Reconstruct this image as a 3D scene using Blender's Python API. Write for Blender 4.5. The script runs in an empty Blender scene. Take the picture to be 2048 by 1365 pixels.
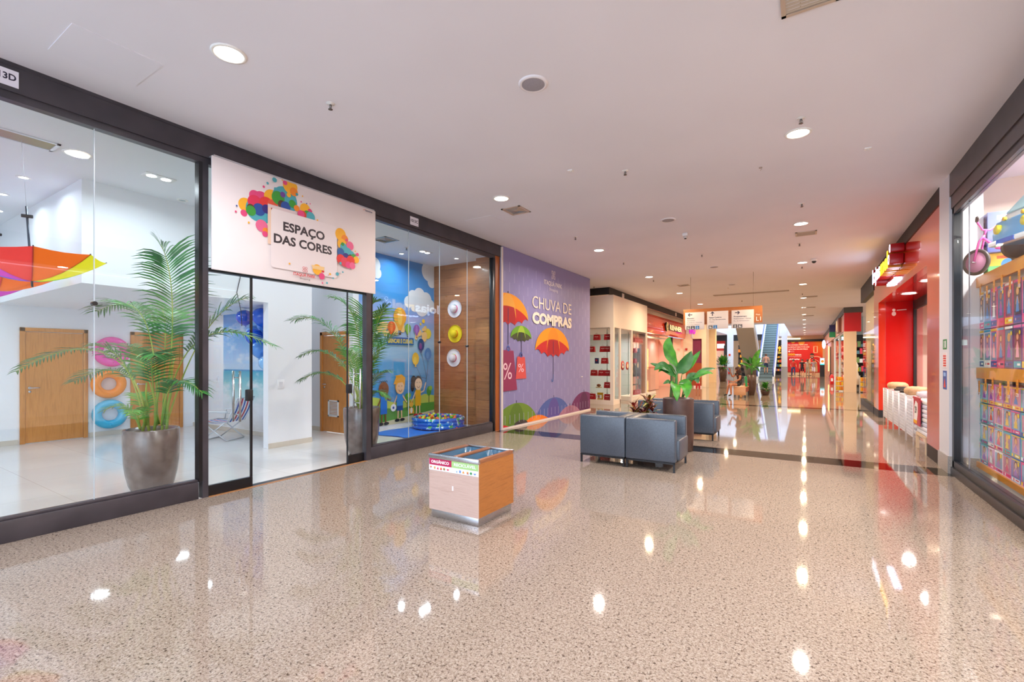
import bpy, bmesh, math, random
from math import sin, cos, pi, radians
from mathutils import Vector, Matrix
SC = bpy.context.scene
COL = SC.collection
RND = random.Random(7)

# ---------------------------------------------------------------- camera
cam_d = bpy.data.cameras.new('camera')
cam = bpy.data.objects.new('camera', cam_d); COL.objects.link(cam)
cam.location = (0, 0, 1.55)
cam.rotation_euler = (radians(90), 0, radians(32.093))
cam_d.sensor_width = 36.0
cam_d.lens = 936.0 / 2048 * 36
cam_d.shift_y = 38.0 / 2048
cam_d.clip_end = 300
SC.camera = cam
# ---------------------------------------------------------------- world (daylight at the open ends of the mall)
W = bpy.data.worlds.new('world'); SC.world = W
W.use_nodes = True
W.node_tree.nodes['Background'].inputs[0].default_value = (0.66, 0.80, 1.0, 1)
W.node_tree.nodes['Background'].inputs[1].default_value = 4.2
# ---------------------------------------------------------------- exposure
SC.view_settings.view_transform = 'Standard'
SC.view_settings.look = 'None'
SC.view_settings.exposure = 0.09
SC.view_settings.gamma = 1.0
SC.view_settings.use_curve_mapping = False
try:
    SC.cycles.max_bounces = 10
    SC.cycles.diffuse_bounces = 6
    SC.cycles.glossy_bounces = 5
    SC.cycles.transmission_bounces = 8
    SC.cycles.transparent_max_bounces = 24
    SC.cycles.sample_clamp_indirect = 6.0
    SC.cycles.caustics_reflective = False
    SC.cycles.caustics_refractive = False
    SC.cycles.blur_glossy = 0.3
except Exception:
    pass
WARM = (1.0, 0.77, 0.48)
NEUT = (1.0, 0.96, 0.98)
MIDW = (1.0, 0.88, 0.80)
COOL = (0.80, 0.91, 1.0)
P_MALL = 64.0      # watts of one mall downlight
P_ROOM = 12.0      # watts of one lamp of the white shop
def lamp(x, y, z, power, color, size=0.2, spread=165, shape='DISK', sy=None, rot=None):
    d = bpy.data.lights.new('lamp_light', 'AREA'); d.shape = shape
    d.size = size
    if sy: d.size_y = sy
    d.energy = power; d.color = color; d.spread = radians(spread)
    o = bpy.data.objects.new('lamp_light', d); COL.objects.link(o)
    o.location = (x, y, z)
    if rot: o.rotation_euler = rot
    return o

# ---------------------------------------------------------------- materials
def lin(c):
    if isinstance(c, str):
        c = [int(c[i:i+2], 16) / 255 for i in (0, 2, 4)]
    return tuple(x / 12.92 if x <= .04045 else ((x + .055) / 1.055) ** 2.4 for x in c) + (1,)
_M = {}
def mat(hexc, rough=0.5, metal=0.0, spec=0.5, emit=0.0, coat=0.0):
    k = (hexc, rough, metal, spec, emit, coat)
    if k in _M: return _M[k]
    m = bpy.data.materials.new('m_' + hexc); m.use_nodes = True
    b = m.node_tree.nodes['Principled BSDF']
    b.inputs['Base Color'].default_value = lin(hexc)
    b.inputs['Roughness'].default_value = rough
    b.inputs['Metallic'].default_value = metal
    b.inputs['Specular IOR Level'].default_value = spec
    b.inputs['Coat Weight'].default_value = coat
    if emit:
        b.inputs['Emission Color'].default_value = lin(hexc)
        b.inputs['Emission Strength'].default_value = emit
    _M[k] = m
    return m
def glow(name, rgb, s):
    m = bpy.data.materials.new(name); m.use_nodes = True
    b = m.node_tree.nodes['Principled BSDF']
    b.inputs['Base Color'].default_value = (.8, .8, .8, 1)
    b.inputs['Emission Color'].default_value = (*rgb, 1)
    b.inputs['Emission Strength'].default_value = s
    return m
def nodes(name):
    m = bpy.data.materials.new(name); m.use_nodes = True
    nt = m.node_tree
    return m, nt, nt.nodes['Principled BSDF'], nt.nodes.new, nt.links.new
def glass(name, tint=(.97, .99, .985), gain=1.0):
    m = bpy.data.materials.new(name); m.use_nodes = True
    nt = m.node_tree; N = nt.nodes; L = nt.links.new
    N.clear()
    out = N.new('ShaderNodeOutputMaterial'); mx = N.new('ShaderNodeMixShader')
    t = N.new('ShaderNodeBsdfTransparent'); g = N.new('ShaderNodeBsdfGlossy'); f = N.new('ShaderNodeLayerWeight')
    f.inputs[0].default_value = .5
    p = N.new('ShaderNodeMath'); p.operation = 'POWER'; p.inputs[1].default_value = 5
    mu = N.new('ShaderNodeMath'); mu.operation = 'MULTIPLY_ADD'; mu.use_clamp = True
    t.inputs[0].default_value = (*tint, 1); g.inputs[0].default_value = (1, 1, 1, 1); g.inputs['Roughness'].default_value = 0.0
    mu.inputs[1].default_value = .96 * gain; mu.inputs[2].default_value = .04 * gain
    L(f.outputs['Facing'], p.inputs[0]); L(p.outputs[0], mu.inputs[0]); L(mu.outputs[0], mx.inputs[0]); L(t.outputs[0], mx.inputs[1]); L(g.outputs[0], mx.inputs[2]); L(mx.outputs[0], out.inputs[0])
    return m
GLASS = glass('glass_front', gain=.7)
GLASSR = glass('glass_toy_front', gain=.35)
GLASS2 = glass('glass_shelf', tint=(.90, .97, .95))
def ramp(nt, stops, interp='LINEAR'):
    r = nt.nodes.new('ShaderNodeValToRGB'); cr = r.color_ramp; cr.interpolation = interp
    while len(cr.elements) < len(stops): cr.elements.new(0.5)
    for e, (p, c) in zip(cr.elements, stops):
        e.position = p; e.color = lin(c) if isinstance(c, str) else (*c, 1)
    return r
def granite(name, dark=False):
    m, nt, b, new, L = nodes(name)
    tc = new('ShaderNodeTexCoord'); mp = new('ShaderNodeMapping'); L(tc.outputs['Object'], mp.inputs[0])
    n1 = new('ShaderNodeTexNoise'); n1.inputs['Scale'].default_value = 72; n1.inputs['Detail'].default_value = 5; n1.inputs['Roughness'].default_value = .78
    n2 = new('ShaderNodeTexVoronoi'); n2.inputs['Scale'].default_value = 150
    n3 = new('ShaderNodeTexNoise'); n3.inputs['Scale'].default_value = 1.2
    for n in (n1, n2, n3): L(mp.outputs[0], n.inputs['Vector'])
    if dark:
        r1 = ramp(nt, [(0, '16140f'), (.5, '1f1c19'), (.75, '35302c')])
    else:
        r1 = ramp(nt, [(0, '1c1613'), (.31, '3a2f2a'), (.37, '85756a'), (.44, 'b0a092'), (.51, 'c4b5a8'), (.64, 'cfc2b7'), (.8, 'd8cdc4')])
    L(n1.outputs[0], r1.inputs[0])
    mx = new('ShaderNodeMixRGB'); mx.blend_type = 'OVERLAY'; mx.inputs[0].default_value = .28 if not dark else .2
    bw = new('ShaderNodeRGBToBW'); L(n2.outputs['Color'], bw.inputs[0]); L(r1.outputs[0], mx.inputs[1]); L(bw.outputs[0], mx.inputs[2])
    hs = new('ShaderNodeHueSaturation'); hs.inputs['Saturation'].default_value = 1.22; hs.inputs['Value'].default_value = .63; L(mx.outputs[0], hs.inputs['Color'])
    n4 = new('ShaderNodeTexNoise'); n4.inputs['Scale'].default_value = 48; n4.inputs['Detail'].default_value = 3; n4.inputs['Roughness'].default_value = .7; mp4 = new('ShaderNodeMapping'); mp4.inputs['Location'].default_value = (5, 3, 1); L(tc.outputs['Object'], mp4.inputs[0]); L(mp4.outputs[0], n4.inputs['Vector'])
    r4 = ramp(nt, [(.30, '3a302c'), (.375, '8f8078'), (.43, 'ffffff')]); L(n4.outputs[0], r4.inputs[0])
    m4 = new('ShaderNodeMixRGB'); m4.blend_type = 'MULTIPLY'; m4.inputs[0].default_value = .85 if not dark else .2; L(hs.outputs[0], m4.inputs[1]); L(r4.outputs[0], m4.inputs[2]); hs = m4
    # slab joints
    sx = new('ShaderNodeSeparateXYZ'); L(tc.outputs['Object'], sx.inputs[0])
    def joint(sock, off):
        a = new('ShaderNodeMath'); a.operation = 'SUBTRACT'; L(sock, a.inputs[0]); a.inputs[1].default_value = off
        p = new('ShaderNodeMath'); p.operation = 'PINGPONG'; L(a.outputs[0], p.inputs[0]); p.inputs[1].default_value = .5464 / 2
        c = new('ShaderNodeMath'); c.operation = 'LESS_THAN'; L(p.outputs[0], c.inputs[0]); c.inputs[1].default_value = .0016
        return c
    j1 = joint(sx.outputs[0], .22); j2 = joint(sx.outputs[1], 8.37)
    mxj = new('ShaderNodeMath'); mxj.operation = 'MAXIMUM'; L(j1.outputs[0], mxj.inputs[0]); L(j2.outputs[0], mxj.inputs[1])
    sc_ = new('ShaderNodeMath'); sc_.operation = 'MULTIPLY'; L(mxj.outputs[0], sc_.inputs[0]); sc_.inputs[1].default_value = .32
    fin = new('ShaderNodeMixRGB'); L(sc_.outputs[0], fin.inputs[0]); L(hs.outputs[0], fin.inputs[1]); fin.inputs[2].default_value = lin('5a4638')
    L(fin.outputs[0], b.inputs['Base Color'])
    b.inputs['Roughness'].default_value = .045
    b.inputs['Specular IOR Level'].default_value = .62 if not dark else .8
    return m
def wood(name, a, c, scale=1.0, axis='X', rough=.4, plank=None, coat=0):
    m, nt, b, new, L = nodes(name)
    tc = new('ShaderNodeTexCoord'); mp = new('ShaderNodeMapping'); L(tc.outputs['Object'], mp.inputs[0])
    s = {'X': (1.2, 14, 14), 'Y': (14, 1.2, 14), 'Z': (14, 14, 1.2), 'H': (1.3, 1.3, 16)}[axis]
    mp.inputs['Scale'].default_value = [v * scale for v in s]
    n = new('ShaderNodeTexNoise'); n.inputs['Scale'].default_value = 1.6; n.inputs['Detail'].default_value = 6; n.inputs['Roughness'].default_value = .65; n.inputs['Distortion'].default_value = .6
    L(mp.outputs[0], n.inputs['Vector'])
    r = ramp(nt, [(.28, a), (.5, c), (.72, a)])
    L(n.outputs[0], r.inputs[0])
    col = r.outputs[0]
    if plank:
        br = new('ShaderNodeTexBrick'); br.inputs['Scale'].default_value = 1; br.inputs['Mortar Size'].default_value = .003
        br.inputs['Brick Width'].default_value = plank[0]; br.inputs['Row Height'].default_value = plank[1]
        br.inputs['Color1'].default_value = (.75, .75, .75, 1); br.inputs['Color2'].default_value = (1.12, 1.1, 1.06, 1); br.inputs['Mortar'].default_value = (.45, .42, .4, 1)
        mp2 = new('ShaderNodeMapping'); L(tc.outputs['Object'], mp2.inputs[0]); mp2.inputs['Rotation'].default_value = plank[2]
        L(mp2.outputs[0], br.inputs['Vector'])
        mx = new('ShaderNodeMixRGB'); mx.blend_type = 'MULTIPLY'; mx.inputs[0].default_value = .8; L(col, mx.inputs[1]); L(br.outputs[0], mx.inputs[2]); col = mx.outputs[0]
    L(col, b.inputs['Base Color']); b.inputs['Roughness'].default_value = rough; b.inputs['Coat Weight'].default_value = coat; b.inputs['Coat Roughness'].default_value = .1
    return m
def speck(name, a, c, scale=6, rough=.6, detail=2, spec=.5, bump=0):
    m, nt, b, new, L = nodes(name)
    tc = new('ShaderNodeTexCoord'); n = new('ShaderNodeTexNoise'); n.inputs['Scale'].default_value = scale; n.inputs['Detail'].default_value = detail
    L(tc.outputs['Object'], n.inputs['Vector'])
    r = ramp(nt, [(.35, a), (.65, c)]); L(n.outputs[0], r.inputs[0]); L(r.outputs[0], b.inputs['Base Color'])
    b.inputs['Roughness'].default_value = rough; b.inputs['Specular IOR Level'].default_value = spec
    if bump:
        bu = new('ShaderNodeBump'); bu.inputs['Strength'].default_value = bump; bu.inputs['Distance'].default_value = .01; L(n.outputs[0], bu.inputs['Height']); L(bu.outputs[0], b.inputs['Normal'])
    return m
M_FLOOR = granite('granite_pink'); M_BAND = granite('granite_black', True)
M_GRAN = speck('granite_grey', '9d9790', 'b9b2aa', 90, .2)
M_CEIL = speck('ceiling_paint', 'e6e4ec', 'eae8f0', .7, .9)
M_WALLW = mat('eceef2', .6); M_CREAM = mat('e8d8c4', .55); M_WHITEP = mat('f2f0ee', .35)
M_DARK = speck('dark_steel', '38343a', '454046', 3, .35); M_BLACK = mat('131216', .3); M_BLACKM = mat('1b191c', .55)
M_WOODBIN = wood('wood_bin', '8f5526', 'ab6c34', 1.6, 'H', .35)
M_WOODBINF = wood('wood_bin_front', 'c2a498', 'd0b5aa', 1.6, 'H', .25)
M_WOODDOOR = wood('wood_door', 'b5712e', 'cf8a42', 1.0, 'Z', .35, coat=.3)
M_WOODWALL = wood('wood_wall', '85502f', 'ab7247', .7, 'H', .32, plank=(1.9, .21, (radians(90), 0, 0)), coat=.2)
M_WOODSIGN = wood('wood_sign', '9a5a2a', 'b06c36', 1.0, 'H', .4)
M_WOODRED = wood('wood_red', '7c300f', '984418', 1.0, 'Z', .4)
M_STEEL = mat('c9ccd2', .25, 1.0); M_CHROME = mat('e2e4e8', .12, 1.0); M_ALU = mat('cfd3d8', .35, .8)
M_LEATHER = speck('grey_leather', '3e4652', '47515f', 60, .32, 3, .8, .05)
M_TUBE = mat('17181c', .35)
M_SOIL = speck('soil', '2a1c12', '4a3524', 40, .95)
M_POT = speck('pot_bronze', '65544f', '776660', 8, .24, 3, 1.0)
M_POTB = speck('pot_brown', '4b3530', '564039', 8, .4, 3, .5)
def leafmat(name, a, c, tr=.25, rough=.4, scale=5):
    m = speck(name, a, c, scale, rough)
    b = m.node_tree.nodes['Principled BSDF']
    b.inputs['Transmission Weight'].default_value = 0
    return m
M_PALM = leafmat('palm_green', '1f5c2a', '3f8f38')
M_PALMS = leafmat('palm_stem', '6f9a3a', 'a9b04a')
M_LEAFB = leafmat('broad_leaf', '2e7a1e', '4fa02a', scale=9)
M_LEAFD = leafmat('broad_leaf_dark', '1d5a22', '33782c')
# ---------------------------------------------------------------- mesh helpers
class MB:
    def __init__(s): s.v = []; s.f = []; s.mi = []; s.mats = []; s.cm = 0; s.sm = []; s.smooth = False
    def use(s, m, smooth=None):
        if m not in s.mats: s.mats.append(m)
        s.cm = s.mats.index(m)
        if smooth is not None: s.smooth = smooth
        return s
    def add(s, vs, fs):
        o = len(s.v); s.v += [tuple(v) for v in vs]
        for f in fs: s.f.append([i + o for i in f]); s.mi.append(s.cm); s.sm.append(s.smooth)
        return s
    def box(s, x0, x1, y0, y1, z0, z1):
        if x0 > x1: x0, x1 = x1, x0
        if y0 > y1: y0, y1 = y1, y0
        if z0 > z1: z0, z1 = z1, z0
        return s.add([(x0,y0,z0),(x1,y0,z0),(x1,y1,z0),(x0,y1,z0),(x0,y0,z1),(x1,y0,z1),(x1,y1,z1),(x0,y1,z1)],
            [(0,3,2,1),(4,5,6,7),(0,1,5,4),(1,2,6,5),(2,3,7,6),(3,0,4,7)])
    def quad(s, a, b, c, d): return s.add([a, b, c, d], [(0,1,2,3)])
    def frame(s, p, d):
        d = Vector(d).normalized(); a = Vector((0,0,1)) if abs(d.z) < .95 else Vector((1,0,0))
        u = d.cross(a).normalized(); w = d.cross(u).normalized(); return u, w
    def tube(s, pts, rad, n=8, caps=True, flat=1.0):
        pts = [Vector(p) for p in pts]
        if not isinstance(rad, (list, tuple)): rad = [rad] * len(pts)
        vs = []; fs = []; u = None
        for i, p in enumerate(pts):
            d = (pts[min(i+1, len(pts)-1)] - pts[max(i-1, 0)])
            if d.length < 1e-9: d = Vector((0,0,1))
            d.normalize()
            if u is None: u, w = s.frame(p, d)
            else:
                u = (u - d * u.dot(d))
                if u.length < 1e-6: u, _ = s.frame(p, d)
                u.normalize()
            w = d.cross(u)
            for k in range(n):
                a = 2*pi*k/n; vs.append(p + (u*cos(a) + w*sin(a)*flat) * rad[i])
        for i in range(len(pts)-1):
            for k in range(n):
                k2 = (k+1) % n; fs.append((i*n+k, i*n+k2, (i+1)*n+k2, (i+1)*n+k))
        if caps:
            fs.append(tuple(range(n-1, -1, -1))); fs.append(tuple((len(pts)-1)*n + k for k in range(n)))
        return s.add(vs, fs)
    def lathe(s, c, prof, n=24, caps=True):
        vs = []; fs = []
        for r, z in prof:
            for k in range(n):
                a = 2*pi*k/n; vs.append((c[0] + r*cos(a), c[1] + r*sin(a), c[2] + z))
        for i in range(len(prof)-1):
            for k in range(n):
                k2 = (k+1) % n; fs.append((i*n+k, i*n+k2, (i+1)*n+k2, (i+1)*n+k))
        if caps:
            fs.append(tuple(range(n-1, -1, -1))); fs.append(tuple((len(prof)-1)*n + k for k in range(n)))
        return s.add(vs, fs)
    def ball(s, c, r, nu=12, nv=8, sc=(1,1,1)):
        vs = [(c[0], c[1], c[2] - r*sc[2])]; fs = []
        for j in range(1, nv):
            t = pi*j/nv
            for k in range(nu):
                a = 2*pi*k/nu; vs.append((c[0]+r*sc[0]*sin(t)*cos(a), c[1]+r*sc[1]*sin(t)*sin(a), c[2]-r*sc[2]*cos(t)))
        vs.append((c[0], c[1], c[2] + r*sc[2])); T = len(vs)-1
        for k in range(nu): fs.append((0, 1+(k+1) % nu, 1+k))
        for j in range(nv-2):
            for k in range(nu):
                a = 1+j*nu+k; b = 1+j*nu+(k+1) % nu; fs.append((a, b, b+nu, a+nu))
        for k in range(nu): fs.append((1+(nv-2)*nu+k, 1+(nv-2)*nu+(k+1) % nu, T))
        return s.add(vs, fs)
    def torus(s, c, R, r, axis='X', n=28, m=10, sc=1.0):
        pts = []
        for i in range(n):
            a = 2*pi*i/n
            for k in range(m):
                b = 2*pi*k/m; q = (R + r*cos(b)); h = r*sin(b)*sc
                if axis == 'X': pts.append((c[0]+h, c[1]+q*cos(a), c[2]+q*sin(a)))
                elif axis == 'Y': pts.append((c[0]+q*cos(a), c[1]+h, c[2]+q*sin(a)))
                else: pts.append((c[0]+q*cos(a), c[1]+q*sin(a), c[2]+h))
        return s.add(pts, [(i*m+k, i*m+(k+1) % m, ((i+1) % n)*m+(k+1) % m, ((i+1) % n)*m+k) for i in range(n) for k in range(m)])
    def prism(s, pts, O, U, V, Nn, d):
        O, U, V, Nn = map(Vector, (O, U, V, Nn)); n = len(pts)
        vs = [O + U*x + V*y for x, y in pts] + [O + U*x + V*y + Nn*d for x, y in pts]
        fs = [tuple(range(n))[::-1], tuple(range(n, 2*n))] + [(i, (i+1) % n, n+(i+1) % n, n+i) for i in range(n)]
        return s.add(vs, fs)
    def build(s, name, m=None, parent=None, w=False, bevel=0, seg=2, origin=None, smooth=None, weld=False):
        me = bpy.data.meshes.new(name)
        off = Vector((0, 0, 0))
        if parent is not None and w: off = parent.location
        if origin is not None: off = Vector(origin)
        me.from_pydata([(a[0]-off[0], a[1]-off[1], a[2]-off[2]) for a in s.v], [], s.f)
        if m is not None: me.materials.append(m)
        else:
            for q in s.mats: me.materials.append(q)
            me.polygons.foreach_set('material_index', s.mi)
        me.polygons.foreach_set('use_smooth', [True]*len(s.f) if smooth else (s.sm if smooth is None else [False]*len(s.f)))
        if bevel or weld:
            b = bmesh.new(); b.from_mesh(me)
            bmesh.ops.remove_doubles(b, verts=b.verts, dist=1e-5)
            if bevel:
                es = [e for e in b.edges if len(e.link_faces) == 2 and e.calc_face_angle(0) > .5]
                bmesh.ops.bevel(b, geom=es, offset=bevel, segments=seg, affect='EDGES', profile=.5, clamp_overlap=True)
                for f in b.faces: f.smooth = True
            b.to_mesh(me); b.free()
            if bevel:
                try: me.set_sharp_from_angle(angle=radians(40))
                except Exception: pass
        me.update()
        o = bpy.data.objects.new(name, me); COL.objects.link(o)
        if parent is not None: o.parent = parent
        if origin is not None and parent is None: o.location = off
        return o
def tag(o, label, cat, group=None, kind=None):
    if label: o['label'] = label
    if cat: o['category'] = cat
    if group: o['group'] = group
    if kind: o['kind'] = kind
    return o
def thing(name, label, cat, loc=(0, 0, 0), rz=0, group=None):
    o = bpy.data.objects.new(name, None); COL.objects.link(o)
    o.empty_display_size = .1; o.location = loc; o.rotation_euler = (0, 0, rz)
    return tag(o, label, cat, group)
def struct_t(name, loc=(0, 0, 0)):
    o = bpy.data.objects.new(name, None); COL.objects.link(o); o.location = loc; o['kind'] = 'structure'; return o
def struct(name, mb, m=None, **k):
    o = mb.build(name, m, **k); o['kind'] = 'structure'; return o
def kids(o): return [c for c in bpy.data.objects if c.parent is o]
def copy_tree(o, loc=None, rz=None, label=None, group=None, scale=None, ch=None):
    r = o.copy(); COL.objects.link(r)
    for c in (ch if ch is not None else kids(o)):
        d = c.copy(); COL.objects.link(d); d.parent = r
        for g in kids(c):
            e = g.copy(); COL.objects.link(e); e.parent = d
    if loc is not None: r.location = loc
    if rz is not None: r.rotation_euler = (0, 0, rz)
    if scale is not None: r.scale = (scale,)*3 if not isinstance(scale, tuple) else scale
    if label: r['label'] = label
    if group: r['group'] = group
    return r
_T = {}
def text_geo(s, bold=0.0, shear=0):
    k = (s, bold, shear)
    if k in _T: return _T[k]
    c = bpy.data.curves.new('t', 'FONT'); c.body = s; c.size = 1; c.offset = bold; c.shear = shear; c.resolution_u = 3
    o = bpy.data.objects.new('t', c); COL.objects.link(o)
    dg = bpy.context.evaluated_depsgraph_get(); dg.update()
    me = bpy.data.meshes.new_from_object(o.evaluated_get(dg))
    vs = [(v.co.x, v.co.y) for v in me.vertices]; fs = [tuple(p.vertices) for p in me.polygons]
    bpy.data.objects.remove(o); bpy.data.curves.remove(c); bpy.data.meshes.remove(me)
    _T[k] = (vs, fs); return _T[k]
LAY = 0.0003
class Art(MB):
    """flat printed art on a plane: origin O, right axis U, up axis V"""
    def __init__(s, O, U, V):
        super().__init__(); s.O = Vector(O); s.U = Vector(U); s.V = Vector(V); s.N = s.U.cross(s.V).normalized(); s.k = 1; s.clip = None
    def P(s, x, y): 
        if s.clip:
            x0, x1, y0, y1 = s.clip; x = min(max(x, x0), x1); y = min(max(y, y0), y1)
        return s.O + s.U*x + s.V*y + s.N*(LAY*s.k)
    def poly(s, pts, c, rough=.6, emit=0):
        s.use(c if not isinstance(c, str) else mat(c, rough, emit=emit))
        s.add([s.P(x, y) for x, y in pts], [tuple(range(len(pts)))]); s.k += 1; return s
    def rect(s, x0, x1, y0, y1, c, **k): return s.poly([(x0,y0),(x1,y0),(x1,y1),(x0,y1)], c, **k)
    def disc(s, x, y, r, c, ry=None, n=20, a0=0, a1=2*pi, **k):
        full = abs(a1-a0-2*pi) < 1e-6
        m = n if full else n+1
        return s.poly([(x + r*cos(a0+(a1-a0)*i/n), y + (ry or r)*sin(a0+(a1-a0)*i/n)) for i in range(m)], c, **k)
    def line(s, pts, w, c, **k):
        L = []; R = []
        for i, p in enumerate(pts):
            a = pts[max(i-1,0)]; b = pts[min(i+1,len(pts)-1)]; dx, dy = b[0]-a[0], b[1]-a[1]; l = math.hypot(dx, dy) or 1
            L.append((p[0]-dy/l*w/2, p[1]+dx/l*w/2)); R.append((p[0]+dy/l*w/2, p[1]-dx/l*w/2))
        s.use(c if not isinstance(c, str) else mat(c, .6))
        n = len(pts); s.add([s.P(*q) for q in L+R], [(i, n+i, n+i+1, i+1) for i in range(n-1)]); s.k += 1; return s
    def ring(s, x, y, r, w, c, a0=0, a1=2*pi, n=24): return s.line([(x+r*cos(a0+(a1-a0)*i/n), y+r*sin(a0+(a1-a0)*i/n)) for i in range(n+1)], w, c)
    def text(s, st, x0, y0, w, h, c, bold=0.0, fit=True, shear=0, emit=0, depth=0):
        """w: total width, h: height of a capital"""
        vs, fs = text_geo(st, bold, shear)
        if not vs: return s
        xa = min(v[0] for v in vs); xb = max(v[0] for v in vs); capv, _ = text_geo('H', bold)
        ch = max(v[1] for v in capv) - min(v[1] for v in capv); cb = min(v[1] for v in capv)
        sy = h/ch; sx = w/(xb-xa) if w else sy
        s.use(c if not isinstance(c, str) else mat(c, .5, emit=emit))
        if depth:
            P = [s.P(x0+(x-xa)*sx, y0+(y-cb)*sy) for x, y in vs]; n = len(P)
            cnt = {}
            for f in fs:
                for i in range(len(f)):
                    e = (f[i], f[(i+1) % len(f)]); cnt[e] = 1
            be = [e for e in cnt if (e[1], e[0]) not in cnt]
            s.add(P + [p + s.N*depth for p in P], [tuple(i+n for i in f) for f in fs] + [(a, b, b+n, a+n) for a, b in be])
        else:
            s.add([s.P(x0+(x-xa)*sx, y0+(y-cb)*sy) for x, y in vs], fs)
        s.k += 1; return s
# ================================================================ THE SHELL
CZ = 4.08; XL = -5.72; XR = 1.67; RC = 3.9
b = MB(); b.box(-5.72, 12, -5, 70, -.12, 0); b.box(-16, -5.72, 9.1, 70, -.12, 0)
struct('floor', b, M_FLOOR)
b = MB()
b.box(-5.70, 1.67, 8.37, 8.91, -.02, .0006); b.box(-5.6, 1.7, 17.65, 18.0, -.02, .0006); b.box(-8, 6, 27.9, 28.3, -.02, .0006); b.box(-8, 1.7, 38.2, 38.6, -.02, .0006)
struct('floor', b, M_BAND)
def tiles(name, a, c, size, ox, oy, rough=.12, line='b9b4ac'):
    m, nt, bb, new, L = nodes(name)
    tc = new('ShaderNodeTexCoord'); br = new('ShaderNodeTexBrick'); mp = new('ShaderNodeMapping')
    mp.inputs['Location'].default_value = (ox, oy, 0)
    L(tc.outputs['Object'], mp.inputs[0]); L(mp.outputs[0], br.inputs['Vector'])
    br.offset = 0; br.inputs['Scale'].default_value = 1; br.inputs['Brick Width'].default_value = size; br.inputs['Row Height'].default_value = size; br.inputs['Mortar Size'].default_value = .0025
    br.inputs['Color1'].default_value = lin(a); br.inputs['Color2'].default_value = lin(c); br.inputs['Mortar'].default_value = lin(line)
    L(br.outputs[0], bb.inputs['Base Color']); bb.inputs['Roughness'].default_value = rough; return m
b = MB(); b.box(-16, -5.72, -4, 9.1, -.12, -.001)
struct('floor', b, tiles('shop_tiles', 'dcdbd9', 'd6d5d3', 1.0, .3, .2))
# mall ceiling with the escalator void
b = MB()
b.box(-5.9, 6, -5, 37.6, CZ, 4.4); b.box(-16, -5.9, 9.1, 37.6, CZ, 4.4); b.box(-1.25, 6, 37.6, 62, CZ, 4.4); b.box(-16, -6.6, 37.6, 62, CZ, 4.4); b.box(-6.6, -1.25, 57, 62, CZ, 4.4)
struct('ceiling', b, M_CEIL)
b = MB(); b.box(-6.7, -6.6, 37.6, 57, 4.4, 9); b.box(-1.25, -1.15, 37.6, 57, 4.4, 9); b.box(-6.6, -1.25, 57, 57.1, 4.4, 9)
struct('wall_void', b, M_WALLW)
# access hatches drawn as thin raised panels in the ceiling
for x0, x1, y0, y1 in ((-5.22, -4.66, 1.22, 1.81), (-5.24, -4.66, 6.73, 7.25)):
    b = MB(); b.box(x0, x1, y0, y1, CZ-.004, CZ+.01); h = b.build('ceiling_hatch', M_CEIL, origin=((x0+x1)/2, (y0+y1)/2, CZ))
    tag(h, 'flush square ceiling hatch ' + ('near the corner above the shop number 13D' if y0 < 3 else 'beside the square vent above the banner bay'), 'hatch', 'ceiling hatches')
# ---- white shop behind the left glass
wm = M_WALLW
struct('wall_back', MB().box(-12.4, -12.2, -4, 5.35, 0, RC), wm)
struct('wall_near', MB().box(-12.4, -5.9, -4.2, -4, 0, RC), wm)
struct('ceiling', MB().box(-12.4, -5.86, -4, 9.05, RC, 4.07), mat('e6eaee', .7))
struct('wall_bulkhead', MB().box(-12.2, -7.93, 2.17, 2.32, 2.55, RC).box(-8.08, -7.93, 2.32, 4.65, 2.55, RC).box(-12.2, -8.08, 2.32, 5.35, 2.55, 2.62), wm)
struct('wall_partition', MB().box(-8.08, -7.93, 4.65, 5.5, 0, RC).box(-12.2, -8.08, 5.35, 5.5, 0, RC), wm)
struct('wall_alcove', MB().box(-12.2, -8.97, 6.45, 6.6, 0, RC).box(-8.05, -7.93, 6.45, 6.6, 0, RC).box(-8.97, -8.05, 6.45, 6.6, 2.13, RC).box(-12.4, -12.2, 5.5, 6.6, 0, RC), wm)
struct('wall_mural', MB().box(-8.05, -7.93, 6.6, 9.05, 0, RC), wm)
struct('wall_timber', MB().box(-7.93, -5.76, 8.95, 9.1, 0, RC).box(-6.45, -5.76, 8.72, 8.95, 0, RC), M_WOODWALL)
M_BASE = mat('cfc6b8', .3)
for n, q in (('back', (-12.2, -12.185, -4, 2.45)), ('back', (-12.2, -12.185, 3.45, 4.1)), ('partition', (-7.93, -7.915, 4.65, 5.5)), ('alcove', (-12.0, -8.97, 6.435, 6.45)), ('beach', (-12.2, -8.08, 5.335, 5.35))):
    struct('baseboard_' + n, MB().box(*q, 0, .09), M_BASE)
# ---- shop front A, left bay: window_1
def bay(name, y0, y1, joints, clips, z0=.19, z1=3.77):
    t = struct_t(name, (XL, y0, 0))
    f = MB(); f.box(XL-.10, XL, y0, y1, 0, z0); f.box(XL-.085, XL-.015, y0, y1, z0, z0+.025)
    f.build('bottom_rail', M_DARK, t, w=True, bevel=.004)
    ys = [y0] + joints + [y1]
    for a, c in zip(ys, ys[1:]):
        MB().box(XL-.055, XL-.045, a+.003, c-.003, z0, z1).build('glass_pane', GLASS, t, w=True)
    for j in joints:
        MB().box(XL-.056, XL-.044, j-.0035, j+.0035, z0, z1).build('silicone_joint', mat('b9c4cc', .3), t, w=True)
    for j, z in clips:
        MB().tube([(XL-.075, j, z), (XL-.025, j, z)], .022, 12).build('glass_clip', M_BLACK, t, w=True)
    return t
w1 = bay('window_1', -4, 2.56, [-2.2, -.28, 1.67], [(1.67, 2.09)])
MB().box(XL-.09, XL, 2.56, 2.60, .19, 3.77).build('side_jamb', M_BLACK, w1, w=True)
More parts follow.
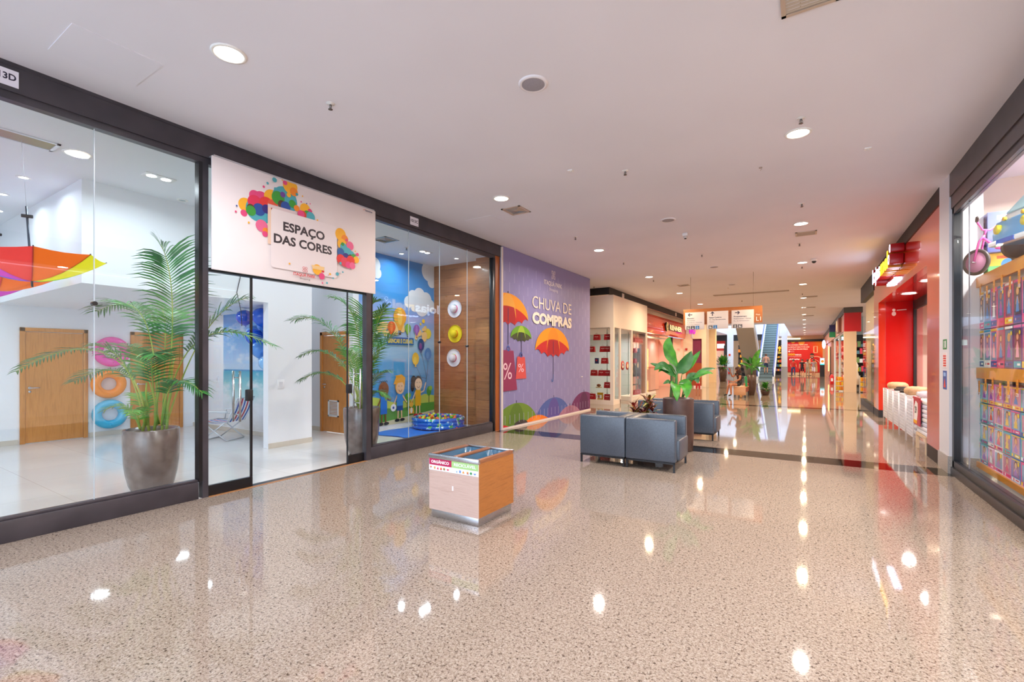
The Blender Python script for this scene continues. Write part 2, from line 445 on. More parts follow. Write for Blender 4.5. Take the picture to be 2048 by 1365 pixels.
w2 = bay('window_2', 5.0, 8.38, [5.86, 6.66, 7.5], [(6.66, 1.88), (7.5, 1.83)])
MB().box(XL-.09, XL, 5.0, 5.03, .19, 3.77).build('side_jamb', M_BLACK, w2, w=True)
MB().box(XL-.09, XL, 8.34, 8.44, .0, 3.77).build('side_jamb', M_BLACK, w2, w=True, bevel=.003)
b = MB(); b.box(XL-.10, XL+.015, -4, 8.66, 3.83, CZ); b.box(XL-.09, XL-.005, -4, 8.44, 3.765, 3.83); b.box(XL-.1, XL+.022, -4, 8.66, CZ-.035, CZ-.03)
struct('trim_1', b, M_DARK)
struct('trim_2', MB().box(XL-.09, XL, 2.60, 2.66, 0, 3.77), M_DARK)
struct('trim_3', MB().box(XL-.09, XL+.0, 4.91, 5.0, 0, 3.77).box(XL-.088, XL+.003, 4.905, 4.93, 0, 2.57), M_DARK)
struct('trim_4', MB().box(XL-.06, XL-.01, 8.44, 8.62, 0, 3.83), wood('wood_post', '8d4718', 'b0601f', 1, 'Z', .35))
# door bay: transom, fixed light above, sliding leaves
t = struct_t('door_1', (XL, 2.66, 0))
MB().box(XL-.08, XL-.01, 2.66, 4.91, 2.56, 2.60).build('transom', M_BLACK, t, w=True)
MB().box(XL-.05, XL-.04, 2.66, 4.91, 2.60, 3.77).build('top_light', GLASS, t, w=True)
MB().box(XL-.12, XL-.02, 2.66, 4.91, -.005, .004).build('floor_track', M_BLACK, t, w=True)
lf = MB().box(XL-.045, XL-.035, 2.66, 3.16, .12, 2.56).build('sliding_leaf', GLASS, t, w=True)
def sub(mb, name, m, par, **k):
    # sub-part given in world coordinates under a part that sits under a thing
    o = mb.build(name, m, **k); o.parent = par; o.matrix_parent_inverse = Matrix.Translation(-par.parent.location) if par.parent else Matrix(); return o
sub(MB().box(XL-.06, XL-.02, 2.66, 3.17, 0, .12), 'kick_rail', M_BLACK, lf)
sub(MB().box(XL-.05, XL-.03, 3.15, 3.175, .12, 2.56), 'leaf_stile', M_BLACK, lf)
sub(MB().box(XL-.07, XL-.01, 3.10, 3.175, 1.05, 1.19), 'lock_box', M_BLACKM, lf, bevel=.012)
def pull(y, y2):
    b = MB().use(M_STEEL, True)
    for x in (XL+.035, XL-.115):
        b.tube([(x, y, .82), (x, y, 1.42)], .0135, 12)
    for z in (.9, 1.34): b.tube([(XL-.115, y, z), (XL+.035, y, z)], .007, 8)
    return b
sub(pull(2.99, 0), 'pull_handle', None, lf)
lf2 = MB().box(XL-.075, XL-.065, 4.62, 4.905, .12, 2.56).build('sliding_leaf', GLASS, t, w=True)
sub(MB().box(XL-.09, XL-.05, 4.61, 4.905, 0, .12), 'kick_rail', M_BLACK, lf2)
sub(MB().box(XL-.085, XL-.055, 4.605, 4.612, .12, 2.56), 'leaf_stile', M_BLACK, lf2)
sub(MB().box(XL-.10, XL-.04, 4.60, 4.68, 1.05, 1.19), 'lock_box', M_BLACKM, lf2, bevel=.012)
sub(pull(4.76, 0), 'pull_handle', None, lf2)
struct('floor', MB().box(XL-.02, XL+.03, 2.66, 4.91, -.01, .003), wood('wood_sill', '8a5a34', 'b07a4a', 1, 'Y', .5))
# timber doors in the white shop
def tdoor(n, X, y0, y1, hinge=1, facing='X', Y=None, vent=False):
    t = struct_t('door_%d' % n, (X, y0, 0) if facing == 'X' else (X, Y, 0))
    def bx(a0, a1, z0, z1, d0, d1):
        return MB().box(X+d0, X+d1, a0, a1, z0, z1) if facing == 'X' else MB().box(a0, a1, Y-d1, Y-d0, z0, z1)
    f = MB()
    for (p, q, r, s_) in ((y0, y0+.07, 0, 2.15), (y1-.07, y1, 0, 2.15), (y0, y1, 2.08, 2.15)):
        g = bx(p, q, r, s_, -.02, .03); f.add(g.v, g.f)
    f.build('door_frame', M_WOODDOOR, t, w=True, bevel=.003)
    lfp = bx(y0+.075, y1-.075, .01, 2.07, -.02, .012).build('door_leaf', M_WOODDOOR, t, w=True)
    hy = y0+.13 if hinge > 0 else y1-.13
    if facing == 'X':
        sub(MB().use(M_STEEL, True).tube([(X+.01, hy, 1.03), (X+.06, hy, 1.03), (X+.06, hy+.13*hinge, 1.03)], .010, 8).tube([(X+.01, hy, 1.03), (X+.02, hy, 1.03)], .026, 12).tube([(X+.01, hy, .96), (X+.02, hy, .96)], .022, 12), 'door_handle', None, lfp)
    else:
        sub(MB().use(M_STEEL, True).tube([(hy, Y-.01, 1.03), (hy, Y-.06, 1.03), (hy+.12*hinge, Y-.06, 1.03)], .010, 8).tube([(hy, Y-.01, .96), (hy, Y-.022, .96)], .022, 12), 'door_handle', None, lfp)
    if vent:
        v = MB().use(mat('dfe3e6', .4)); cx = (y0+y1)/2-.02
        v.box(cx-.17, cx+.17, Y-.03, Y-.012, .34, .37); v.box(cx-.17, cx+.17, Y-.03, Y-.012, .66, .69); v.box(cx-.17, cx-.14, Y-.03, Y-.012, .34, .69); v.box(cx+.14, cx+.17, Y-.03, Y-.012, .34, .69)
        for k in range(9): v.box(cx-.14, cx+.14, Y-.026, Y-.014, .38+k*.031, .394+k*.031)
        sub(v, 'vent_grille', None, lfp)
    return t
tdoor(2, -12.2, 2.47, 3.43); tdoor(3, -12.2, 4.13, 5.12)
tdoor(4, 0, -8.97, -8.05, 1, 'Y', 6.45, True)
# ---- hoarding with the umbrella print
b = MB(); b.box(-5.80, -5.68, 8.66, 13.62, .0, CZ-.005)
struct('wall_hoarding', b, mat('8c88b8', .45))
struct('trim_5', MB().box(-5.70, -5.665, 8.62, 8.665, 0, 4.05).box(-5.69, -5.655, 8.66, 13.62, 0, .04), mat('e9ded6', .4))
# wall beyond hoarding, white kiosk shop
struct('wall_recess', MB().box(-9, -5.82, 9.1, 9.25, 0, CZ).box(-16, -9, 9.1, 37, 0, CZ), M_CREAM)
struct('trim_6', MB().box(-9, -5.77, 15.55, 15.62, 3.83, CZ).box(-5.84, -5.77, 15.62, 34.5, 3.83, CZ), M_BLACKM)
# ---- right hand side
b = MB(); b.box(1.66, 1.78, -8, 8.56, 3.77, CZ); b.box(1.69, 1.77, -8, 8.56, 3.52, 3.77); b.box(1.675, 1.69, -8, 8.56, 3.60, 3.77)
struct('trim_7', b, M_DARK)
t = struct_t('window_3', (XR, 8.56, 0))
f = MB(); f.box(1.67, 1.80, -8, 8.56, 0, .10); f.box(1.69, 1.79, -8, 8.56, .10, .19); f.build('bottom_rail', mat('25252b', .3), t, w=True, bevel=.004)
MB().box(1.69, 1.78, 8.49, 8.58, .1, 3.77).build('side_jamb', M_BLACK, t, w=True)
for a, c in ((-8, 1), (1, 3.6), (3.6, 6.2), (6.2, 7.97), (7.97, 8.49)): MB().box(1.725, 1.735, a+.003, c-.003, .19, 3.52).build('glass_pane', GLASSR, t, w=True)
MB().box(1.724, 1.736, 7.966, 7.974, .19, 3.52).build('silicone_joint', mat('8a8a92', .4), t, w=True)
struct('wall_column', MB().box(1.66, 2.0, 8.58, 9.13, .235, CZ), mat('dfe0e6', .5))
struct('trim_8', MB().box(1.645, 2.0, 8.575, 9.14, 0, .235), M_GRAN)
# red portal
M_RED = mat('c80202', .15, spec=.35); M_REDS = mat('cf3520', .12, coat=.6)
b = MB(); b.box(1.67, 1.82, 9.14, 10.0, .2, 3.84); b.box(1.67, 1.82, 10.0, 15.95, 3.09, 3.84); b.box(1.67, 1.82, 15.95, 16.95, .2, 3.84)
struct('wall_portal', b, M_REDS)
b = MB(); b.box(1.82, 2.45, 15.93, 16.2, 0, 3.09); b.box(1.82, 2.45, 9.85, 10.0, 0, 3.09); b.box(1.82, 6.2, 9.7, 16.3, 3.09, 3.2)
struct('wall_portal', b, M_RED)
struct('trim_9', MB().box(1.665, 1.83, 9.14, 9.99, 0, .2).box(1.665, 1.83, 15.95, 16.95, 0, .2), M_BLACKM)
struct('trim_10', MB().box(1.655, 1.83, 9.13, 16.92, 3.84, CZ), M_BLACKM)
struct('trim_11', MB().box(1.655, 1.80, 16.92, 20.58, 3.56, CZ).box(1.655, 1.80, 16.95, 20.58, 0, .2), M_BLACKM)
t = struct_t('window_4', (XR, 16.95, 0))
for a, c in ((16.95, 18.2), (18.2, 19.4), (19.4, 20.55)): MB().box(1.72, 1.73, a+.003, c-.003, .2, 3.56).build('glass_pane', GLASS, t, w=True)
t = struct_t('door_5', (2.4, 10, 0))
f = MB(); f.box(2.38, 2.44, 10.0, 15.93, 2.86, 3.09); f.box(2.38, 2.44, 15.80, 15.93, 0, 2.86); f.build('door_frame', M_BLACKM, t, w=True)
MB().box(2.405, 2.415, 14.9, 15.8, 0, 2.86).build('glass_leaf', GLASS, t, w=True)
# interiors right
struct('wall_right', MB().box(1.9, 6.2, 9.14, 9.7, 0, CZ).box(6.2, 6.4, -8, 30, 0, CZ).box(1.85, 6.2, 16.3, 16.42, 0, CZ), mat('e9d6c6', .6))
struct('wall_far_side', MB().box(4.2, 4.3, 16.42, 20.6, 0, CZ).box(1.8, 6.2, 20.55, 20.62, 0, CZ), mat('d9c4a4', .5))
# ---- the far part of the mall
M_FARR = mat('c98a76', .35)
struct('wall_cream_column', MB().box(1.58, 2.06, 27.6, 28.05, 0, 2.92), mat('e3c6a6', .5))
struct('wall_red_header', MB().box(1.58, 2.24, 27.6, 27.95, 2.92, 3.82), mat('c4121a', .4))
struct('trim_12', MB().box(1.56, 2.3, 27.58, 57, 3.82, CZ), mat('55504c', .5))
struct('wall_far_right', MB().box(1.62, 1.9, 27.95, 57, 3.0, 3.82).box(1.7, 1.9, 39.4, 40.2, 0, 3.0).box(1.7, 1.9, 44.0, 57, 0, 3.0), M_FARR)
struct('wall_shop_back', MB().box(5.2, 5.3, 28, 57, 0, CZ).box(2.24, 5.2, 33.9, 34.0, 0, CZ), mat('cfe6ea', .5))
struct('wall_end', MB().box(-1.9, 1.8, 57, 57.3, 0, CZ).box(-16, -1.9, 61, 61.3, 0, CZ), mat('d9b48c', .6))
struct('trim_13', MB().box(-3.6, 1.6, 56.9, 57, 3.45, 3.68), M_BLACKM)
# ================================================================ CEILING FITTINGS
gl_w = glow('lamp_disc_warm', (1.0, .93, .80), 16); gl_c = glow('lamp_disc_cool', (.93, .98, 1.0), 14)
def lampshape(name, label, r, z, group):
    t = thing(name, label, 'ceiling light', (0, 0, z), 0, group)
    MB().use(mat('f4f2ee', .4), True).lathe((0, 0, 0), [(r+.004, .002), (r+.028, .0), (r+.028, -.006), (r+.004, -.012), (r, .0)], 24, False).build('trim_ring', None, t)
    MB().use(gl_w if 'warm' in label else gl_c).lathe((0, 0, 0), [(0.001, -.004), (r, -.004)], 24, False).build('diffuser', None, t)
    return t
proto = None
def lname(x, y, k):
    side = 'left' if x < -2 else 'right'
    if k == 0 and x < -2: return 'round warm downlight with a starburst, nearest one above the white banner shop front'
    return 'round warm downlight in the %s row of the mall ceiling, %s' % (side, {
        1: 'the nearest one in view' if x > -2 else 'just before the square vent', 2: 'second along from the nearest' if x > -2 else 'above the umbrella hoarding', 3: 'past the hoarding' if x < -2 else 'beside the dome camera'}.get(k, 'far along the row'))
for x in (-4.03, -.07):
    for k in range(-1, 14):
        y = 2.03 + 4.08*k
        if x < -2 and y > 36: continue
        lamp(x, y, CZ-.03, P_MALL*(1.0 if y < 11 else 1.45), NEUT if y < 5 else MIDW if y < 13 else WARM, .18)
        if k < 0 or (k == 0 and x > -2): continue
        if proto is None: proto = o = lampshape('downlight', 'warm', .105, CZ, None); o.location = (x, y, CZ)
        else: o = copy_tree(proto, (x, y, CZ))
        o['label'] = lname(x, y, k)
        if k >= 4: o['group'] = 'far downlights of the %s row' % ('left' if x < -2 else 'right')
for x, y in ((-8, 20), (-8, 26), (-8.5, 32), (-4, 50), (-8.5, 42), (-9.5, 50)): lamp(x, y, CZ-.03, P_MALL*1.6, WARM, .3)  # extra lamps without fittings, added to light the far left behind the columns
# room lamps
rp = lampshape('room_downlight', 'cool', .10, RC, None); rp.location = (-7.02, 1.88, RC)
rp['label'] = 'large round downlight in the white shop ceiling beside the slotted vent'
lamp(-7.02, 1.88, RC-.03, P_ROOM, COOL)
small = None
for x, y, lab in ((-8.51, 1.76, 'small square spotlight nearest the hanging parasols'), (-9.62, 1.78, 'small spotlight at the left edge deep in the white shop ceiling'), (-7.55, 7.45, 'small spotlight beside the sprinkler in the mural bay ceiling'), (-6.83, 8.48, 'small spotlight close to the timber wall of the mural bay')):
    if small is None: small = o = lampshape('spotlight', 'cool', .045, RC, None)
    else: o = copy_tree(small)
    o.location = (x, y, RC); o['label'] = lab
    lamp(x, y, RC-.03, P_ROOM*.6, COOL, .09)
def twin(x, y, lab, first=None):
    if first is None:
        t = thing('twin_spotlight', lab, 'ceiling light', (x, y, RC))
        MB().use(mat('f0f0ee', .4)).box(-.09, .09, -.17, .17, -.012, 0).build('housing', None, t, bevel=.003)
        for s_ in (-.08, .08): MB().use(gl_c).lathe((0, s_, -.014), [(.001, 0), (.052, 0)], 20, False).build('lens', None, t)
    else: t = copy_tree(first, (x, y, RC), label=lab)
    for s_ in (-.08, .08): lamp(x, y+s_, RC-.03, P_ROOM*.6, COOL, .1)
    return t
tw = twin(-7.03, 2.68, 'double cool spotlight lit in the white shop ceiling left of the banner')
twin(-7.0, 7.6, 'double cool spotlight lit above the mural bay', tw)
o = copy_tree(small, (-7.75, 3.25, RC), label='small unlit recessed spotlight above the grey bulkhead wall')
for c in kids(o):
    if c.name.startswith('diffuser'): c.data = c.data.copy(); c.data.materials[0] = mat('9fb0b4', .5)
for x, y in ((-7, -.4), (-7, -2.4), (-9.6, -.4), (-9.6, -2.4), (-11.2, .8), (-6.9, 4.3), (-6.9, 5.9)): lamp(x, y, RC-.03, P_ROOM*1.25, COOL, .25)  # further lamps added to brighten the white shop, no fittings drawn
for x, y in ((-10.4, 3.1), (-9.2, 4.2), (-11, 4.6)): lamp(x, y, 2.53, P_ROOM*.55, COOL, .25)  # added under the soffit to light the door wall and beach corner
lamp(-10, 6.0, RC-.03, P_ROOM*.7, COOL, .2)  # added lamp to light the alcove, no fitting drawn
# right shop lamps
for x, y in ((2.6, 8.0), (2.5, 6.2), (2.6, 4.4), (4.4, 7), (4.4, 4), (3.2, 2)): lamp(x, y, 3.9, 105, (1, .95, .9), .2)
for x, y in ((3.6, 11), (3.6, 14), (5, 12.5)): lamp(x, y, 3.05, 80, (1, .92, .86), .2)
for x, y in ((2.9, 18), (2.9, 19.6)): lamp(x, y, 3.9, 60, WARM, .2)
for x, y in ((3.2, 30), (3.2, 35), (3.0, 40), (4, 24.5)): lamp(x, y, 3.9, 90, (.95, .98, 1), .3)
gp = lampshape('portal_downlight', 'cool bright round downlight in the soffit of the red portal', .13, 3.09, 'downlights in the red portal soffit'); gp.location = (2.02, 11.9, 3.085)
copy_tree(gp, (2.02, 14.0, 3.085)); 
for y in (11.9, 14.0): lamp(2.02, y, 3.05, 24, (1, .95, .92), .2)
# vents
def diffuser(w, d, lab, loc, linear=False, frame='c9b8a8', cat='vent', rz=0, louv=None):
    t = thing('ceiling_vent', lab, cat, loc, rz)
    fm = mat(frame, .35, .3); fw = .03
    MB().use(fm).box(-w/2, w/2, -d/2, -d/2+fw, -.012, 0).box(-w/2, w/2, d/2-fw, d/2, -.012, 0).box(-w/2, -w/2+fw, -d/2, d/2, -.012, 0).box(w/2-fw, w/2, -d/2, d/2, -.012, 0).build('frame', None, t)
    MB().use(M_BLACKM).box(-w/2+fw, w/2-fw, -d/2+fw, d/2-fw, .004, .008).build('duct_opening', None, t)
    s_ = MB().use(mat('b9ab9c', .35, .3))
    if linear:
        n = louv or max(3, int((d-2*fw)/.035))
        for k in range(n):
            y = -d/2+fw+(k+.5)*(d-2*fw)/n
            s_.add([(-w/2+fw, y-.012, .002), (w/2-fw, y-.012, .002), (w/2-fw, y+.006, -.010), (-w/2+fw, y+.006, -.010)], [(0,1,2,3)])
        for k in range(1, int(w/.12)):
            x = -w/2 + k*w/int(w/.12); s_.box(x-.004, x+.004, -d/2+fw, d/2-fw, -.002, .003)
    else:
        for k in range(1, 5):
            q = 1-k/5; a = (w/2-fw)*q; c = (d/2-fw)*q
            for (x0, x1, y0, y1, nx, ny) in ((-a, a, -c, -c, 0, -1), (a, a, -c, c, 1, 0), (a, -a, c, c, 0, 1), (-a, -a, c, -c, -1, 0)):
                s_.add([(x0, y0, -.010), (x1, y1, -.010), (x1 + (nx*.03 + (0 if nx else (.03 if x1 > x0 else -.03))), y1 + (ny*.03 + (0 if ny else (.03 if y1 > y0 else -.03))), .003), (x0 + (nx*.03 - (0 if nx else (.03 if x1 > x0 else -.03))), y0 + (ny*.03 - (0 if ny else (.03 if y1 > y0 else -.03))), .003)], [(0,1,2,3)])
        s_.box(-.03, .03, -.03, .03, -.012, -.008)
    s_.build('louvre', None, t)
    return t
diffuser(.36, .36, 'brown framed square vent at the top edge of the ceiling near the viewer', (.03, 3.81, CZ), True)
diffuser(.36, .38, 'square four-way vent beside the left row of downlights', (-4.14, 6.73, CZ))
diffuser(.36, .34, 'square vent behind the second downlight of the right row', (.01, 11.02, CZ), True)
diffuser(.36, .34, 'small distant square vent left of the hanging direction sign', (-3.5, 16.5, CZ))
diffuser(2.55, .3, 'long narrow slot vent spanning the ceiling behind the hanging direction sign', (-1.78, 19.75, CZ), True, '8f8378', louv=3)
for k, y in enumerate((21.5, 26, 31)): diffuser(.5, .3, 'thin far slot vent beside the right row of downlights', (.15, y+.6, CZ), True, '8f8378', louv=3)['group'] = 'far slot vents by the right row'
diffuser(.56, .30, 'white slotted vent in the white shop ceiling', (-7.02, 1.43, RC), True, 'd9dde0', rz=pi/2)
diffuser(.40, .36, 'grey square four-way vent in the mural bay ceiling', (-6.95, 6.42, RC), False, 'a9b1b4')
# sprinklers
sp = None
spl = {0: 'small chrome ceiling sprinkler with white collar, nearest the starburst downlight', 1: 'small ceiling sprinkler right of the little white sensor box'}
for i, (x, y) in enumerate([(-3.97, 2.96), (-2.04, 6.1), (-4.0, 8.83), (-.04, 5.75), (-.05, 8.89), (-.11, 11.9), (-2.1, 11.9), (-3.99, 11.8), (-6.15, 15.1), (-4.06, 14.87), (-.08, 14.86), (-.1, 20.88), (-2.28, 21.96)]):
    if sp is None:
        sp = o = thing('sprinkler', '', 'sprinkler', (x, y, CZ))
        MB().use(mat('e8e4e0', .3), True).lathe((0, 0, 0), [(.042, 0), (.036, -.006), (.016, -.009), (.014, -.012)], 16).build('collar', None, o)
        MB().use(mat('7d7672', .25, .9), True).lathe((0, 0, 0), [(.012, -.01), (.012, -.03), (.006, -.034), (.006, -.052), (.022, -.055), (.022, -.058)], 12).tube([(.012, 0, -.028), (.017, 0, -.04), (.004, 0, -.052)], .003, 6).tube([(-.012, 0, -.028), (-.017, 0, -.04), (-.004, 0, -.052)], .003, 6).build('sprinkler_head', None, o)
    else: o = copy_tree(sp, (x, y, CZ))
    o['label'] = spl.get(i, ['small sprinkler directly behind the nearest right row downlight', 'ceiling sprinkler in front of the umbrella hoarding'][0] if i == 3 else 'ceiling sprinkler in front of the umbrella hoarding' if i == 2 else 'tiny distant ceiling sprinkler of the mall')
    if i > 3: o['group'] = 'distant ceiling sprinklers'
o = copy_tree(sp, (-7.05, 7.1, RC), label='sprinkler hanging from the mural bay ceiling')
# speakers
spk = None
for (x, y, l) in ((-2.11, 3.73, 'round white ceiling speaker with grey mesh, the largest and nearest'), (-2.1, 8.65, 'round white ceiling speaker second from the viewer'), (-2.1, 13.67, 'round white ceiling speaker third from the viewer'), (-2.09, 17.2, 'small far round ceiling speaker in front of the slot vent')):
    if spk is None:
        spk = o = thing('ceiling_speaker', l, 'speaker', (x, y, CZ))
        MB().use(mat('ece8ec', .4), True).lathe((0, 0, 0), [(.135, 0), (.135, -.006), (.118, -.016), (.105, -.012)], 32, False).build('rim', None, o)
        MB().use(speck('speaker_mesh', '8f8b94', 'a6a2ab', 220, .6), True).lathe((0, 0, 0), [(.001, -.017), (.06, -.016), (.107, -.011)], 32, False).build('mesh_grille', None, o)
    else: copy_tree(spk, (x, y, CZ), label=l)
# small boxes
for (x, y, l) in ((-2.65, 5.7, 'tiny white ceiling sensor box left of the middle sprinkler'), (.63, 6.99, 'tiny white ceiling sensor box right of the nearest right row downlight')):
    t = thing('motion_sensor', l, 'sensor', (x, y, CZ)); MB().use(mat('efece8', .4)).box(-.035, .035, -.035, .035, -.014, 0).build('sensor_body', None, t, bevel=.006); MB().use(mat('d8d4d0', .3), True).ball((0, 0, -.014), .014, 10, 6).build('lens', None, t)
t = thing('access_point', 'small white wireless box with dark dome on the mid ceiling', 'device', (-2.03, 9.75, CZ))
MB().use(mat('efecea', .4)).box(-.05, .05, -.05, .05, -.06, 0).build('housing', None, t, bevel=.01); MB().use(mat('cfc8c4', .3), True).lathe((0, 0, -.06), [(.045, 0), (.04, -.03), (.02, -.04), (.001, -.042)], 16).build('dome', None, t)
MB().use(M_BLACKM, True).lathe((0, 0, -.1), [(.022, 0), (.022, -.014), (.001, -.014)], 12).build('lens', None, t)
t = thing('dome_camera', 'small white security camera with dark dome beside the right row of downlights', 'camera', (.18, 13.92, CZ))
MB().use(mat('efecea', .4), True).lathe((0, 0, 0), [(.07, 0), (.07, -.05), (.055, -.06)], 20).build('housing', None, t); MB().use(M_BLACK, True).ball((0, 0, -.06), .052, 16, 8).build('dome', None, t)
for (x, y, l) in ((-.5, 6.94, 'tiny metal hook fixed in the ceiling left of the nearest right row downlight'), (-2.3, 17.9, 'tiny metal hook in the ceiling behind the direction sign')):
    t = MB().use(mat('b9aca4', .4, .5), True).lathe((0, 0, 0), [(.02, 0), (.02, -.01)], 10).tube([(0, 0, -.005), (.01, 0, -.03), (-.005, .01, -.04)], .004, 6).build('ceiling_hook', None, origin=(0, 0, 0)); t.location = (x, y, CZ); tag(t, l, 'hook')
# ================================================================ WALL GRAPHICS AND SIGNS, LEFT SIDE
def fscal(cx, cy, R, segs, up=1, k=0.12):
    """scalloped umbrella outline: dome on top, scallops below"""
    top = [(cx + R*cos(pi - pi*i/24), cy + R*.66*sin(pi - pi*i/24)) for i in range(25)]
    low = []
    for j in range(segs):
        x1 = cx + R - 2*R*j/segs; x0 = cx + R - 2*R*(j+1)/segs
        for i in range(1, 7):
            t = i/6; low.append((x1 + (x0-x1)*t, cy + sin(pi*t)*R*k))
    return top + low[:-1]
def umbrella_art(a, cx, cy, R, c1, c2, c3, tip, hl, hook=True, lens=1.0, stick='2c2f5e'):
    # cy: height of the rim
    a.line([(cx, tip), (cx, cy+R*.5)], R*.04, '2a2340')
    inner = [(cx-R*.99, cy)]
    for j in range(6):
        x0 = cx-R+2*R*j/6; x1 = x0+2*R/6
        for i in range(1, 7): t = i/6; inner.append((x0+(x1-x0)*t, cy - R*.10*abs(sin(pi*(j+t)/6))*1.6 - R*.02 + sin(pi*t)*R*.08))
    inner += [(cx+R*.6, cy+R*.3), (cx-R*.6, cy+R*.3)]
    a.poly(inner, c2)
    a.poly([(cx-R*.34, cy+R*.32)] + [(cx-R*.34+R*.68*i/8, cy-R*.17+sin(pi*i/8)*R*.08) for i in range(9)] + [(cx+R*.34, cy+R*.32)], c3)
    top = [(cx + R*cos(pi - pi*i/24), cy + R*.62*sin(pi - pi*i/24)) for i in range(25)]
    low = [(cx + R*(1-2*i/24), cy + R*.30*sin(pi*i/24)**.7) for i in range(1, 24)]
    a.poly(top+low, c1)
    a.k += 1
    mid = [(cx + R*.38*cos(pi - pi*i/16), cy + R*.62*sin(pi*i/16)*1.0) for i in range(17)] + [(cx+R*(.38-.76*i/8), cy+R*(.27+.03*sin(pi*i/8))) for i in range(1, 8)]
    return mid
def umb(a, cx, cy, R, c, cin, cin2, cmid, tip, bottom, hook):
    a.line([(cx, tip), (cx, cy+R*.55)], max(.02, R*.035), '2a2340')
    mid = umbrella_art(a, cx, cy, R, c, cin, cin2, tip, 0)
    a.poly(mid, cmid)
    if bottom is not None:
        a.line([(cx, cy+R*.25), (cx, bottom)], .022, '33305c')
        if hook: a.line([(cx, bottom+.12), (cx, bottom), (cx-.012, bottom-.05), (cx-.045, bottom-.07), (cx-.08, bottom-.05), (cx-.085, bottom)], .03, '4a6db0')
A = Art((-5.68, 0, 0), (0, 1, 0), (0, 0, 1)); A.clip = (8.668, 13.618, .045, 4.06)
R2 = random.Random(3)
A.use(mat('b9b4d6', .6))
for i in range(25):
    for j in range(9):
        y = 8.75 + i*.205; z = .1 + j*.46 + (.23 if i % 2 else 0); h = .22
        if z+h < 4.0: A.add([A.P(y, z), A.P(y+.011, z), A.P(y+.011, z+h), A.P(y, z+h)], [(0, 1, 2, 3)])
A.k += 1
for (cx, cy, R, c, cd) in ((9.25, -.10, 1.02, '6d8f2f', '5b7d28'), (11.15, -.10, 1.02, '4c62a6', '5a4f9a'), (13.15, -.05, 1.0, '6a2560', '531c50'), (12.15, -.32, .9, 'a3708a', '95607c'), (10.2, -.45, .98, 'ee7a18', 'f08f2a'), (8.6, -.25, .55, 'd01a28', 'b81020')):
    A.line([(cx, cy+R*.62), (cx, cy+R*.62+.08)], .03, '2a2340')
    A.disc(cx, cy, R, c, ry=R*.64, n=32, a0=0, a1=pi)
    A.disc(cx, cy, R*.38, cd, ry=R*.63, n=20, a0=0, a1=pi)
A.disc(9.45, .02, .32, '3b3436', ry=.12, n=16, a0=0, a1=pi)
A.use(mat('c9c5e2', .6))
for i in range(25):
    y = 8.75+i*.205; A.add([A.P(y, .1), A.P(y+.011, .1), A.P(y+.011, .3), A.P(y, .3)], [(0, 1, 2, 3)])
A.k += 1
umb(A, 8.88, 2.50, .90, 'f39b1c', 'c41f22', 'b01820', 'f0a83a', 3.10, 1.9, False)
umb(A, 9.46, 2.06, .48, '6da92a', '46502c', '3a4526', 'a4c93c', 2.36, 1.62, False)
umb(A, 11.10, 1.80, .98, 'f39b1c', 'c8252a', 'b01a24', 'ef8f1e', 2.44, 1.05, True)
for (q, c, px, pw, pz, ph) in (([(8.67, .85), (9.26, .86), (9.10, 1.76), (8.67, 1.77)], '93305a', 8.67, .36, 1.12, .36), ([(9.20, 1.11), (9.68, 1.11), (9.61, 1.62), (9.26, 1.63)], 'd9534f', 9.30, .26, 1.27, .19)):
    A.poly(q, c); A.ring((q[2][0]+q[3][0])/2, q[3][1], .075, .018, 'a02a50', 0, pi, 12)
    A.ring((q[2][0]+q[3][0])/2, q[3][1]+.04, .05, .03, '3a5fa8', 0, 2*pi, 12)
    A.text('%', px, pz, pw, ph, 'f0c9d4')
A.text('CHUVA DE', 9.97, 2.84, 2.25, .29, 'f1e3cf')
A.text('COMPRAS', 9.97, 2.45, 2.27, .29, 'f6ead6', bold=.055)
A.text('ITAQUÁ PARK', 10.58, 3.50, 1.03, .115, 'ece4e2', bold=.02); A.text('Shopping', 10.86, 3.37, .50, .075, 'ddd6dc')
for i in range(4):
    for sx, sz in ((-1, 1), (1, 1), (1, -1), (-1, -1)): A.ring(11.1 + sx*.055, 3.80 + sz*.06, .045, .012, 'ece4e2', 0, 2*pi, 14)
    break
for sx in (-1, 1): A.line([(11.1-.1*sx, 3.69), (11.1+.1*sx, 3.91)], .012, 'ece4e2')
hp = A.build('umbrella_print'); hp['kind'] = 'structure'
t = thing('door_knob', 'small white knob on the hidden door of the umbrella hoarding', 'knob', (-5.68, 12.95, 1.05))
MB().use(mat('eeeeee', .3), True).tube([(0, 0, 0), (.04, 0, 0), (.04, -.1, 0)], .012, 8).build('lever', None, t)

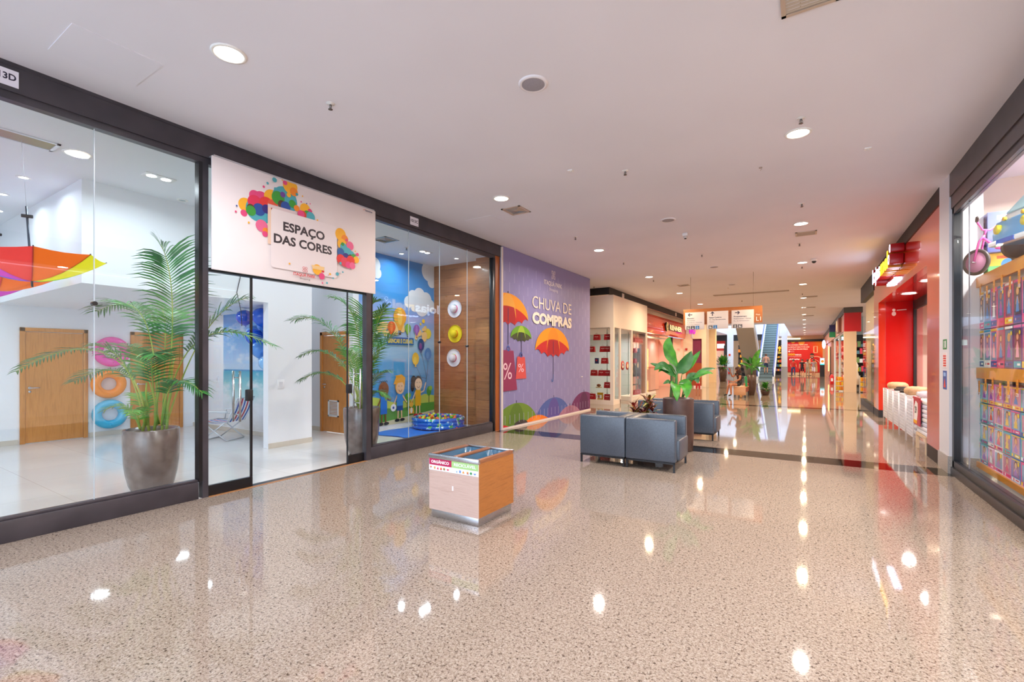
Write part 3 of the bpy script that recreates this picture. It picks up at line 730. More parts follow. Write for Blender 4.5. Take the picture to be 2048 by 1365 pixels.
# ---- fabric banner over the door
bt = thing('banner', 'white fabric banner with coloured bubbles and the words ESPAÇO DAS CORES', 'banner', (-5.60, 2.64, 2.56))
MB().box(-5.62, -5.60, 2.64, 4.98, 2.565, 3.835).build('banner_cloth', speck('banner_cloth_white', 'e6dcdc', 'ebe2e0', 1.5, .7), bt, w=True, bevel=.004)
MB().box(XL+.014, -5.60, 2.66, 4.96, 3.836, 3.85).build('top_batten', M_ALU, bt, w=True)
A = Art((-5.60, 0, 0), (0, 1, 0), (0, 0, 1)); A.clip = (2.65, 4.97, 2.575, 3.825)
S = 1.0
def bub(y, z, r, c): A.disc(y, z, r, c, n=24)
PK, TL, YL, BL, RD, GN, OR, BR = 'e0487e', '4fa9b6', 'f5b22c', '2a4f9a', 'e03a34', '3f9a3a', 'ee8a2a', '5a3d2c'
L1 = [(3.30, 3.60, .045, PK), (3.12, 3.52, .07, PK), (3.20, 3.50, .10, PK), (3.01, 3.38, .085, YL), (2.99, 3.28, .04, PK), (3.15, 3.36, .14, TL), (3.22, 3.29, .08, TL), (3.33, 3.56, .10, YL), (3.50, 3.58, .17, TL), (3.42, 3.62, .055, TL), (3.12, 3.44, .09, 'dd3358'), (3.26, 3.46, .09, RD), (3.34, 3.47, .07, 'e0553c'), (3.17, 3.37, .075, BL), (3.07, 3.36, .05, BR), (3.07, 3.33, .06, GN), (3.26, 3.40, .055, '3c2f7c'), (3.41, 3.58, .085, GN), (3.46, 3.51, .055, BR), (3.51, 3.50, .065, BL), (3.47, 3.64, .035, '6a3f92'), (3.20, 3.18, .075, 'e66a92'), (3.25, 3.13, .04, OR), (3.24, 3.09, .035, PK), (3.60, 3.56, .05, GN), (3.66, 3.52, .04, OR), (3.57, 3.78, .10, YL), (3.50, 3.80, .03, PK), (3.62, 3.72, .055, OR), (3.55, 3.66, .03, YL),
  (3.78, 3.54, .075, YL), (3.85, 3.53, .033, PK), (3.81, 3.47, .06, GN), (3.86, 3.46, .065, TL), (3.75, 3.46, .05, 'd2402a'), (3.72, 3.46, .05, PK), (3.32, 3.86, .015, TL), (3.36, 3.79, .03, TL), (3.27, 3.72, .015, TL), (3.37, 3.68, .02, TL), (3.42, 3.86, .012, YL), (3.46, 3.82, .01, YL), (3.66, 3.70, .018, TL), (3.74, 3.70, .01, YL), (3.72, 3.62, .01, PK), (3.80, 3.62, .008, BL), (3.85, 3.63, .008, PK), (3.96, 3.44, .012, YL), (3.04, 3.18, .012, YL), (2.89, 3.27, .012, PK), (2.90, 3.34, .01, BL), (3.22, 3.66, .015, PK)]
for q in L1: bub(*q)
A.rect(3.27, 3.31, 2.98, 3.46, 'e9c9b0'); A.rect(3.27, 3.66, 3.43, 3.47, 'd9c6c6')
A.poly([(3.31, 3.40), (3.33, 3.43), (4.24, 3.43), (4.27, 3.40), (4.27, 2.72), (4.24, 2.70), (3.33, 2.70), (3.31, 2.73)], 'e8dedd')
A.text('ESPAÇO', 3.47, 3.185, .60, .115, '3a3236', bold=.035); A.text('DAS CORES', 3.345, 3.01, .84, .115, '3a3236', bold=.035)
L2 = [(4.33, 3.33, .09, YL), (4.40, 3.28, .06, OR), (4.35, 3.20, .075, YL), (4.49, 3.20, .065, 'e6658e'), (4.43, 3.27, .02, PK), (4.38, 3.16, .06, TL), (4.44, 3.08, .09, TL), (4.52, 3.08, .05, TL), (4.33, 3.08, .06, '2a5f9a'), (4.42, 3.03, .055, '3a2f7a'), (4.50, 3.03, .05, BR), (4.55, 3.05, .045, GN), (4.60, 3.02, .05, YL), (4.33, 2.98, .07, RD), (4.40, 2.95, .07, 'dd4258'), (4.50, 2.99, .07, 'e03a34'), (4.46, 2.92, .05, PK), (4.53, 2.92, .05, 'e6658e'), (4.62, 3.10, .025, PK), (4.36, 3.20, .025, GN), (4.66, 3.05, .008, PK), (4.58, 3.14, .01, YL),
  (3.95, 2.77, .07, YL), (4.04, 2.76, .018, RD), (4.02, 2.69, .045, PK), (3.55, 2.78, .012, YL), (4.15, 2.74, .015, YL), (4.27, 2.76, .025, TL), (4.36, 2.80, .013, TL), (4.20, 2.69, .012, TL), (4.10, 2.61, .015, TL), (4.03, 2.60, .012, PK), (4.31, 3.36, .015, YL), (4.32, 2.92, .02, TL), (4.12, 2.72, .006, PK)]
for q in L2: bub(*q)
A.poly([(3.86, 2.82), (4.06, 2.82), (4.05, 2.77), (3.88, 2.77)], 'efc98c')
A.text('ITAQUÁ PARK', 3.60, 2.645, .32, .038, 'd22a30', bold=.02); A.text('Shopping', 3.69, 2.605, .15, .022, '6a5a5a')
for sx, sz in ((-1, 1), (1, 1), (1, -1), (-1, -1)): A.ring(3.765+sx*.018, 2.74+sz*.019, .015, .005, 'd2555a', 0, 2*pi, 10)
A.text('lumine', 4.76, 3.775, .13, .03, '2c3560', bold=.02); A.disc(4.735, 3.79, .008, 'e86a4a')
A.build('bubble_print', None, bt, w=True)
t = thing('number_plate', 'white number plate reading 1013D on the dark beam at the left edge', 'sign', (XL+.015, .95, 3.9))
MB().box(XL+.015, XL+.019, .95, 1.15, 3.87, 4.01).build('plate', mat('e9e6f0', .5), t, w=True)
Art((XL+.019, 0, 0), (0, 1, 0), (0, 0, 1)).text('1013D', .965, 3.92, .17, .055, '26223a', bold=.03).build('lettering', None, t, w=True)
t = thing('number_plate', 'white number plate reading 1013C on the dark beam above the mural bay', 'sign', (XL+.015, 5.83, 3.86))
MB().box(XL+.015, XL+.019, 5.83, 6.03, 3.865, 4.005).build('plate', mat('e9e6f0', .5), t, w=True)
Art((XL+.019, 0, 0), (0, 1, 0), (0, 0, 1)).text('1013C', 5.845, 3.915, .17, .05, '26223a', bold=.03).build('lettering', None, t, w=True)

# ---- playground mural
A = Art((-7.93, 0, 0), (0, 1, 0), (0, 0, 1)); A.clip = (6.60, 8.945, .09, 3.895)
def grad(name, axis, stops, off, sc):
    m, nt, bb, new, L = nodes(name)
    tc = new('ShaderNodeTexCoord'); sx = new('ShaderNodeSeparateXYZ'); L(tc.outputs['Object'], sx.inputs[0])
    n = new('ShaderNodeTexNoise'); n.inputs['Scale'].default_value = 1.1; n.inputs['Detail'].default_value = 5; mp = new('ShaderNodeMapping'); mp.inputs['Scale'].default_value = (.6, .6, 3); L(tc.outputs['Object'], mp.inputs[0]); L(mp.outputs[0], n.inputs['Vector'])
    ma = new('ShaderNodeMath'); ma.operation = 'MULTIPLY_ADD'; L(n.outputs[0], ma.inputs[0]); ma.inputs[1].default_value = .35; 
    mb_ = new('ShaderNodeMath'); mb_.operation = 'MULTIPLY_ADD'; L(sx.outputs[axis], mb_.inputs[0]); mb_.inputs[1].default_value = sc; mb_.inputs[2].default_value = off-.17
    L(mb_.outputs[0], ma.inputs[2]); r = ramp(nt, stops); L(ma.outputs[0], r.inputs[0]); L(r.outputs[0], bb.inputs['Base Color']); bb.inputs['Roughness'].default_value = .55; return m
A.rect(6.6, 8.95, .09, 3.9, grad('mural_sky', 2, [(0, '3f8fd2'), (.35, '4aa3dc'), (.5, 'a5cdea'), (.62, 'a3b5e4'), (.8, '3f93d6'), (1, '2f86d0')], 0, 1/3.9))
for (y, z, r) in ((7.02, 3.62, .17), (6.9, 3.55, .2), (7.1, 3.45, .12), (8.75, 3.75, .25), (8.86, 3.5, .15), (8.95, 3.9, .3)): A.disc(y, z, r, 'dfe3e8', ry=r)
for (y, z, r) in ((8.05, 2.92, .14), (8.2, 3.05, .17), (8.42, 3.1, .2), (8.65, 3.02, .2), (8.8, 2.9, .16), (8.5, 2.85, .24), (8.25, 2.85, .15)): A.disc(y, z, r, 'dde0e6')
for i in range(9): A.rect(6.9+i*.22, 6.9+i*.22+.16, .6, .95+.18*((i*7) % 3), '5c9cd6')
A.poly([(6.6, .09), (6.6, .8), (7.1, .72), (7.6, .58), (8.2, .62), (8.6, .72), (8.95, .66), (8.95, .09)], 'c6d65e')
A.poly([(6.6, .09), (6.6, .45), (7.1, .50), (7.8, .42), (8.4, .50), (8.95, .50), (8.95, .09)], '5aa03c')
A.poly([(6.6, .09), (6.6, .12), (8.95, .30), (8.95, .09)], 'd9cfa8')
for (y, z) in ((8.75, .75), (8.0, .62)):
    A.rect(y-.012, y+.012, z-.25, z, '5a4a30'); A.disc(y, z+.03, .085, '4f9a34', ry=.12); A.disc(y+.06, z+.1, .06, '8cc63e')
# paint splashes, hot air balloons, party balloons
Rm = random.Random(5)
for (y, z, r, c) in ((7.1, 2.45, .07, 'cddc3a'), (7.25, 2.3, .03, 'cddc3a'), (8.7, 2.2, .13, 'f2d84a'), (8.55, 2.5, .05, 'f5cf3a'), (8.45, 2.42, .03, 'f5cf3a'), (8.62, 2.35, .04, 'f5cf3a')): A.disc(y, z, r, c)
for (y, z) in ((7.3, 2.25), (7.7, 2.25), (8.45, 2.2)):
    for k in range(10): A.disc(y+Rm.uniform(-.16, .16), z+Rm.uniform(-.13, .13), Rm.uniform(.04, .09), 'f3c987', n=10)
def hab(y, z, r, c, c2):
    A.poly([(y-r*.85, z-.1*r), (y-r*.2, z-1.35*r), (y+r*.2, z-1.35*r), (y+r*.85, z-.1*r)], c); A.disc(y, z+r*.25, r, c, ry=r*1.05); A.disc(y, z+r*.2, r*.35, c2, ry=r*1.0)
    A.rect(y-r*.16, y+r*.16, z-1.85*r, z-1.6*r, '5a3426')
hab(7.76, 2.5, .2, 'eda63a', 'f2c25a'); hab(7.5, 2.27, .12, 'e2602a', 'ec8040'); hab(8.01, 2.27, .10, '7cae48', '94c45a'); hab(8.3, 2.27, .10, '9a62b4', 'b07cc8')
A.rect(7.36, 8.2, 1.90, 2.07, '1d5aa6'); A.text('BRINCAR E CUIDAR', 7.39, 1.935, .78, .10, 'f2d23a', bold=.03)
for (y, z, c, c2) in ((8.45, 1.92, '1f3f86', '8a3a96'), (8.26, 1.58, 'f0c02a', 'f5d24a'), (8.7, 1.70, '3f86cc', '5a9cdc')):
    A.line([(y, z-.15), (y+(8.64-y)*.5, z-.45), (8.64, 1.1), (8.62, .95)], .008, '2a2a30')
    A.poly([(y-.03, z-.19), (y+.03, z-.19), (y, z-.12)], c); A.disc(y, z, .115, c, ry=.15); A.disc(y-.02, z-.03, .05, c2, ry=.08)
# three generic cartoon children
def kid(y, z0, skin, shirt, short, hair, kind):
    A.k += 1
    A.line([(y-.05, z0+.30), (y-.06, z0+.06)], .035, skin); A.line([(y+.05, z0+.30), (y+.06, z0+.06)], .035, skin)
    A.disc(y-.08, z0+.035, .075, '1b1b22' if kind != 2 else 'c81e28', ry=.035); A.disc(y+.08, z0+.035, .075, '1b1b22' if kind != 2 else 'c81e28', ry=.035)
    A.poly([(y-.10, z0+.25), (y+.10, z0+.25), (y+.09, z0+.40), (y-.09, z0+.40)], short)
    A.line([(y-.08, z0+.60), (y-.19, z0+.40), (y-.2, z0+.3)], .035, skin)
    A.line([(y+.08, z0+.60), (y+.22, z0+.55 if kind == 0 else z0+.42)] if kind < 2 else [(y+.07, z0+.56), (y+.2, z0+.6), (y+.27, z0+.80)], .035, skin)
    A.poly([(y-.10, z0+.36), (y+.10, z0+.36), (y+.085, z0+.64), (y-.085, z0+.64)], shirt)
    if kind == 1: A.disc(y-.2, z0+.33, .085, 'f0f2f6'); A.disc(y-.2, z0+.33, .03, '2a4a9a')
    if kind == 2: A.disc(y-.15, z0+.86, .09, hair, ry=.12); A.disc(y-.19, z0+.72, .06, hair, ry=.12)
    A.disc(y, z0+.80, .145, hair if kind else skin, ry=.17)
    A.disc(y+.01, z0+.77, .125, skin, ry=.145)
    if kind == 1: A.poly([(y-.2, z0+.85), (y-.12, z0+1.03), (y-.16, z0+1.05), (y+.05, z0+1.08), (y+.17, z0+1.0), (y+.15, z0+.8), (y+.1, z0+.9), (y-.08, z0+.88)], hair)
    if kind == 0:
        for k in range(4): A.ring(y-.1+k*.06, z0+.96, .025, .01, hair, -.5, 3.2, 8)
    for s_ in (-1, 1): A.ring(y+.01+s_*.045, z0+.80, .018, .008, '2a1d1a', 0, pi, 6)
    A.ring(y+.01, z0+.73, .045, .012, 'ffffff' if kind == 0 else '7a2a20', pi, 2*pi, 8)
kid(7.26, .10, '8a4f2a', '2f7fd6', '2a74d0', '1a1414', 0); kid(7.74, .14, 'f2c79a', '3f93dc', '1f4f9c', 'f0a81e', 1); kid(8.33, .20, 'f5d2b0', 'f0b81e', 'f0b81e', '221a1c', 2)
A.poly([(8.0, .28), (8.2, .28), (8.17, .42), (8.03, .42)], 'e8a52e'); A.disc(8.1, .50, .065, 'f0b848'); A.poly([(8.04, .54), (8.06, .62), (8.09, .55)], 'c8862a'); A.poly([(8.12, .55), (8.15, .62), (8.16, .53)], 'c8862a'); A.disc(8.1, .36, .04, 'f5ead8', ry=.07)
mp_ = A.build('playground_mural'); mp_['kind'] = 'structure'
# ---- beach photo wall
def beach_mat():
    m, nt, bb, new, L = nodes('beach_photo')
    tc = new('ShaderNodeTexCoord'); sx = new('ShaderNodeSeparateXYZ'); L(tc.outputs['Object'], sx.inputs[0])
    n = new('ShaderNodeTexNoise'); n.inputs['Scale'].default_value = 2.2; n.inputs['Detail'].default_value = 6; mp = new('ShaderNodeMapping'); mp.inputs['Scale'].default_value = (.7, 1, 1.5); L(tc.outputs['Object'], mp.inputs[0]); L(mp.outputs[0], n.inputs['Vector'])
    base = new('ShaderNodeMapRange'); base.inputs[1].default_value = 0; base.inputs[2].default_value = 2.5; L(sx.outputs[2], base.inputs[0])
    r = ramp(nt, [(0, 'dcd6d0'), (.2, 'e6eaee'), (.3, 'c8e4e6'), (.42, '8fd0d6'), (.52, '4fb0cc'), (.535, '3f8fc8'), (.54, 'bcd8f0'), (.8, '7fb4e8'), (1, '5a9ae0')]); L(base.outputs[0], r.inputs[0])
    c = ramp(nt, [(.5, (0, 0, 0)), (.68, (1, 1, 1))]); L(n.outputs[0], c.inputs[0])
    mx = new('ShaderNodeMixRGB'); L(c.outputs[0], mx.inputs[0]); L(r.outputs[0], mx.inputs[1]); mx.inputs[2].default_value = lin('eef2f6'); L(mx.outputs[0], bb.inputs['Base Color']); bb.inputs['Roughness'].default_value = .4; return m
A = Art((0, 5.35, 0), (1, 0, 0), (0, 0, 1)); A.rect(-10.85, -8.085, .10, 2.54, beach_mat()); m_ = A.build('beach_print'); m_['kind'] = 'structure'
# wall switches
def plate(lab, x, y, z, w=.08, h=.12, axis='X', name='switch_plate', cat='switch'):
    t = thing(name, lab, cat, (x, y, z))
    if axis == 'X': MB().box(0, .008, -w/2, w/2, -h/2, h/2).build('plate', mat('f0f0f2', .4), t, bevel=.002); MB().box(.008, .012, -w/4, w/4, -h/4, h/4).build('rocker', mat('dddde2', .4), t)
    else: MB().box(-w/2, w/2, -.008, 0, -h/2, h/2).build('plate', mat('f0f0f2', .4), t, bevel=.002); MB().box(-w/4, w/4, -.012, -.008, -h/4, h/4).build('rocker', mat('dddde2', .4), t)
plate('white switch plate on the white partition left of the open doorway palm', -7.93, 4.88, 1.12, .13, .16)
plate('white switch on the wall left of the beach picture', -11.1, 5.35, 1.12, .1, .14, 'Y')
plate('upper white socket on the alcove wall beside the vented timber door', -9.5, 6.45, .62, .08, .12, 'Y', 'wall_socket', 'socket'); plate('lower white socket on the alcove wall beside the vented timber door', -9.5, 6.45, .40, .08, .12, 'Y', 'wall_socket', 'socket')
t = thing('wall_siren', 'white oval wall alarm on the grey bulkhead above the palm, at the door post', 'alarm', (-7.93, 4.15, 3.36))
MB().use(mat('eef0f4', .4), True).ball((.03, 0, 0), .10, 16, 10, (.45, .75, 1.5)).build('housing', None, t); MB().use(M_BLACKM, True).tube([(.03, .03, -.14), (.03, .02, -.4), (.02, -.04, -.7), (.03, .02, -1.0), (.02, .04, -1.25)], .006, 6).build('cable', None, t)
# ================================================================ THINGS IN THE WHITE SHOP
RV = Vector((.8472, .5313, 0)); FV = Vector((-.5313, .8472, 0))
def bez(p, t):
    a, b_, c, d = p; u = 1-t
    return a*(u*u*u) + b_*(3*u*u*t) + c*(3*u*t*t) + d*(t*t*t)
def frond(parent, P, n=34, L=.34, s0=.28, m=None, stem=None, seed=0, width=.011, droop=.35, rs=.008):
    """feather leaf: rachis along a cubic curve with paired leaflets"""
    R = random.Random(seed); P = [Vector(q) for q in P]
    pts = [bez(P, i/20) for i in range(21)]
    b = MB(); b.use(stem or M_PALMS, True); b.tube(pts, [rs*(1-.8*i/20) + .0015 for i in range(21)], 6)
    b.use(m or M_PALM, False)
    for i in range(n):
        t = s0 + (1-s0)*(i+.5)/n; p = bez(P, t); d = (bez(P, min(1, t+.02)) - bez(P, t-.02)).normalized()
        up = Vector((0, 0, 1)); side = d.cross(up)
        if side.length < .25: side = d.cross(FV)
        side.normalize(); nrm = side.cross(d).normalized()
        u_ = (t-s0)/(1-s0); ll = L*(.35 + 1.1*sin(pi*min(1, u_*.9+.08))**.8*.75)*R.uniform(.85, 1.1)
        for s_ in (-1, 1):
            fw = .45 + .55*u_
            dr = (side*s_ + d*fw + nrm*R.uniform(.05, .35)).normalized()
            w = width*R.uniform(.8, 1.2)
            q = [p]; dd = dr.copy()
            for k in range(4):
                dd = (dd + Vector((0, 0, -droop*.25*(k+.4)))).normalized(); q.append(q[-1] + dd*ll/4)
            ws = [w*.35, w, w*.95, w*.6, .0006]
            wd = dd.cross(nrm); wd = (d - dr*d.dot(dr)); wd = wd.normalized() if wd.length > 1e-4 else d
            vs = []
            for k in range(5): vs += [q[k]-wd*ws[k], q[k]+wd*ws[k]]
            b.add(vs, [(2*k, 2*k+1, 2*k+3, 2*k+2) for k in range(4)])
    return b.build('frond', None, parent)
def pot(parent, r, h, m, n=40, oval=1.0, saucer=True):
    prof = [(r*.58, .015), (r*.64, .02), (r*.80, h*.16), (r*.91, h*.34), (r*.97, h*.52), (r*.995, h*.75), (r, h-.01), (r-.008, h), (r-.03, h), (r-.035, h-.05), (r-.06, h-.06)]
    b = MB().use(m, True).lathe((0, 0, 0), prof, n); o = b.build('pot', None, parent)
    MB().use(M_SOIL, True).lathe((0, 0, h-.06), [(.001, .02), (r*.5, .015), (r-.04, 0)], 24, False).build('soil', None, parent)
    if saucer: MB().use(m, True).lathe((0, 0, 0), [(r*.5, 0), (r*.66, .0), (r*.68, .018), (r*.6, .02)], 32).build('saucer', None, parent)
    return o
def palm(name, label, loc, specs, r, h, seed, canes):
    t = thing(name, label, 'palm', loc, 0, None); pot(t, r, h, M_POT)
    def W_(r_, f_, z_): v = RV*r_ + FV*f_; return Vector((v.x, v.y, z_))
    for i, (r0, r1, zt, wv) in enumerate(canes):
        pts = [W_(r0 + (r1-r0)*k/6 + .01*sin(k*2+i), wv*k/6, h-.06 + (zt-h)*k/6) for k in range(7)]
        MB().use(M_PALMS, True).tube(pts, [.017-.0015*k for k in range(7)], 8).build('stem', None, t)
    for i, sp_ in enumerate(specs):
        P = [W_(*q) for q in sp_[0]]
        frond(t, P, n=int(sp_[1]*.74), L=sp_[2]*1.12, s0=sp_[3], seed=seed+i, m=(M_PALM2 if len(sp_) > 4 else M_PALM))
    return t
M_PALM2 = leafmat('palm_green_fresh', '3f8f30', '6aa83e')
h = .76
S1 = [
 ([(.12, .0, .8), (.26, .0, 1.6), (.34, -.05, 2.5), (.18, -.1, 2.86)], 46, .42, .42),
 ([(.05, .02, .8), (.02, .05, 1.9), (-.15, .1, 2.45), (-.72, .1, 2.12)], 38, .30, .40),
 ([(-.02, -.05, .8), (-.05, -.1, 1.6), (-.55, -.15, 1.95), (-1.36, -.2, 1.42)], 46, .20, .42),
 ([(-.05, .0, .8), (-.1, .0, 1.4), (-.4, .0, 1.6), (-.90, .0, 1.30)], 34, .24, .40),
 ([(.15, .0, .8), (.22, .05, 1.7), (.50, .15, 2.15), (1.30, .2, 1.72)], 46, .30, .40),
 ([(.15, -.05, .8), (.2, -.1, 1.2), (.38, -.15, 1.50), (.72, -.2, 1.18)], 36, .24, .35),
 ([(.05, .1, .8), (.0, .2, 1.6), (-.1, .4, 2.2), (-.35, .6, 2.2)], 34, .30, .40),
 ([(.1, .1, .8), (.2, .3, 1.6), (.4, .45, 2.2), (.75, .6, 2.35)], 36, .34, .40),
 ([(.0, -.1, .8), (-.05, -.15, 1.3), (-.15, -.25, 1.75), (-.3, -.45, 1.7)], 30, .24, .36),
 ([(.1, -.05, .8), (.12, -.15, 1.3), (.2, -.3, 1.75), (.35, -.42, 1.6)], 30, .26, .35),
 ([(.05, .05, .8), (.0, .0, 1.3), (-.2, .1, 1.7), (-.55, .2, 1.75)], 30, .26, .40),
 ([(-.1, -.05, .76), (-.14, -.08, 1.0), (-.25, -.12, 1.1), (-.42, -.15, .98)], 20, .16, .2, 1),
 ([(-.12, .05, .76), (-.14, .06, 1.0), (-.16, .1, 1.15), (-.28, .1, 1.15)], 20, .15, .2, 1),
 ([(-.05, -.1, .76), (-.05, -.14, .95), (-.05, -.2, 1.05), (.02, -.3, .98)], 20, .15, .2, 1),
]
palm('potted_palm', 'largest potted palm in a tall oval bronze pot behind the left glass', (-6.40, 2.37, 0), S1, .268, h, 10, [(.02, .10, 1.5, 0), (.16, .26, 1.65, 0), (-.03, -.03, 1.35, -.05), (.12, .14, 1.4, .08), (-.1, -.1, 1.2, .05)])
S2 = [
 ([(-.02, 0, .8), (-.15, 0, 1.5), (-.45, 0, 2.45), (-1.12, 0, 2.20)], 44, .34, .42),
 ([(.0, 0, .8), (.0, 0, 1.6), (.05, -.1, 2.5), (-.46, -.1, 2.56)], 46, .30, .48, 1),
 ([(.02, 0, .8), (.05, .05, 1.5), (-.02, .1, 2.4), (.18, .1, 2.50)], 46, .42, .42, 1),
 ([(.05, 0, .8), (.1, .0, 1.5), (.15, .05, 2.1), (.40, .0, 2.45)], 34, .22, .55),
 ([(-.05, 0, .8), (-.1, 0, 1.3), (-.5, 0, 1.95), (-1.02, 0, 1.60)], 40, .22, .42),
 ([(-.05, -.05, .8), (-.2, -.05, 1.2), (-.5, -.1, 1.55), (-.98, -.1, 1.20)], 40, .22, .38),
 ([(.05, 0, .8), (.1, .1, 1.3), (.2, .1, 1.8), (.52, .1, 1.98)], 34, .28, .40, 1),
 ([(.08, 0, .8), (.12, -.05, 1.1), (.25, -.1, 1.4), (.50, -.12, 1.36)], 30, .24, .3),
 ([(.1, -.05, .8), (.15, -.1, 1.0), (.3, -.1, 1.15), (.45, -.15, .95)], 28, .20, .25),
 ([(-.05, .1, .8), (-.1, .2, 1.3), (-.2, .35, 1.8), (-.4, .5, 1.75)], 30, .26, .38),
 ([(.0, -.05, .8), (-.02, -.12, 1.2), (-.05, -.2, 1.6), (-.2, -.35, 1.7)], 32, .25, .35, 1),
 ([(.03, .05, .8), (.05, .1, 1.2), (.1, .25, 1.7), (.15, .45, 1.9)], 30, .26, .4),
 ([(.0, .0, .8), (.0, .0, 1.1), (.05, -.1, 1.45), (.2, -.2, 1.6)], 30, .24, .3, 1),
]
palm('potted_palm', 'potted palm with yellow-green stems in a tall bronze pot at the open shop doorway', (-6.14, 5.17, 0), S2, .285, .78, 50, [(.0, -.02, 1.4, 0), (-.04, -.12, 1.25, 0), (.05, .08, 1.3, 0), (.03, .03, 1.15, .05), (-.02, -.03, 1.1, -.05)])
# swim rings on the back wall
for nm, lab, y, z, c, R in (('pink', 'pink inflatable swim ring, top one on the back wall of the white shop', 3.79, 1.72, 'ef3fae', .225), ('orange', 'orange inflatable swim ring, middle one on the back wall of the white shop', 3.74, 1.06, 'f58a1a', .21), ('blue', 'light blue inflatable swim ring, lowest on the back wall behind the palm', 3.76, .44, '3fb4dc', .215)):
    o = MB().use(mat(c, .22, coat=.4), True).torus((0, 0, 0), R, .085, 'X', 40, 14).build('swim_ring', None); o.location = (-12.11, y, z); tag(o, lab, 'swim ring')
    v = MB().use(mat(c, .3), True).tube([(.085, 0, -R), (.11, 0, -R)], .012, 8).build('valve', None, o)
# folding beach chair
t = thing('beach_chair', 'folding aluminium beach chair with red, white and blue striped fabric', 'chair', (-9.58, 4.78, 0), radians(28))
for s_ in (-.26, .26):
    b = MB().use(M_ALU, True)
    b.tube([(-.34, s_, .37), (.20, s_, .36), (.40, s_, .82)], .011, 8)
    b.build('side_frame', None, t)
    MB().use(M_ALU, True).tube([(-.28, s_, .36), (.18, s_, .01)], .011, 8).build('leg', None, t)
    MB().use(M_ALU, True).tube([(.16, s_, .36), (-.32, s_, .01)], .011, 8).build('leg', None, t)
    MB().use(M_ALU, True).tube([(-.22, s_, .37), (-.18, s_, .56), (.27, s_, .54)], .009, 8).build('armrest_tube', None, t)
    MB().use(mat('e9ecef', .4), True).box(-.22, .20, s_-.022, s_+.022, .555, .575).build('armrest', None, t, bevel=.006)
MB().use(M_ALU, True).tube([(.18, -.26, .012), (.18, .26, .012)], .011, 8).tube([(-.32, -.26, .012), (-.32, .26, .012)], .011, 8).tube([(.40, -.26, .82), (.40, .26, .82)], .011, 8).tube([(-.34, -.26, .37), (-.34, .26, .37)], .011, 8).build('cross_bar', None, t)
cs = ['f0eef0', '2a52b0', 'f0eef0', 'c8203a', 'f0eef0', '2a52b0', 'f0eef0', 'c8203a', 'f0eef0', '2a52b0', 'f0eef0']
for nm, pa, pb in (('seat_fabric', (-.34, .37), (.20, .36)), ('back_fabric', (.20, .36), (.40, .82))):
    b = MB()
    for k in range(11):
        y0 = -.25 + .5*k/11; y1 = y0+.5/11; b.use(mat(cs[k], .7)); N = 6; vs = []
        for i in range(N+1):
            q = i/N; sag = -.03*sin(pi*q); x = pa[0]+(pb[0]-pa[0])*q; z = pa[1]+(pb[1]-pa[1])*q
            if nm == 'seat_fabric': z += sag
            else: x -= sag
            vs += [(x, y0, z), (x, y1, z)]
        b.add(vs, [(2*i, 2*i+1, 2*i+3, 2*i+2) for i in range(N)])
    b.build(nm, None, t)
# balloons
bl = None; Rb = random.Random(2)
for i, (x, z, r, c, lab) in enumerate(((-9.12, 2.36, .17, '1f4fc4', 'dark blue balloon at the upper left end of the balloon garland'), (-8.84, 2.22, .17, '5a9be8', 'light blue balloon second from the left in the garland'), (-8.52, 2.34, .20, '2260d8', 'largest royal blue balloon high on the garland'), (-9.18, 2.08, .17, '6fb0f0', 'pale blue balloon hanging lowest at the left end of the garland'), (-8.78, 1.98, .18, '2a66dc', 'royal blue balloon below the light blue one in mid garland'), (-8.45, 2.02, .17, '1d46b8', 'dark blue balloon under the largest one beside the partition'), (-8.62, 1.74, .17, '5a98e6', 'light blue balloon above the palm frond tips in the garland'), (-8.36, 1.78, .15, '2a62d4', 'royal blue balloon against the partition edge, mid height'), (-8.40, 1.48, .14, '8cc4f4', 'very pale blue balloon low in the garland'), (-8.25, 1.55, .13, '2458cc', 'royal blue balloon low beside the partition'), (-8.30, 1.22, .09, '2a5ed0', 'smallest blue balloon at the bottom of the garland'), (-8.27, 2.20, .13, '2456cc', 'royal blue balloon half hidden by the top of the partition'))):
    m = mat(c, .15, coat=.5)
    if bl is None:
        bl = o = thing('balloon', lab, 'balloon', (0, 0, 0), 0, 'balloon garland beside the beach picture')
        b = MB().use(m, True).lathe((0, 0, 0), [(.02, -1.12), (.2, -1.02), (.55, -.78), (.85, -.4), (1, .05), (.95, .42), (.72, .76), (.4, .94), (.001, 1.0)], 20); body = b.build('skin', None, o)
        MB().use(m, True).lathe((0, 0, 0), [(.02, -1.1), (.1, -1.22), (.02, -1.18)], 10).build('knot', None, o)
    else:
        o = copy_tree(bl, label=lab)
        for c_ in kids(o): c_.data = c_.data.copy(); c_.data.materials[0] = m
    o.location = (x, 4.98 + (.13 if i % 2 else -.10), z); o.scale = (r*.88, r*.88, r*.88)
    o.rotation_euler = (Rb.uniform(-.3, .3), Rb.uniform(-.3, .3), 0)
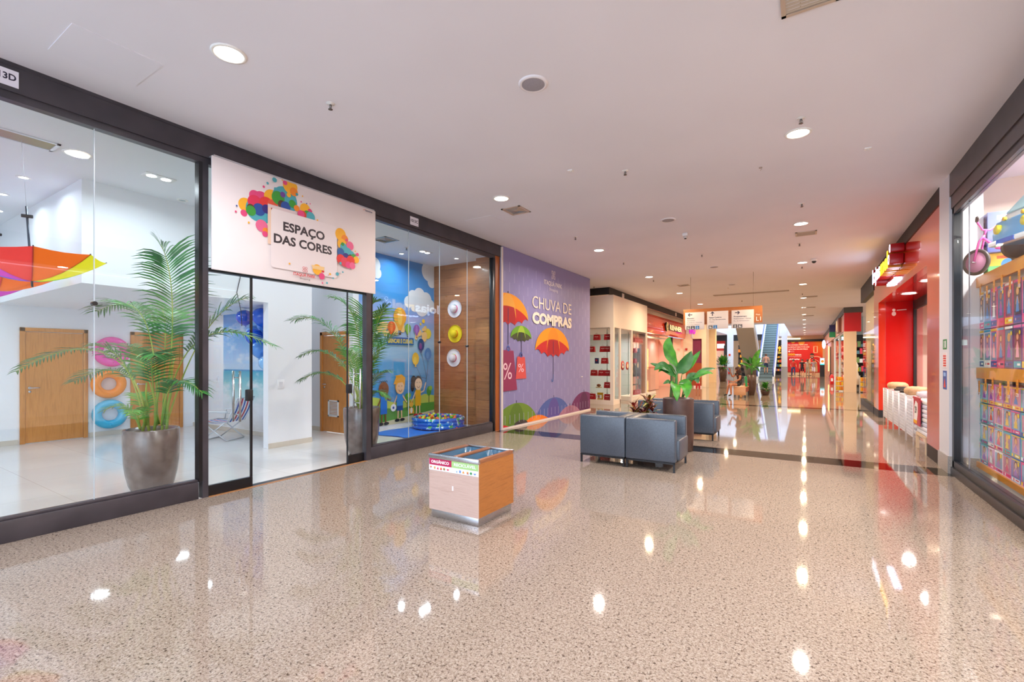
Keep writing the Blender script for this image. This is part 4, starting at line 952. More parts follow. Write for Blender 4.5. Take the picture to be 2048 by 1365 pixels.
# parasols hung upside down
def parasol(lab, loc, R, cols, rot, tilt):
    t = thing('parasol', lab, 'parasol', loc, rot, 'rainbow parasols hung upside down'); t.rotation_euler = (tilt[0], tilt[1], rot)
    b = MB(); n = 8; H = .41*R
    for k in range(n):
        b.use(PM[cols[k]]); a0 = 2*pi*k/n; a1 = 2*pi*(k+1)/n; rows = []
        for j in range(7):
            q = j/6; rr = R*q; z = H*(q**1.8)
            row = []
            for i in range(5):
                u = i/4; a = a0+(a1-a0)*u; bulge = -.05*R*sin(pi*u)*q; rr2 = rr*(cos((a1-a0)/2)/cos(a-(a0+a1)/2) if q > 0 else 1)
                row.append((rr2*cos(a), rr2*sin(a), z+bulge*.6))
            rows.append(row)
        vs = [p for r in rows for p in r]
        b.smooth = True; b.add(vs, [(j*5+i, j*5+i+1, (j+1)*5+i+1, (j+1)*5+i) for j in range(6) for i in range(4)])
    b.build('canopy', None, t)
    b = MB().use(mat('3a3f46', .4, .6), True)
    for k in range(n):
        a = 2*pi*k/n; b.tube([(R*q*cos(a), R*q*sin(a), H*q**1.8+.008) for q in (0, .17, .33, .5, .67, .83, 1)], .006, 5)
    b.build('ribs', None, t)
    MB().use(mat('4a5260', .35, .7), True).tube([(0, 0, -.06), (0, 0, .80)], .010, 8).build('pole', None, t)
    MB().use(M_BLACKM, True).box(-.045, .045, -.02, .02, .68, .71).build('clip', None, t, bevel=.005)
    MB().use(mat('c0c4c8', .3), True).tube([(0, 0, .8), (0, 0, RC-loc[2])], .0015, 4).build('hanging_thread', None, t)
    return t
def transl(c, e=.25):
    m, nt, bb, new, L = nodes('parasol_'+c)
    bb.inputs['Base Color'].default_value = lin(c); bb.inputs['Roughness'].default_value = .5
    tr = new('ShaderNodeBsdfTranslucent'); tr.inputs[0].default_value = lin(c); mx = new('ShaderNodeMixShader'); mx.inputs[0].default_value = .45
    L(bb.outputs[0], mx.inputs[1]); L(tr.outputs[0], mx.inputs[2]); L(mx.outputs[0], nt.nodes['Material Output'].inputs[0]); return m
PM = {k: transl(v) for k, v in {'m': 'd23ab8', 'r': 'f2403a', 'o': 'f86e1c', 'y': 'f2e21c', 'g': '7ad03a', 'b': '2a5ae0', 'v': '6a3ad0', 'p': 'f0508a'}.items()}
parasol('rainbow parasol hung upside down, nearest the glass with magenta, red and orange panels', (-7.0, 1.51, 2.39), .625, 'mroygvpb', radians(-100), (.03, .05))
parasol('rainbow parasol hung upside down, second one, cut by the left edge', (-8.43, 1.52, 2.40), .58, 'prooybvm', radians(-95), (-.03, .02))
parasol('rainbow parasol hung upside down, furthest left showing a violet tip', (-9.68, 1.5, 2.38), .58, 'bvmroygv', radians(-60), (0, .03))
# straw hats on the timber wall
for lab, x, z, c, b1, b2 in (('white sun hat with blue and pink band, top of three on the timber wall', -7.26, 2.80, 'efe6ea', '2ac0c8', 'e83a8a'), ('yellow sun hat with orange band, middle of three on the timber wall', -7.25, 2.19, 'f2d81c', 'e8f02a', 'f0742a'), ('white sun hat with lime and pink band, lowest of three on the timber wall', -7.29, 1.60, 'f0e8ea', 'c8f03a', 'f05a7a')):
    t = thing('sun_hat', lab, 'hat', (x, 8.945, z)); t.rotation_euler = (pi/2, 0, 0)
    MB().use(speck('straw_'+c, c, c, 90, .7, bump=.4), True).lathe((0, 0, 0), [(.215, .012), (.22, .004), (.16, .012), (.10, .02), (.095, .03), (.09, .08), (.07, .115), (.03, .13), (.001, .132)], 32, False).build('straw_brim', None, t)
    b = MB(); 
    for k, cc in ((0, b1), (1, b2)):
        b.use(mat(cc, .5), True); vs = []; n = 16
        for i in range(n+1):
            a = pi*(.3+k) + pi*i/n
            for rr, zz in ((.104, .02), (.100, .045)): vs.append((rr*cos(a), rr*sin(a), zz))
        b.add(vs, [(2*i, 2*i+2, 2*i+3, 2*i+1) for i in range(n)])
    b.build('hat_band', None, t)
# blue play mat
b = MB().use(mat('1f74d8', .55), True); NX, NY = 22, 34; Rm = random.Random(9); vs = []
for j in range(NY+1):
    for i in range(NX+1):
        x = -7.74 + 1.62*i/NX; y = 6.72 + 2.0*j/NY
        if x > -6.5 and y > 8.68: y = 8.68
        z = .012 + .006*sin(x*9+y*4)*sin(y*6) + (.03*max(0, y-8.45)**1.0 if x > -6.5 else 0)
        vs.append((x + .03*sin(y*5), y + .03*sin(x*7), max(.008, z)))
b.add(vs, [(j*(NX+1)+i, j*(NX+1)+i+1, (j+1)*(NX+1)+i+1, (j+1)*(NX+1)+i) for j in range(NY) for i in range(NX)])
b.add([(v[0], v[1], .001) for v in vs], [((j+1)*(NX+1)+i, (j+1)*(NX+1)+i+1, j*(NX+1)+i+1, j*(NX+1)+i) for j in range(NY) for i in range(NX)])
o = b.build('play_mat', None, origin=(-6.9, 7.7, 0)); tag(o, 'bright blue wrinkled floor mat under the ball pool', 'mat')
# ball pool
def pool_mat():
    m, nt, bb, new, L = nodes('pool_vinyl')
    tc = new('ShaderNodeTexCoord'); v = new('ShaderNodeTexVoronoi'); v.inputs['Scale'].default_value = 11; n = new('ShaderNodeTexNoise'); n.inputs['Scale'].default_value = 7; n.inputs['Detail'].default_value = 3
    L(tc.outputs['Object'], v.inputs['Vector']); L(tc.outputs['Object'], n.inputs['Vector'])
    r = ramp(nt, [(0, '123f8c'), (.3, '1c66c8'), (.5, '2a8ad8'), (.56, 'd8f0f4'), (.60, '3fae6a'), (.68, '8cc63e'), (.74, '1d5ab8'), (1, '0e3474')], 'CONSTANT')
    ad = new('ShaderNodeMixRGB'); ad.inputs[0].default_value = .4; L(n.outputs[0], ad.inputs[1]); L(v.outputs['Color'], ad.inputs[2]); L(ad.outputs[0], r.inputs[0]); L(r.outputs[0], bb.inputs['Base Color']); bb.inputs['Roughness'].default_value = .12; bb.inputs['Coat Weight'].default_value = .6; return m
t = thing('ball_pool', 'round inflatable blue patterned ball pool on the blue mat', 'ball pool', (-7.10, 8.16, .028))
pm = pool_mat()
for k in range(3): MB().use(pm, True).torus((0, 0, .045+.075*k), .56, .045, 'Z', 48, 12).build('air_ring', None, t)
MB().use(mat('1f6ac8', .3), True).lathe((0, 0, 0), [(.001, .01), (.53, .01)], 40, False).build('pool_floor', None, t)
ball = None; Rb = random.Random(4); cols = [('f0502a', 'orange red'), ('f2d22a', 'yellow'), ('3ab83a', 'green'), ('2a4ab8', 'blue'), ('c8dc3a', 'lime'), ('f2742a', 'orange')]
pos = []
for z, rad, n in ((.085, .48, 56), (.15, .47, 56), (.212, .44, 44), (.262, .30, 14)):
    tries = 0; cnt = 0
    while cnt < n and tries < 4000:
        tries += 1; a = Rb.uniform(0, 2*pi); q = rad*math.sqrt(Rb.random()); x, y, zz = q*cos(a), q*sin(a), z + Rb.uniform(-.006, .006)
        if all((x-p[0])**2+(y-p[1])**2+(zz-p[2])**2 > .066**2 for p in pos): pos.append((x, y, zz)); cnt += 1
for i, (x, y, z) in enumerate(pos):
    c, cn = cols[Rb.randrange(6)]
    if ball is None: ball = o = MB().use(mat(c, .3), True).ball((0, 0, 0), .035, 14, 10).build('play_ball', None)
    else: o = ball.copy(); o.data = ball.data; COL.objects.link(o)
    if not hasattr(ball, '_'):
        pass
    key = 'ball_'+c
    me = bpy.data.meshes.get(key)
    if me is None: me = ball.data.copy(); me.name = key; me.materials[0] = mat(c, .3)
    o.data = me; o.location = (-7.10+x, 8.16+y, z+.028)
    tag(o, cn + ' plastic play ball among the balls in the inflatable pool', 'ball', cn + ' balls inside the inflatable pool')
o = ball.copy(); COL.objects.link(o); o.data = bpy.data.meshes['ball_f0502a']; o.location = (-6.42, 7.98, .052); o['label'] = 'orange play ball lying outside the pool on the blue mat near the glass'
if 'group' in o: del o['group']
# ================================================================ IN THE MALL CORRIDOR
# ---- twin litter bin
t = thing('litter_bin', 'wood veneer twin litter bin with steel rim, labelled ORGÂNICO and RECICLÁVEL', 'bin', (-2.85, 3.79, 0))
bw, bd, bh = .60, .61, .625   # width, depth, height
MB().use(M_WOODBIN).box(-.298, .302, -.30, -.282, .085, .60).box(-.298, .302, .282, .30, .085, .60).box(-.298, -.28, -.282, .282, .085, .60).box(.284, .302, -.282, .282, .085, .60).box(-.28, .284, -.282, .282, .085, .12).build('body', None, t)
MB().use(M_WOODBINF).box(-.30, .302, -.306, -.298, .085, .605).build('front_panel', None, t)
MB().use(M_STEEL).box(-.285, .285, -.285, .285, 0, .085).build('plinth', None, t, bevel=.003)
MB().use(M_STEEL).box(-.305, .305, -.312, -.285, .585, .628).build('steel_rim', None, t, bevel=.002); MB().use(M_STEEL).box(-.305, .305, .285, .31, .585, .628).build('steel_rim', None, t, bevel=.002)
b = MB().use(wood('wood_bin_rim', '7a4a30', '96603f', 1.4, 'Y', .35))
b.box(-.305, -.265, -.285, .285, .588, .626); b.box(.265, .305, -.285, .285, .588, .626); b.box(-.025, .025, -.285, .285, .59, .626)
b.build('timber_rim', None, t, bevel=.002)
bagm = mat('3f6a86', .22, coat=.4)
for s_ in (-1, 1):
    b = MB().use(mat('5f6870', .3, .8)); x0, x1 = sorted((s_*.03, s_*.262))
    b.quad((x0, -.28, .61), (x1, -.28, .61), (x1, -.28, .46), (x0, -.28, .46)); b.quad((x1, .28, .61), (x0, .28, .61), (x0, .28, .46), (x1, .28, .46))
    b.quad((x0, .28, .61), (x0, -.28, .61), (x0, -.28, .46), (x0, .28, .46)); b.quad((x1, -.28, .61), (x1, .28, .61), (x1, .28, .46), (x1, -.28, .46))
    b.build('liner_frame', None, t)
    b = MB().use(bagm, True); Rg = random.Random(3+s_); N = 12; vs = []
    for j in range(N+1):
        for i in range(N+1):
            u, v = i/N, j/N; e = min(u, 1-u, v, 1-v)
            vs.append((x0 + (x1-x0)*u, -.278 + .556*v, .605 - min(.12, e*.9) + Rg.uniform(-.014, .014)*(e > 0)))
    b.add(vs, [(j*(N+1)+i, j*(N+1)+i+1, (j+1)*(N+1)+i+1, (j+1)*(N+1)+i) for j in range(N) for i in range(N)]); b.build('bin_bag', None, t)
MB().use(mat('f0f2f4', .35)).box(-.300, .303, -.3085, -.306, .47, .585).build('label_strip', None, t)
A = Art((0, -.3085, 0), (1, 0, 0), (0, 0, 1))
A.rect(-.298, -.015, .522, .585, 'b81f56'); A.rect(-.015, .301, .522, .585, 'a9d488')
A.text('ORGÂNICO', -.272, .54, .225, .028, 'ffffff', bold=.03); A.text('RECICLÁVEL', .015, .54, .26, .028, 'eef2ee', bold=.03)
icons = [(-.275, 'e8742a'), (-.225, 'e0a04a'), (-.185, 'e83a6a'), (-.145, 'e0402a'), (-.105, 'b87a2a'), (-.058, 'e83a5a'), (.05, 'dfe4ea'), (.09, '5a8ad8'), (.13, 'f0982a'), (.18, 'c8745a'), (.22, '2a9a5a'), (.265, '7a9ad0')]
for i, (x, c) in enumerate(icons):
    k = i % 6
    if k == 0: A.disc(x, .495, .013, c, n=12, a0=0, a1=pi); A.rect(x-.004, x+.004, .483, .495, '5aa8d8')
    elif k == 1: A.poly([(x-.006, .483), (x+.006, .483), (x+.010, .507), (x-.010, .507)], c)
    elif k == 2: A.poly([(x-.014, .484), (x+.014, .484), (x, .508)], c)
    elif k == 3: A.rect(x-.009, x+.009, .482, .500, c); A.rect(x-.011, x+.011, .500, .506, 'f5d25a')
    elif k == 4: A.disc(x, .495, .012, c, n=10); A.rect(x-.013, x+.013, .492, .496, '4a8a2a')
    else: A.disc(x, .500, .014, c, n=12, a0=pi, a1=2*pi)
A.build('label_print', None, t)
MB().use(mat('e8e4e2', .4)).box(-.012, .006, -.3075, -.306, .30, .345).build('paper_scrap', None, t)

# ---- armchairs
def armchair(label, loc, rz, group=None):
    t = thing('armchair', label, 'armchair', loc, rz, group)     # faces local +X; width along Y
    W2, D2 = .38, .35
    MB().use(M_LEATHER).box(-D2, -D2+.14, -W2+.002, W2-.002, .13, .72).build('backrest', None, t, bevel=.022, seg=3)
    for s_ in (-1, 1):
        y0, y1 = sorted((s_*W2, s_*(W2-.11)))
        MB().use(M_LEATHER).box(-D2-.002, D2, y0, y1, .13, .72).build('armrest', None, t, bevel=.022, seg=3)
    MB().use(M_LEATHER).box(-D2+.14, D2+.035, -W2+.11, W2-.11, .15, .44).build('seat', None, t, bevel=.022, seg=3)
    MB().use(M_TUBE).box(-D2+.005, D2-.005, -W2+.005, -W2+.03, .11, .132).box(-D2+.005, D2-.005, W2-.03, W2-.005, .11, .132).box(-D2+.005, -D2+.03, -W2+.005, W2-.005, .11, .132).box(D2-.03, D2-.005, -W2+.005, W2-.005, .11, .132).build('base_frame', None, t)
    for sx in (-1, 1):
        for sy in (-1, 1):
            x, y = sx*(D2-.02), sy*(W2-.02); MB().use(M_TUBE).box(x-.013, x+.013, y-.013, y+.013, 0, .12).build('leg', None, t)
    return t
ch = armchair('grey leather cube armchair, nearest one, facing left with its side to the viewer', (-2.565, 6.975, 0), pi)
copy_tree(ch, (-1.855, 6.975, 0), 0, 'grey leather cube armchair back to back with the nearest, facing right, seat showing')
copy_tree(ch, (-2.60, 9.99, 0), pi, 'grey leather cube armchair hidden behind the croton and the big brown planter')
copy_tree(ch, (-1.835, 9.99, 0), 0, 'dark grey leather cube armchair right of the brown planter, facing right')
# ---- big leaf plant
def leaf(b, base, mid, tip, w, fold=.25, n=10, cup=0, wavy=0, seed=0, face=None):
    base, mid, tip = map(Vector, (base, mid, tip)); vs = []; R = random.Random(seed)
    for i in range(n+1):
        t_ = i/n; p = base*(1-t_)**2 + mid*2*t_*(1-t_) + tip*t_*t_; d = ((mid-base)*(1-t_) + (tip-mid)*t_).normalized()
        side = d.cross(face) if face is not None else d.cross(Vector((0, 0, 1)))
        if side.length < .15: side = RV.copy()
        side.normalize(); nr = side.cross(d).normalized()
        ww = w*(sin(pi*min(1, t_*.97+.03)**.8)**.75 if t_ < 1 else 0); k = ww*fold
        wv = wavy*sin(t_*14+seed)*ww
        vs += [p - side*ww + nr*(k+wv), p - side*ww*.5 + nr*k*.45, p, p + side*ww*.5 + nr*k*.45, p + side*ww + nr*(k-wv)]
    b.add(vs, [(5*i+j, 5*i+j+1, 5*i+j+6, 5*i+j+5) for i in range(n) for j in range(4)])
def W3(c, r, z, f=0): v = RV*r + FV*f; return (v.x, v.y, z)
def big_leaf(t, name, stem_from, base, mid, tip, w, m, seed):
    b = MB().use(m, True); leaf(b, base, mid, tip, w, .22, 12, 0, .12, seed, (-FV*.85 + Vector((0, 0, .5)) + RV*.35*sin(seed*1.7)).normalized()); o = b.build(name, None, t)
    s0 = Vector(stem_from); s1 = Vector(base); md = (s0+s1)/2 + Vector((0, 0, .06))
    MB().use(M_LEAFS, True).tube([s0, (s0*.45+md*.55), md*.5+s1*.5, s1, s1*.6+Vector(mid)*.4], [.011, .010, .009, .007, .003], 7).build('stalk', None, t)
M_LEAFS = mat('3f7a34', .4)
t = thing('potted_plant', 'tall broad-leaved plant in a straight brown cylinder planter among the grey armchairs', 'plant', (-1.86, 8.36, 0))
MB().use(M_POTB, True).lathe((0, 0, 0), [(.225, 0), (.24, .01), (.25, .3), (.252, .88), (.25, .895), (.235, .895), (.225, .84)], 40).build('planter', None, t)
MB().use(M_SOIL, True).lathe((0, 0, .84), [(.001, .015), (.23, 0)], 24, False).build('soil', None, t)
PX = .0086
def q(u, v, f=0): return W3(None, (u-1354)*PX, 1.55 + (720.5-v)*PX, f)
BL = [((1350, 795), (1352, 732), (1322, 700, -.03), (1338, 674, .0), .105, 'a'), ((1352, 795), (1352, 745), (1372, 728, -.02), (1383, 702, .05), .11, 'b'), ((1356, 795), (1362, 748), (1382, 728, .05), (1399, 701, .0), .06, 'a'),
      ((1345, 795), (1345, 752), (1325, 735, -.05), (1297, 727, .0), .06, 'b'), ((1342, 795), (1340, 745), (1320, 722, -.1), (1302, 741, -.1), .08, 'b'), ((1348, 795), (1348, 755), (1338, 722, .1), (1318, 745, .1), .07, 'a'),
      ((1362, 795), (1372, 760), (1392, 745, .05), (1394, 768, 0), .08, 'b'), ((1364, 795), (1390, 752), (1408, 738, .1), (1437, 738, .15), .045, 'b'), ((1364, 795), (1385, 757), (1402, 740, -.05), (1422, 748, -.05), .045, 'a'),
      ((1346, 795), (1346, 766), (1338, 768, -.25), (1340, 801, -.28), .085, 'a'), ((1356, 795), (1356, 766), (1366, 762, -.25), (1358, 795, -.28), .095, 'a'), ((1338, 795), (1340, 768), (1332, 760, -.1), (1320, 768, -.1), .04, 'b'),
      ((1350, 795), (1350, 750), (1352, 725, .25), (1350, 718, .3), .09, 'b')]
for i, (s_, bs, md, tp, w, mm) in enumerate(BL):
    big_leaf(t, 'leaf', q(*s_), q(*bs), q(*md), q(*tp), w, M_LEAFB if mm == 'a' else M_LEAFD, i)
# ---- croton
t = thing('croton_plant', 'low croton with dark red and green leaves in a hidden pot between the armchairs', 'plant', (-2.42, 8.25, 0))
MB().use(M_POTB, True).lathe((0, 0, 0), [(.16, 0), (.22, .55), (.225, .56), (.20, .56), (.19, .50)], 28).build('planter', None, t)
MB().use(M_SOIL, True).lathe((0, 0, .50), [(.001, .01), (.195, 0)], 20, False).build('soil', None, t)
Rc = random.Random(12); cm = [speck('croton_a', '5a1018', 'a02a20', 14, .35), speck('croton_b', '1f5a1c', '9a3a20', 18, .35), speck('croton_c', '2a7a20', 'c8a02a', 16, .35), speck('croton_d', '3a0c14', '6a1420', 14, .35)]
for i in range(9):
    a = i*2.4; rr = .05 + .13*((i*37 % 10)/10); top = Vector((rr*cos(a)*1.2, rr*sin(a), .62 + .24*Rc.random())); 
    MB().use(mat('5a4a2a', .6), True).tube([(top.x*.3, top.y*.3, .5), top*.6 + Vector((0, 0, .22)), top], .007, 6).build('stem', None, t)
    b = MB()
    for k in range(13):
        b.use(cm[(i+k) % 4] if k % 3 else cm[i % 2], True); an = k*2.4 + i; el = Rc.uniform(-.1, 1.1); L = Rc.uniform(.14, .24)
        base = top - Vector((0, 0, .012*k)); d = Vector((cos(an)*cos(el), sin(an)*cos(el), sin(el)))
        leaf(b, base, base + d*L*.55 + Vector((0, 0, .03)), base + d*L - Vector((0, 0, .03)), .024, .2, 6)
    b.build('foliage', None, t)
# ---- hanging direction sign
t = thing('direction_sign', 'hanging wooden direction sign with three white panels and the level number L1', 'sign', (-2.1, 15.04, 2.6))
t.rotation_euler = (0, 0, 0)
MB().box(-3.19, -1.04, 15.02, 15.08, 2.62, 3.10).build('timber_board', M_WOODSIGN, t, w=True, bevel=.004)
for x in (-2.98, -1.27): MB().use(mat('9a9088', .4, .6), True).tube([(x, 15.05, 3.1), (x, 15.05, CZ)], .004, 6).build('suspension_wire', None, t, w=True)
NV = '3a3550'
def arrow(A, x, z, ang, s_):
    ca, sa = cos(ang), sin(ang); R_ = lambda p, q_: (x+p*ca-q_*sa, z+p*sa+q_*ca)
    A.line([R_(-s_, 0), R_(s_, 0)], .024, NV); A.line([R_(s_*.15, s_*.75), R_(s_, 0)], .024, NV); A.line([R_(s_*.15, -s_*.75), R_(s_, 0)], .024, NV)
for k, (x0, x1, lines, ang, ics) in enumerate(((-3.13, -2.58, ('Elevador', 'Sanitários', 'Fraldário / Família', 'Terraço e Espaço'), pi, ('333642', '333642', '1f7ac0')), (-2.50, -1.92, ('Espaço Conforto', 'Av. dos Bandeirantes', 'Cinema'), pi/2, ('333642', '1f7ac0')), (-1.83, -1.25, ('Poupatempo', 'Restaurantes / Games', 'Pç. de Alimentação'), 0, ('333642', '333642')))):
    MB().box(x0, x1, 14.99, 15.02, 2.475, 3.0).build('panel', mat('e4dedd', .35), t, w=True, bevel=.003)
    A = Art((0, 14.99, 0), (1, 0, 0), (0, 0, 1)); arrow(A, x0+.15, 2.925, ang, .06)
    for j, s_ in enumerate(lines): A.text(s_, x0+.06, 2.80-.062*j, min(len(s_)*.0225, x1-x0-.1) if j else .21 if k == 0 else .34, .034-.003*j, '3a3550' if j < 2 else '7a7488', bold=.03 if j < 1 else 0)
    for j, c in enumerate(ics):
        xx = x0+.045+j*.13; A.rect(xx, xx+.105, 2.485, 2.585, c)
        if c == '1f7ac0': A.disc(xx+.05, 2.565, .008, 'ffffff', n=8); A.ring(xx+.052, 2.525, .020, .007, 'ffffff', pi, 2*pi); A.line([(xx+.05, 2.555), (xx+.05, 2.53), (xx+.075, 2.53)], .007, 'ffffff')
        elif (j+k) % 3 == 0 or (k, j) == (1, 0): A.disc(xx+.035, 2.565, .009, 'ffffff', n=8); A.rect(xx+.024, xx+.046, 2.50, 2.552, 'ffffff'); A.disc(xx+.07, 2.565, .009, 'ffffff', n=8); A.poly([(xx+.055, 2.50), (xx+.085, 2.50), (xx+.07, 2.556)], 'ffffff')
        elif (k, j) == (2, 0): A.rect(xx+.03, xx+.042, 2.495, 2.57, 'ffffff'); A.rect(xx+.062, xx+.074, 2.495, 2.57, 'ffffff')
        else: A.disc(xx+.052, 2.56, .01, 'ffffff', n=8); A.poly([(xx+.03, 2.50), (xx+.075, 2.50), (xx+.052, 2.55)], 'ffffff')
    A.build('panel_print', None, t, w=True)
A = Art((0, 15.02, 0), (1, 0, 0), (0, 0, 1)); A.text('Piso', -1.195, 2.83, .10, .04, 'f6e8da'); A.text('L1', -1.19, 2.67, .115, .115, 'ffffff'); A.build('level_print', None, t, w=True)
# ---- bench, its planters
t = thing('bench', 'low wood veneer bench with dark legs under the seated woman', 'bench', (-2.27, 21.6, 0))
MB().use(wood('wood_bench', 'c08a62', 'd0a07a', 1.3, 'H', .35)).box(-.24, .20, -.35, -.31, .10, .43).box(-.24, .20, -.31, .95, .40, .44).build('seat_shell', None, t, bevel=.004)
MB().use(M_WOODRED).box(.17, .20, -.31, .95, .22, .40).build('side_panel', None, t)
for x, y in ((.18, -.33), (-.2, -.33), (.18, .93), (-.2, .93)): MB().use(M_TUBE).box(x-.02, x+.02, y-.02, y+.02, 0, .4 if y > 0 else .11).build('leg', None, t)
t = thing('potted_plant', 'broad-leaved plant in a tall tapered brown pot behind the seated woman', 'plant', (-2.0, 22.95, 0))
MB().use(M_POTB, True).lathe((0, 0, 0), [(.10, 0), (.11, .01), (.15, .3), (.175, .6), (.17, .9), (.15, .9), (.14, .86)], 28).build('planter', None, t)
PX = .0211
def q2(u, v, f=0): return W3(None, (u-1500)*PX, 1.55 + (720.5-v)*PX, f)
for i, (bs, md, tp, w) in enumerate((((1503, 730), (1508, 712), (1519, 697), .10), ((1500, 728), (1496, 722), (1496, 713), .13), ((1499, 728), (1488, 722), (1479, 714), .08), ((1498, 735), (1485, 727), (1474, 728), .06), ((1497, 738), (1490, 728), (1490, 742), .08), ((1504, 738), (1516, 724), (1526, 728), .06), ((1504, 735), (1513, 722), (1519, 716), .07), ((1503, 742), (1512, 733), (1516, 746), .06), ((1505, 735), (1520, 730), (1531, 736), .05), ((1500, 738), (1502, 730), (1508, 738), .08))):
    big_leaf(t, 'leaf', q2(1500, 752), q2(*bs), q2(*md), q2(*tp), w*1.1, M_LEAFD if i % 3 else M_LEAFB, i)
def bush(name, label, loc, r, h, n, mats_, leafL=.16, leafW=.03, pot_h=.25, pot_r=.2, seed=1, cat='plant'):
    t = thing(name, label, cat, loc); R = random.Random(seed)
    MB().use(M_POTB, True).lathe((0, 0, 0), [(pot_r*.6, 0), (pot_r*.65, .01), (pot_r*.9, pot_h*.5), (pot_r, pot_h), (pot_r*.9, pot_h), (pot_r*.85, pot_h*.92)], 24).build('planter', None, t)
    b = MB()
    for k in range(n):
        b.use(mats_[k % len(mats_)], True); a = R.uniform(0, 2*pi); e = R.uniform(-.2, 1.4); q_ = R.uniform(.2, .9)
        d = Vector((cos(a)*cos(e)*r, sin(a)*cos(e)*r, sin(e)*h)); base = d*q_ + Vector((0, 0, pot_h)); dn = d.normalized()
        leaf(b, base, base + dn*leafL*.6 + Vector((0, 0, .02)), base + dn*leafL - Vector((0, 0, .02)), leafW, .2, 5)
    b.build('foliage', None, t)
    MB().use(mat('4a5a2a', .6), True).tube([(0, 0, pot_h*.9), (.01, 0, pot_h+h*.6)], .012, 6).build('stem', None, t)
    return t
bush('potted_plant', 'low bushy green plant in a squat pot right of the tapered pot by the bench', (-1.5, 23.35, 0), .24, .30, 150, [M_LEAFD, M_LEAFB], .14, .03, .26, .19, 3)
bush('potted_plant', 'slim leaved plant in a tall brown pot beside the far granite-footed column', (-5.05, 36.6, 0), .5, .75, 170, [M_LEAFD, M_LEAFB], .34, .045, 1.05, .30, 5)

# ================================================================ PEOPLE
def person(name, label, J, R_, regions, loc, rz, hair=None, extra=None, hands=True, group=None):
    """one continuous skinned body. J: joints, R_: radii; regions: colour by nearest bone"""
    t = thing(name, label, 'person', loc, rz, group)
    edges = [('pelvis', 'waist'), ('waist', 'chest'), ('chest', 'neck'), ('neck', 'head0'), ('head0', 'head1')]
    for s_ in 'LR':
        edges += [('chest', 'sh'+s_), ('sh'+s_, 'el'+s_), ('el'+s_, 'wr'+s_), ('wr'+s_, 'pa'+s_), ('pelvis', 'hi'+s_), ('hi'+s_, 'kn'+s_), ('kn'+s_, 'an'+s_), ('an'+s_, 'to'+s_)]
    names = ['pelvis'] + [n for n in J if n != 'pelvis']; V = [Vector(J[n]) for n in names]
    E = [(names.index(a), names.index(c)) for a, c in edges]; rad = [R_[n.rstrip('LR')] if n not in R_ else R_[n] for n in names]; lab = list(names)
    if hands:
        for s_ in 'LR':
            p = Vector(J['pa'+s_]); w = Vector(J['wr'+s_]); d = (p-w).normalized(); sd = d.cross(Vector((0, 1, 0)) if abs(d.y) < .8 else Vector((1, 0, 0))).normalized()
            pi_ = names.index('pa'+s_)
            for k, L in enumerate((.045, .072, .08, .074, .058)):
                o_ = (k-2)*.018
                if k == 0: a0 = w + d*.02 + sd*-.03; a1 = a0 + (d*.6-sd*.6).normalized()*L; root = names.index('wr'+s_)
                else: a0 = p + sd*o_ + d*.012; a1 = a0 + d*L*.5 ; root = pi_
                V += [a0, a1, a1 + (d*.8+sd.cross(d)*.6).normalized()*L*.5]; n0 = len(V)-3; E += [(root, n0), (n0, n0+1), (n0+1, n0+2)]; rad += [.009, .0085, .007]; lab += ['pa'+s_]*3
    me = bpy.data.meshes.new('b'); me.from_pydata(V, E, []); o = bpy.data.objects.new('b', me); COL.objects.link(o)
    m = o.modifiers.new('s', 'SKIN'); m.use_smooth_shade = True; m.branch_smoothing = .4
    for i, r in enumerate(rad):
        sv = me.skin_vertices[0].data[i]; r = r if isinstance(r, tuple) else (r, r); sv.radius = r; sv.use_root = (i == 0)
    o.modifiers.new('u', 'SUBSURF').levels = 1
    dg = bpy.context.evaluated_depsgraph_get(); dg.update(); me2 = bpy.data.meshes.new_from_object(o.evaluated_get(dg))
    bpy.data.objects.remove(o)
    ms = []; idx = []
    for p in me2.polygons:
        c = p.center; best = None
        for (a, b_) in E[:len(edges)]:
            A_, B_ = V[a], V[b_]; ab = B_-A_; tt = max(0, min(1, (c-A_).dot(ab)/max(1e-9, ab.length_squared))); dd = (c-(A_+ab*tt)).length
            if best is None or dd < best[0]: best = (dd, names[a], names[b_], tt)
        mt = regions(best[1], best[2], best[3], c)
        if mt not in ms: ms.append(mt)
        idx.append(ms.index(mt)); p.use_smooth = True
    me2.materials.clear()
    for q_ in ms: me2.materials.append(q_)
    me2.polygons.foreach_set('material_index', idx); me2.update()
    body = bpy.data.objects.new('body', me2); COL.objects.link(body); body.parent = t
    # face: eyes, nose, mouth, ears as children of the head area
    h0, h1 = Vector(J['head0']), Vector(J['head1']); c = (h0+h1)/2; hr = R_['head1'] if not isinstance(R_['head1'], tuple) else R_['head1'][0]
    fwd = Vector(J.get('_f', (1, 0, 0))); 
    return t, body, c, hr
SK1, SK2, SK3 = mat('b8795a', .5), mat('d9a07e', .5), mat('8f5c42', .5)
def face(t, c, hr, fwd, skin, lips='8a3a34'):
    f = Vector(fwd).normalized(); sd = f.cross(Vector((0, 0, 1))).normalized(); up = sd.cross(f)
    b = MB().use(skin, True); b.ball(c + f*hr*1.02 - up*hr*.12, hr*.16, 8, 6, (1, 1, 1.3))
    for s_ in (-1, 1): b.ball(c + sd*s_*hr*.98 - up*.1*hr, hr*.18, 8, 6, (.6, .6, 1.3))
    b.use(M_BLACK, True)
    for s_ in (-1, 1): b.ball(c + f*hr*.92 + sd*s_*hr*.36 + up*hr*.05, hr*.11, 8, 6)
    b.use(mat(lips, .5), True); b.ball(c + f*hr*.88 - up*hr*.48, hr*.16, 8, 6, (.8, 1.2, .4)); b.build('face', None, t)
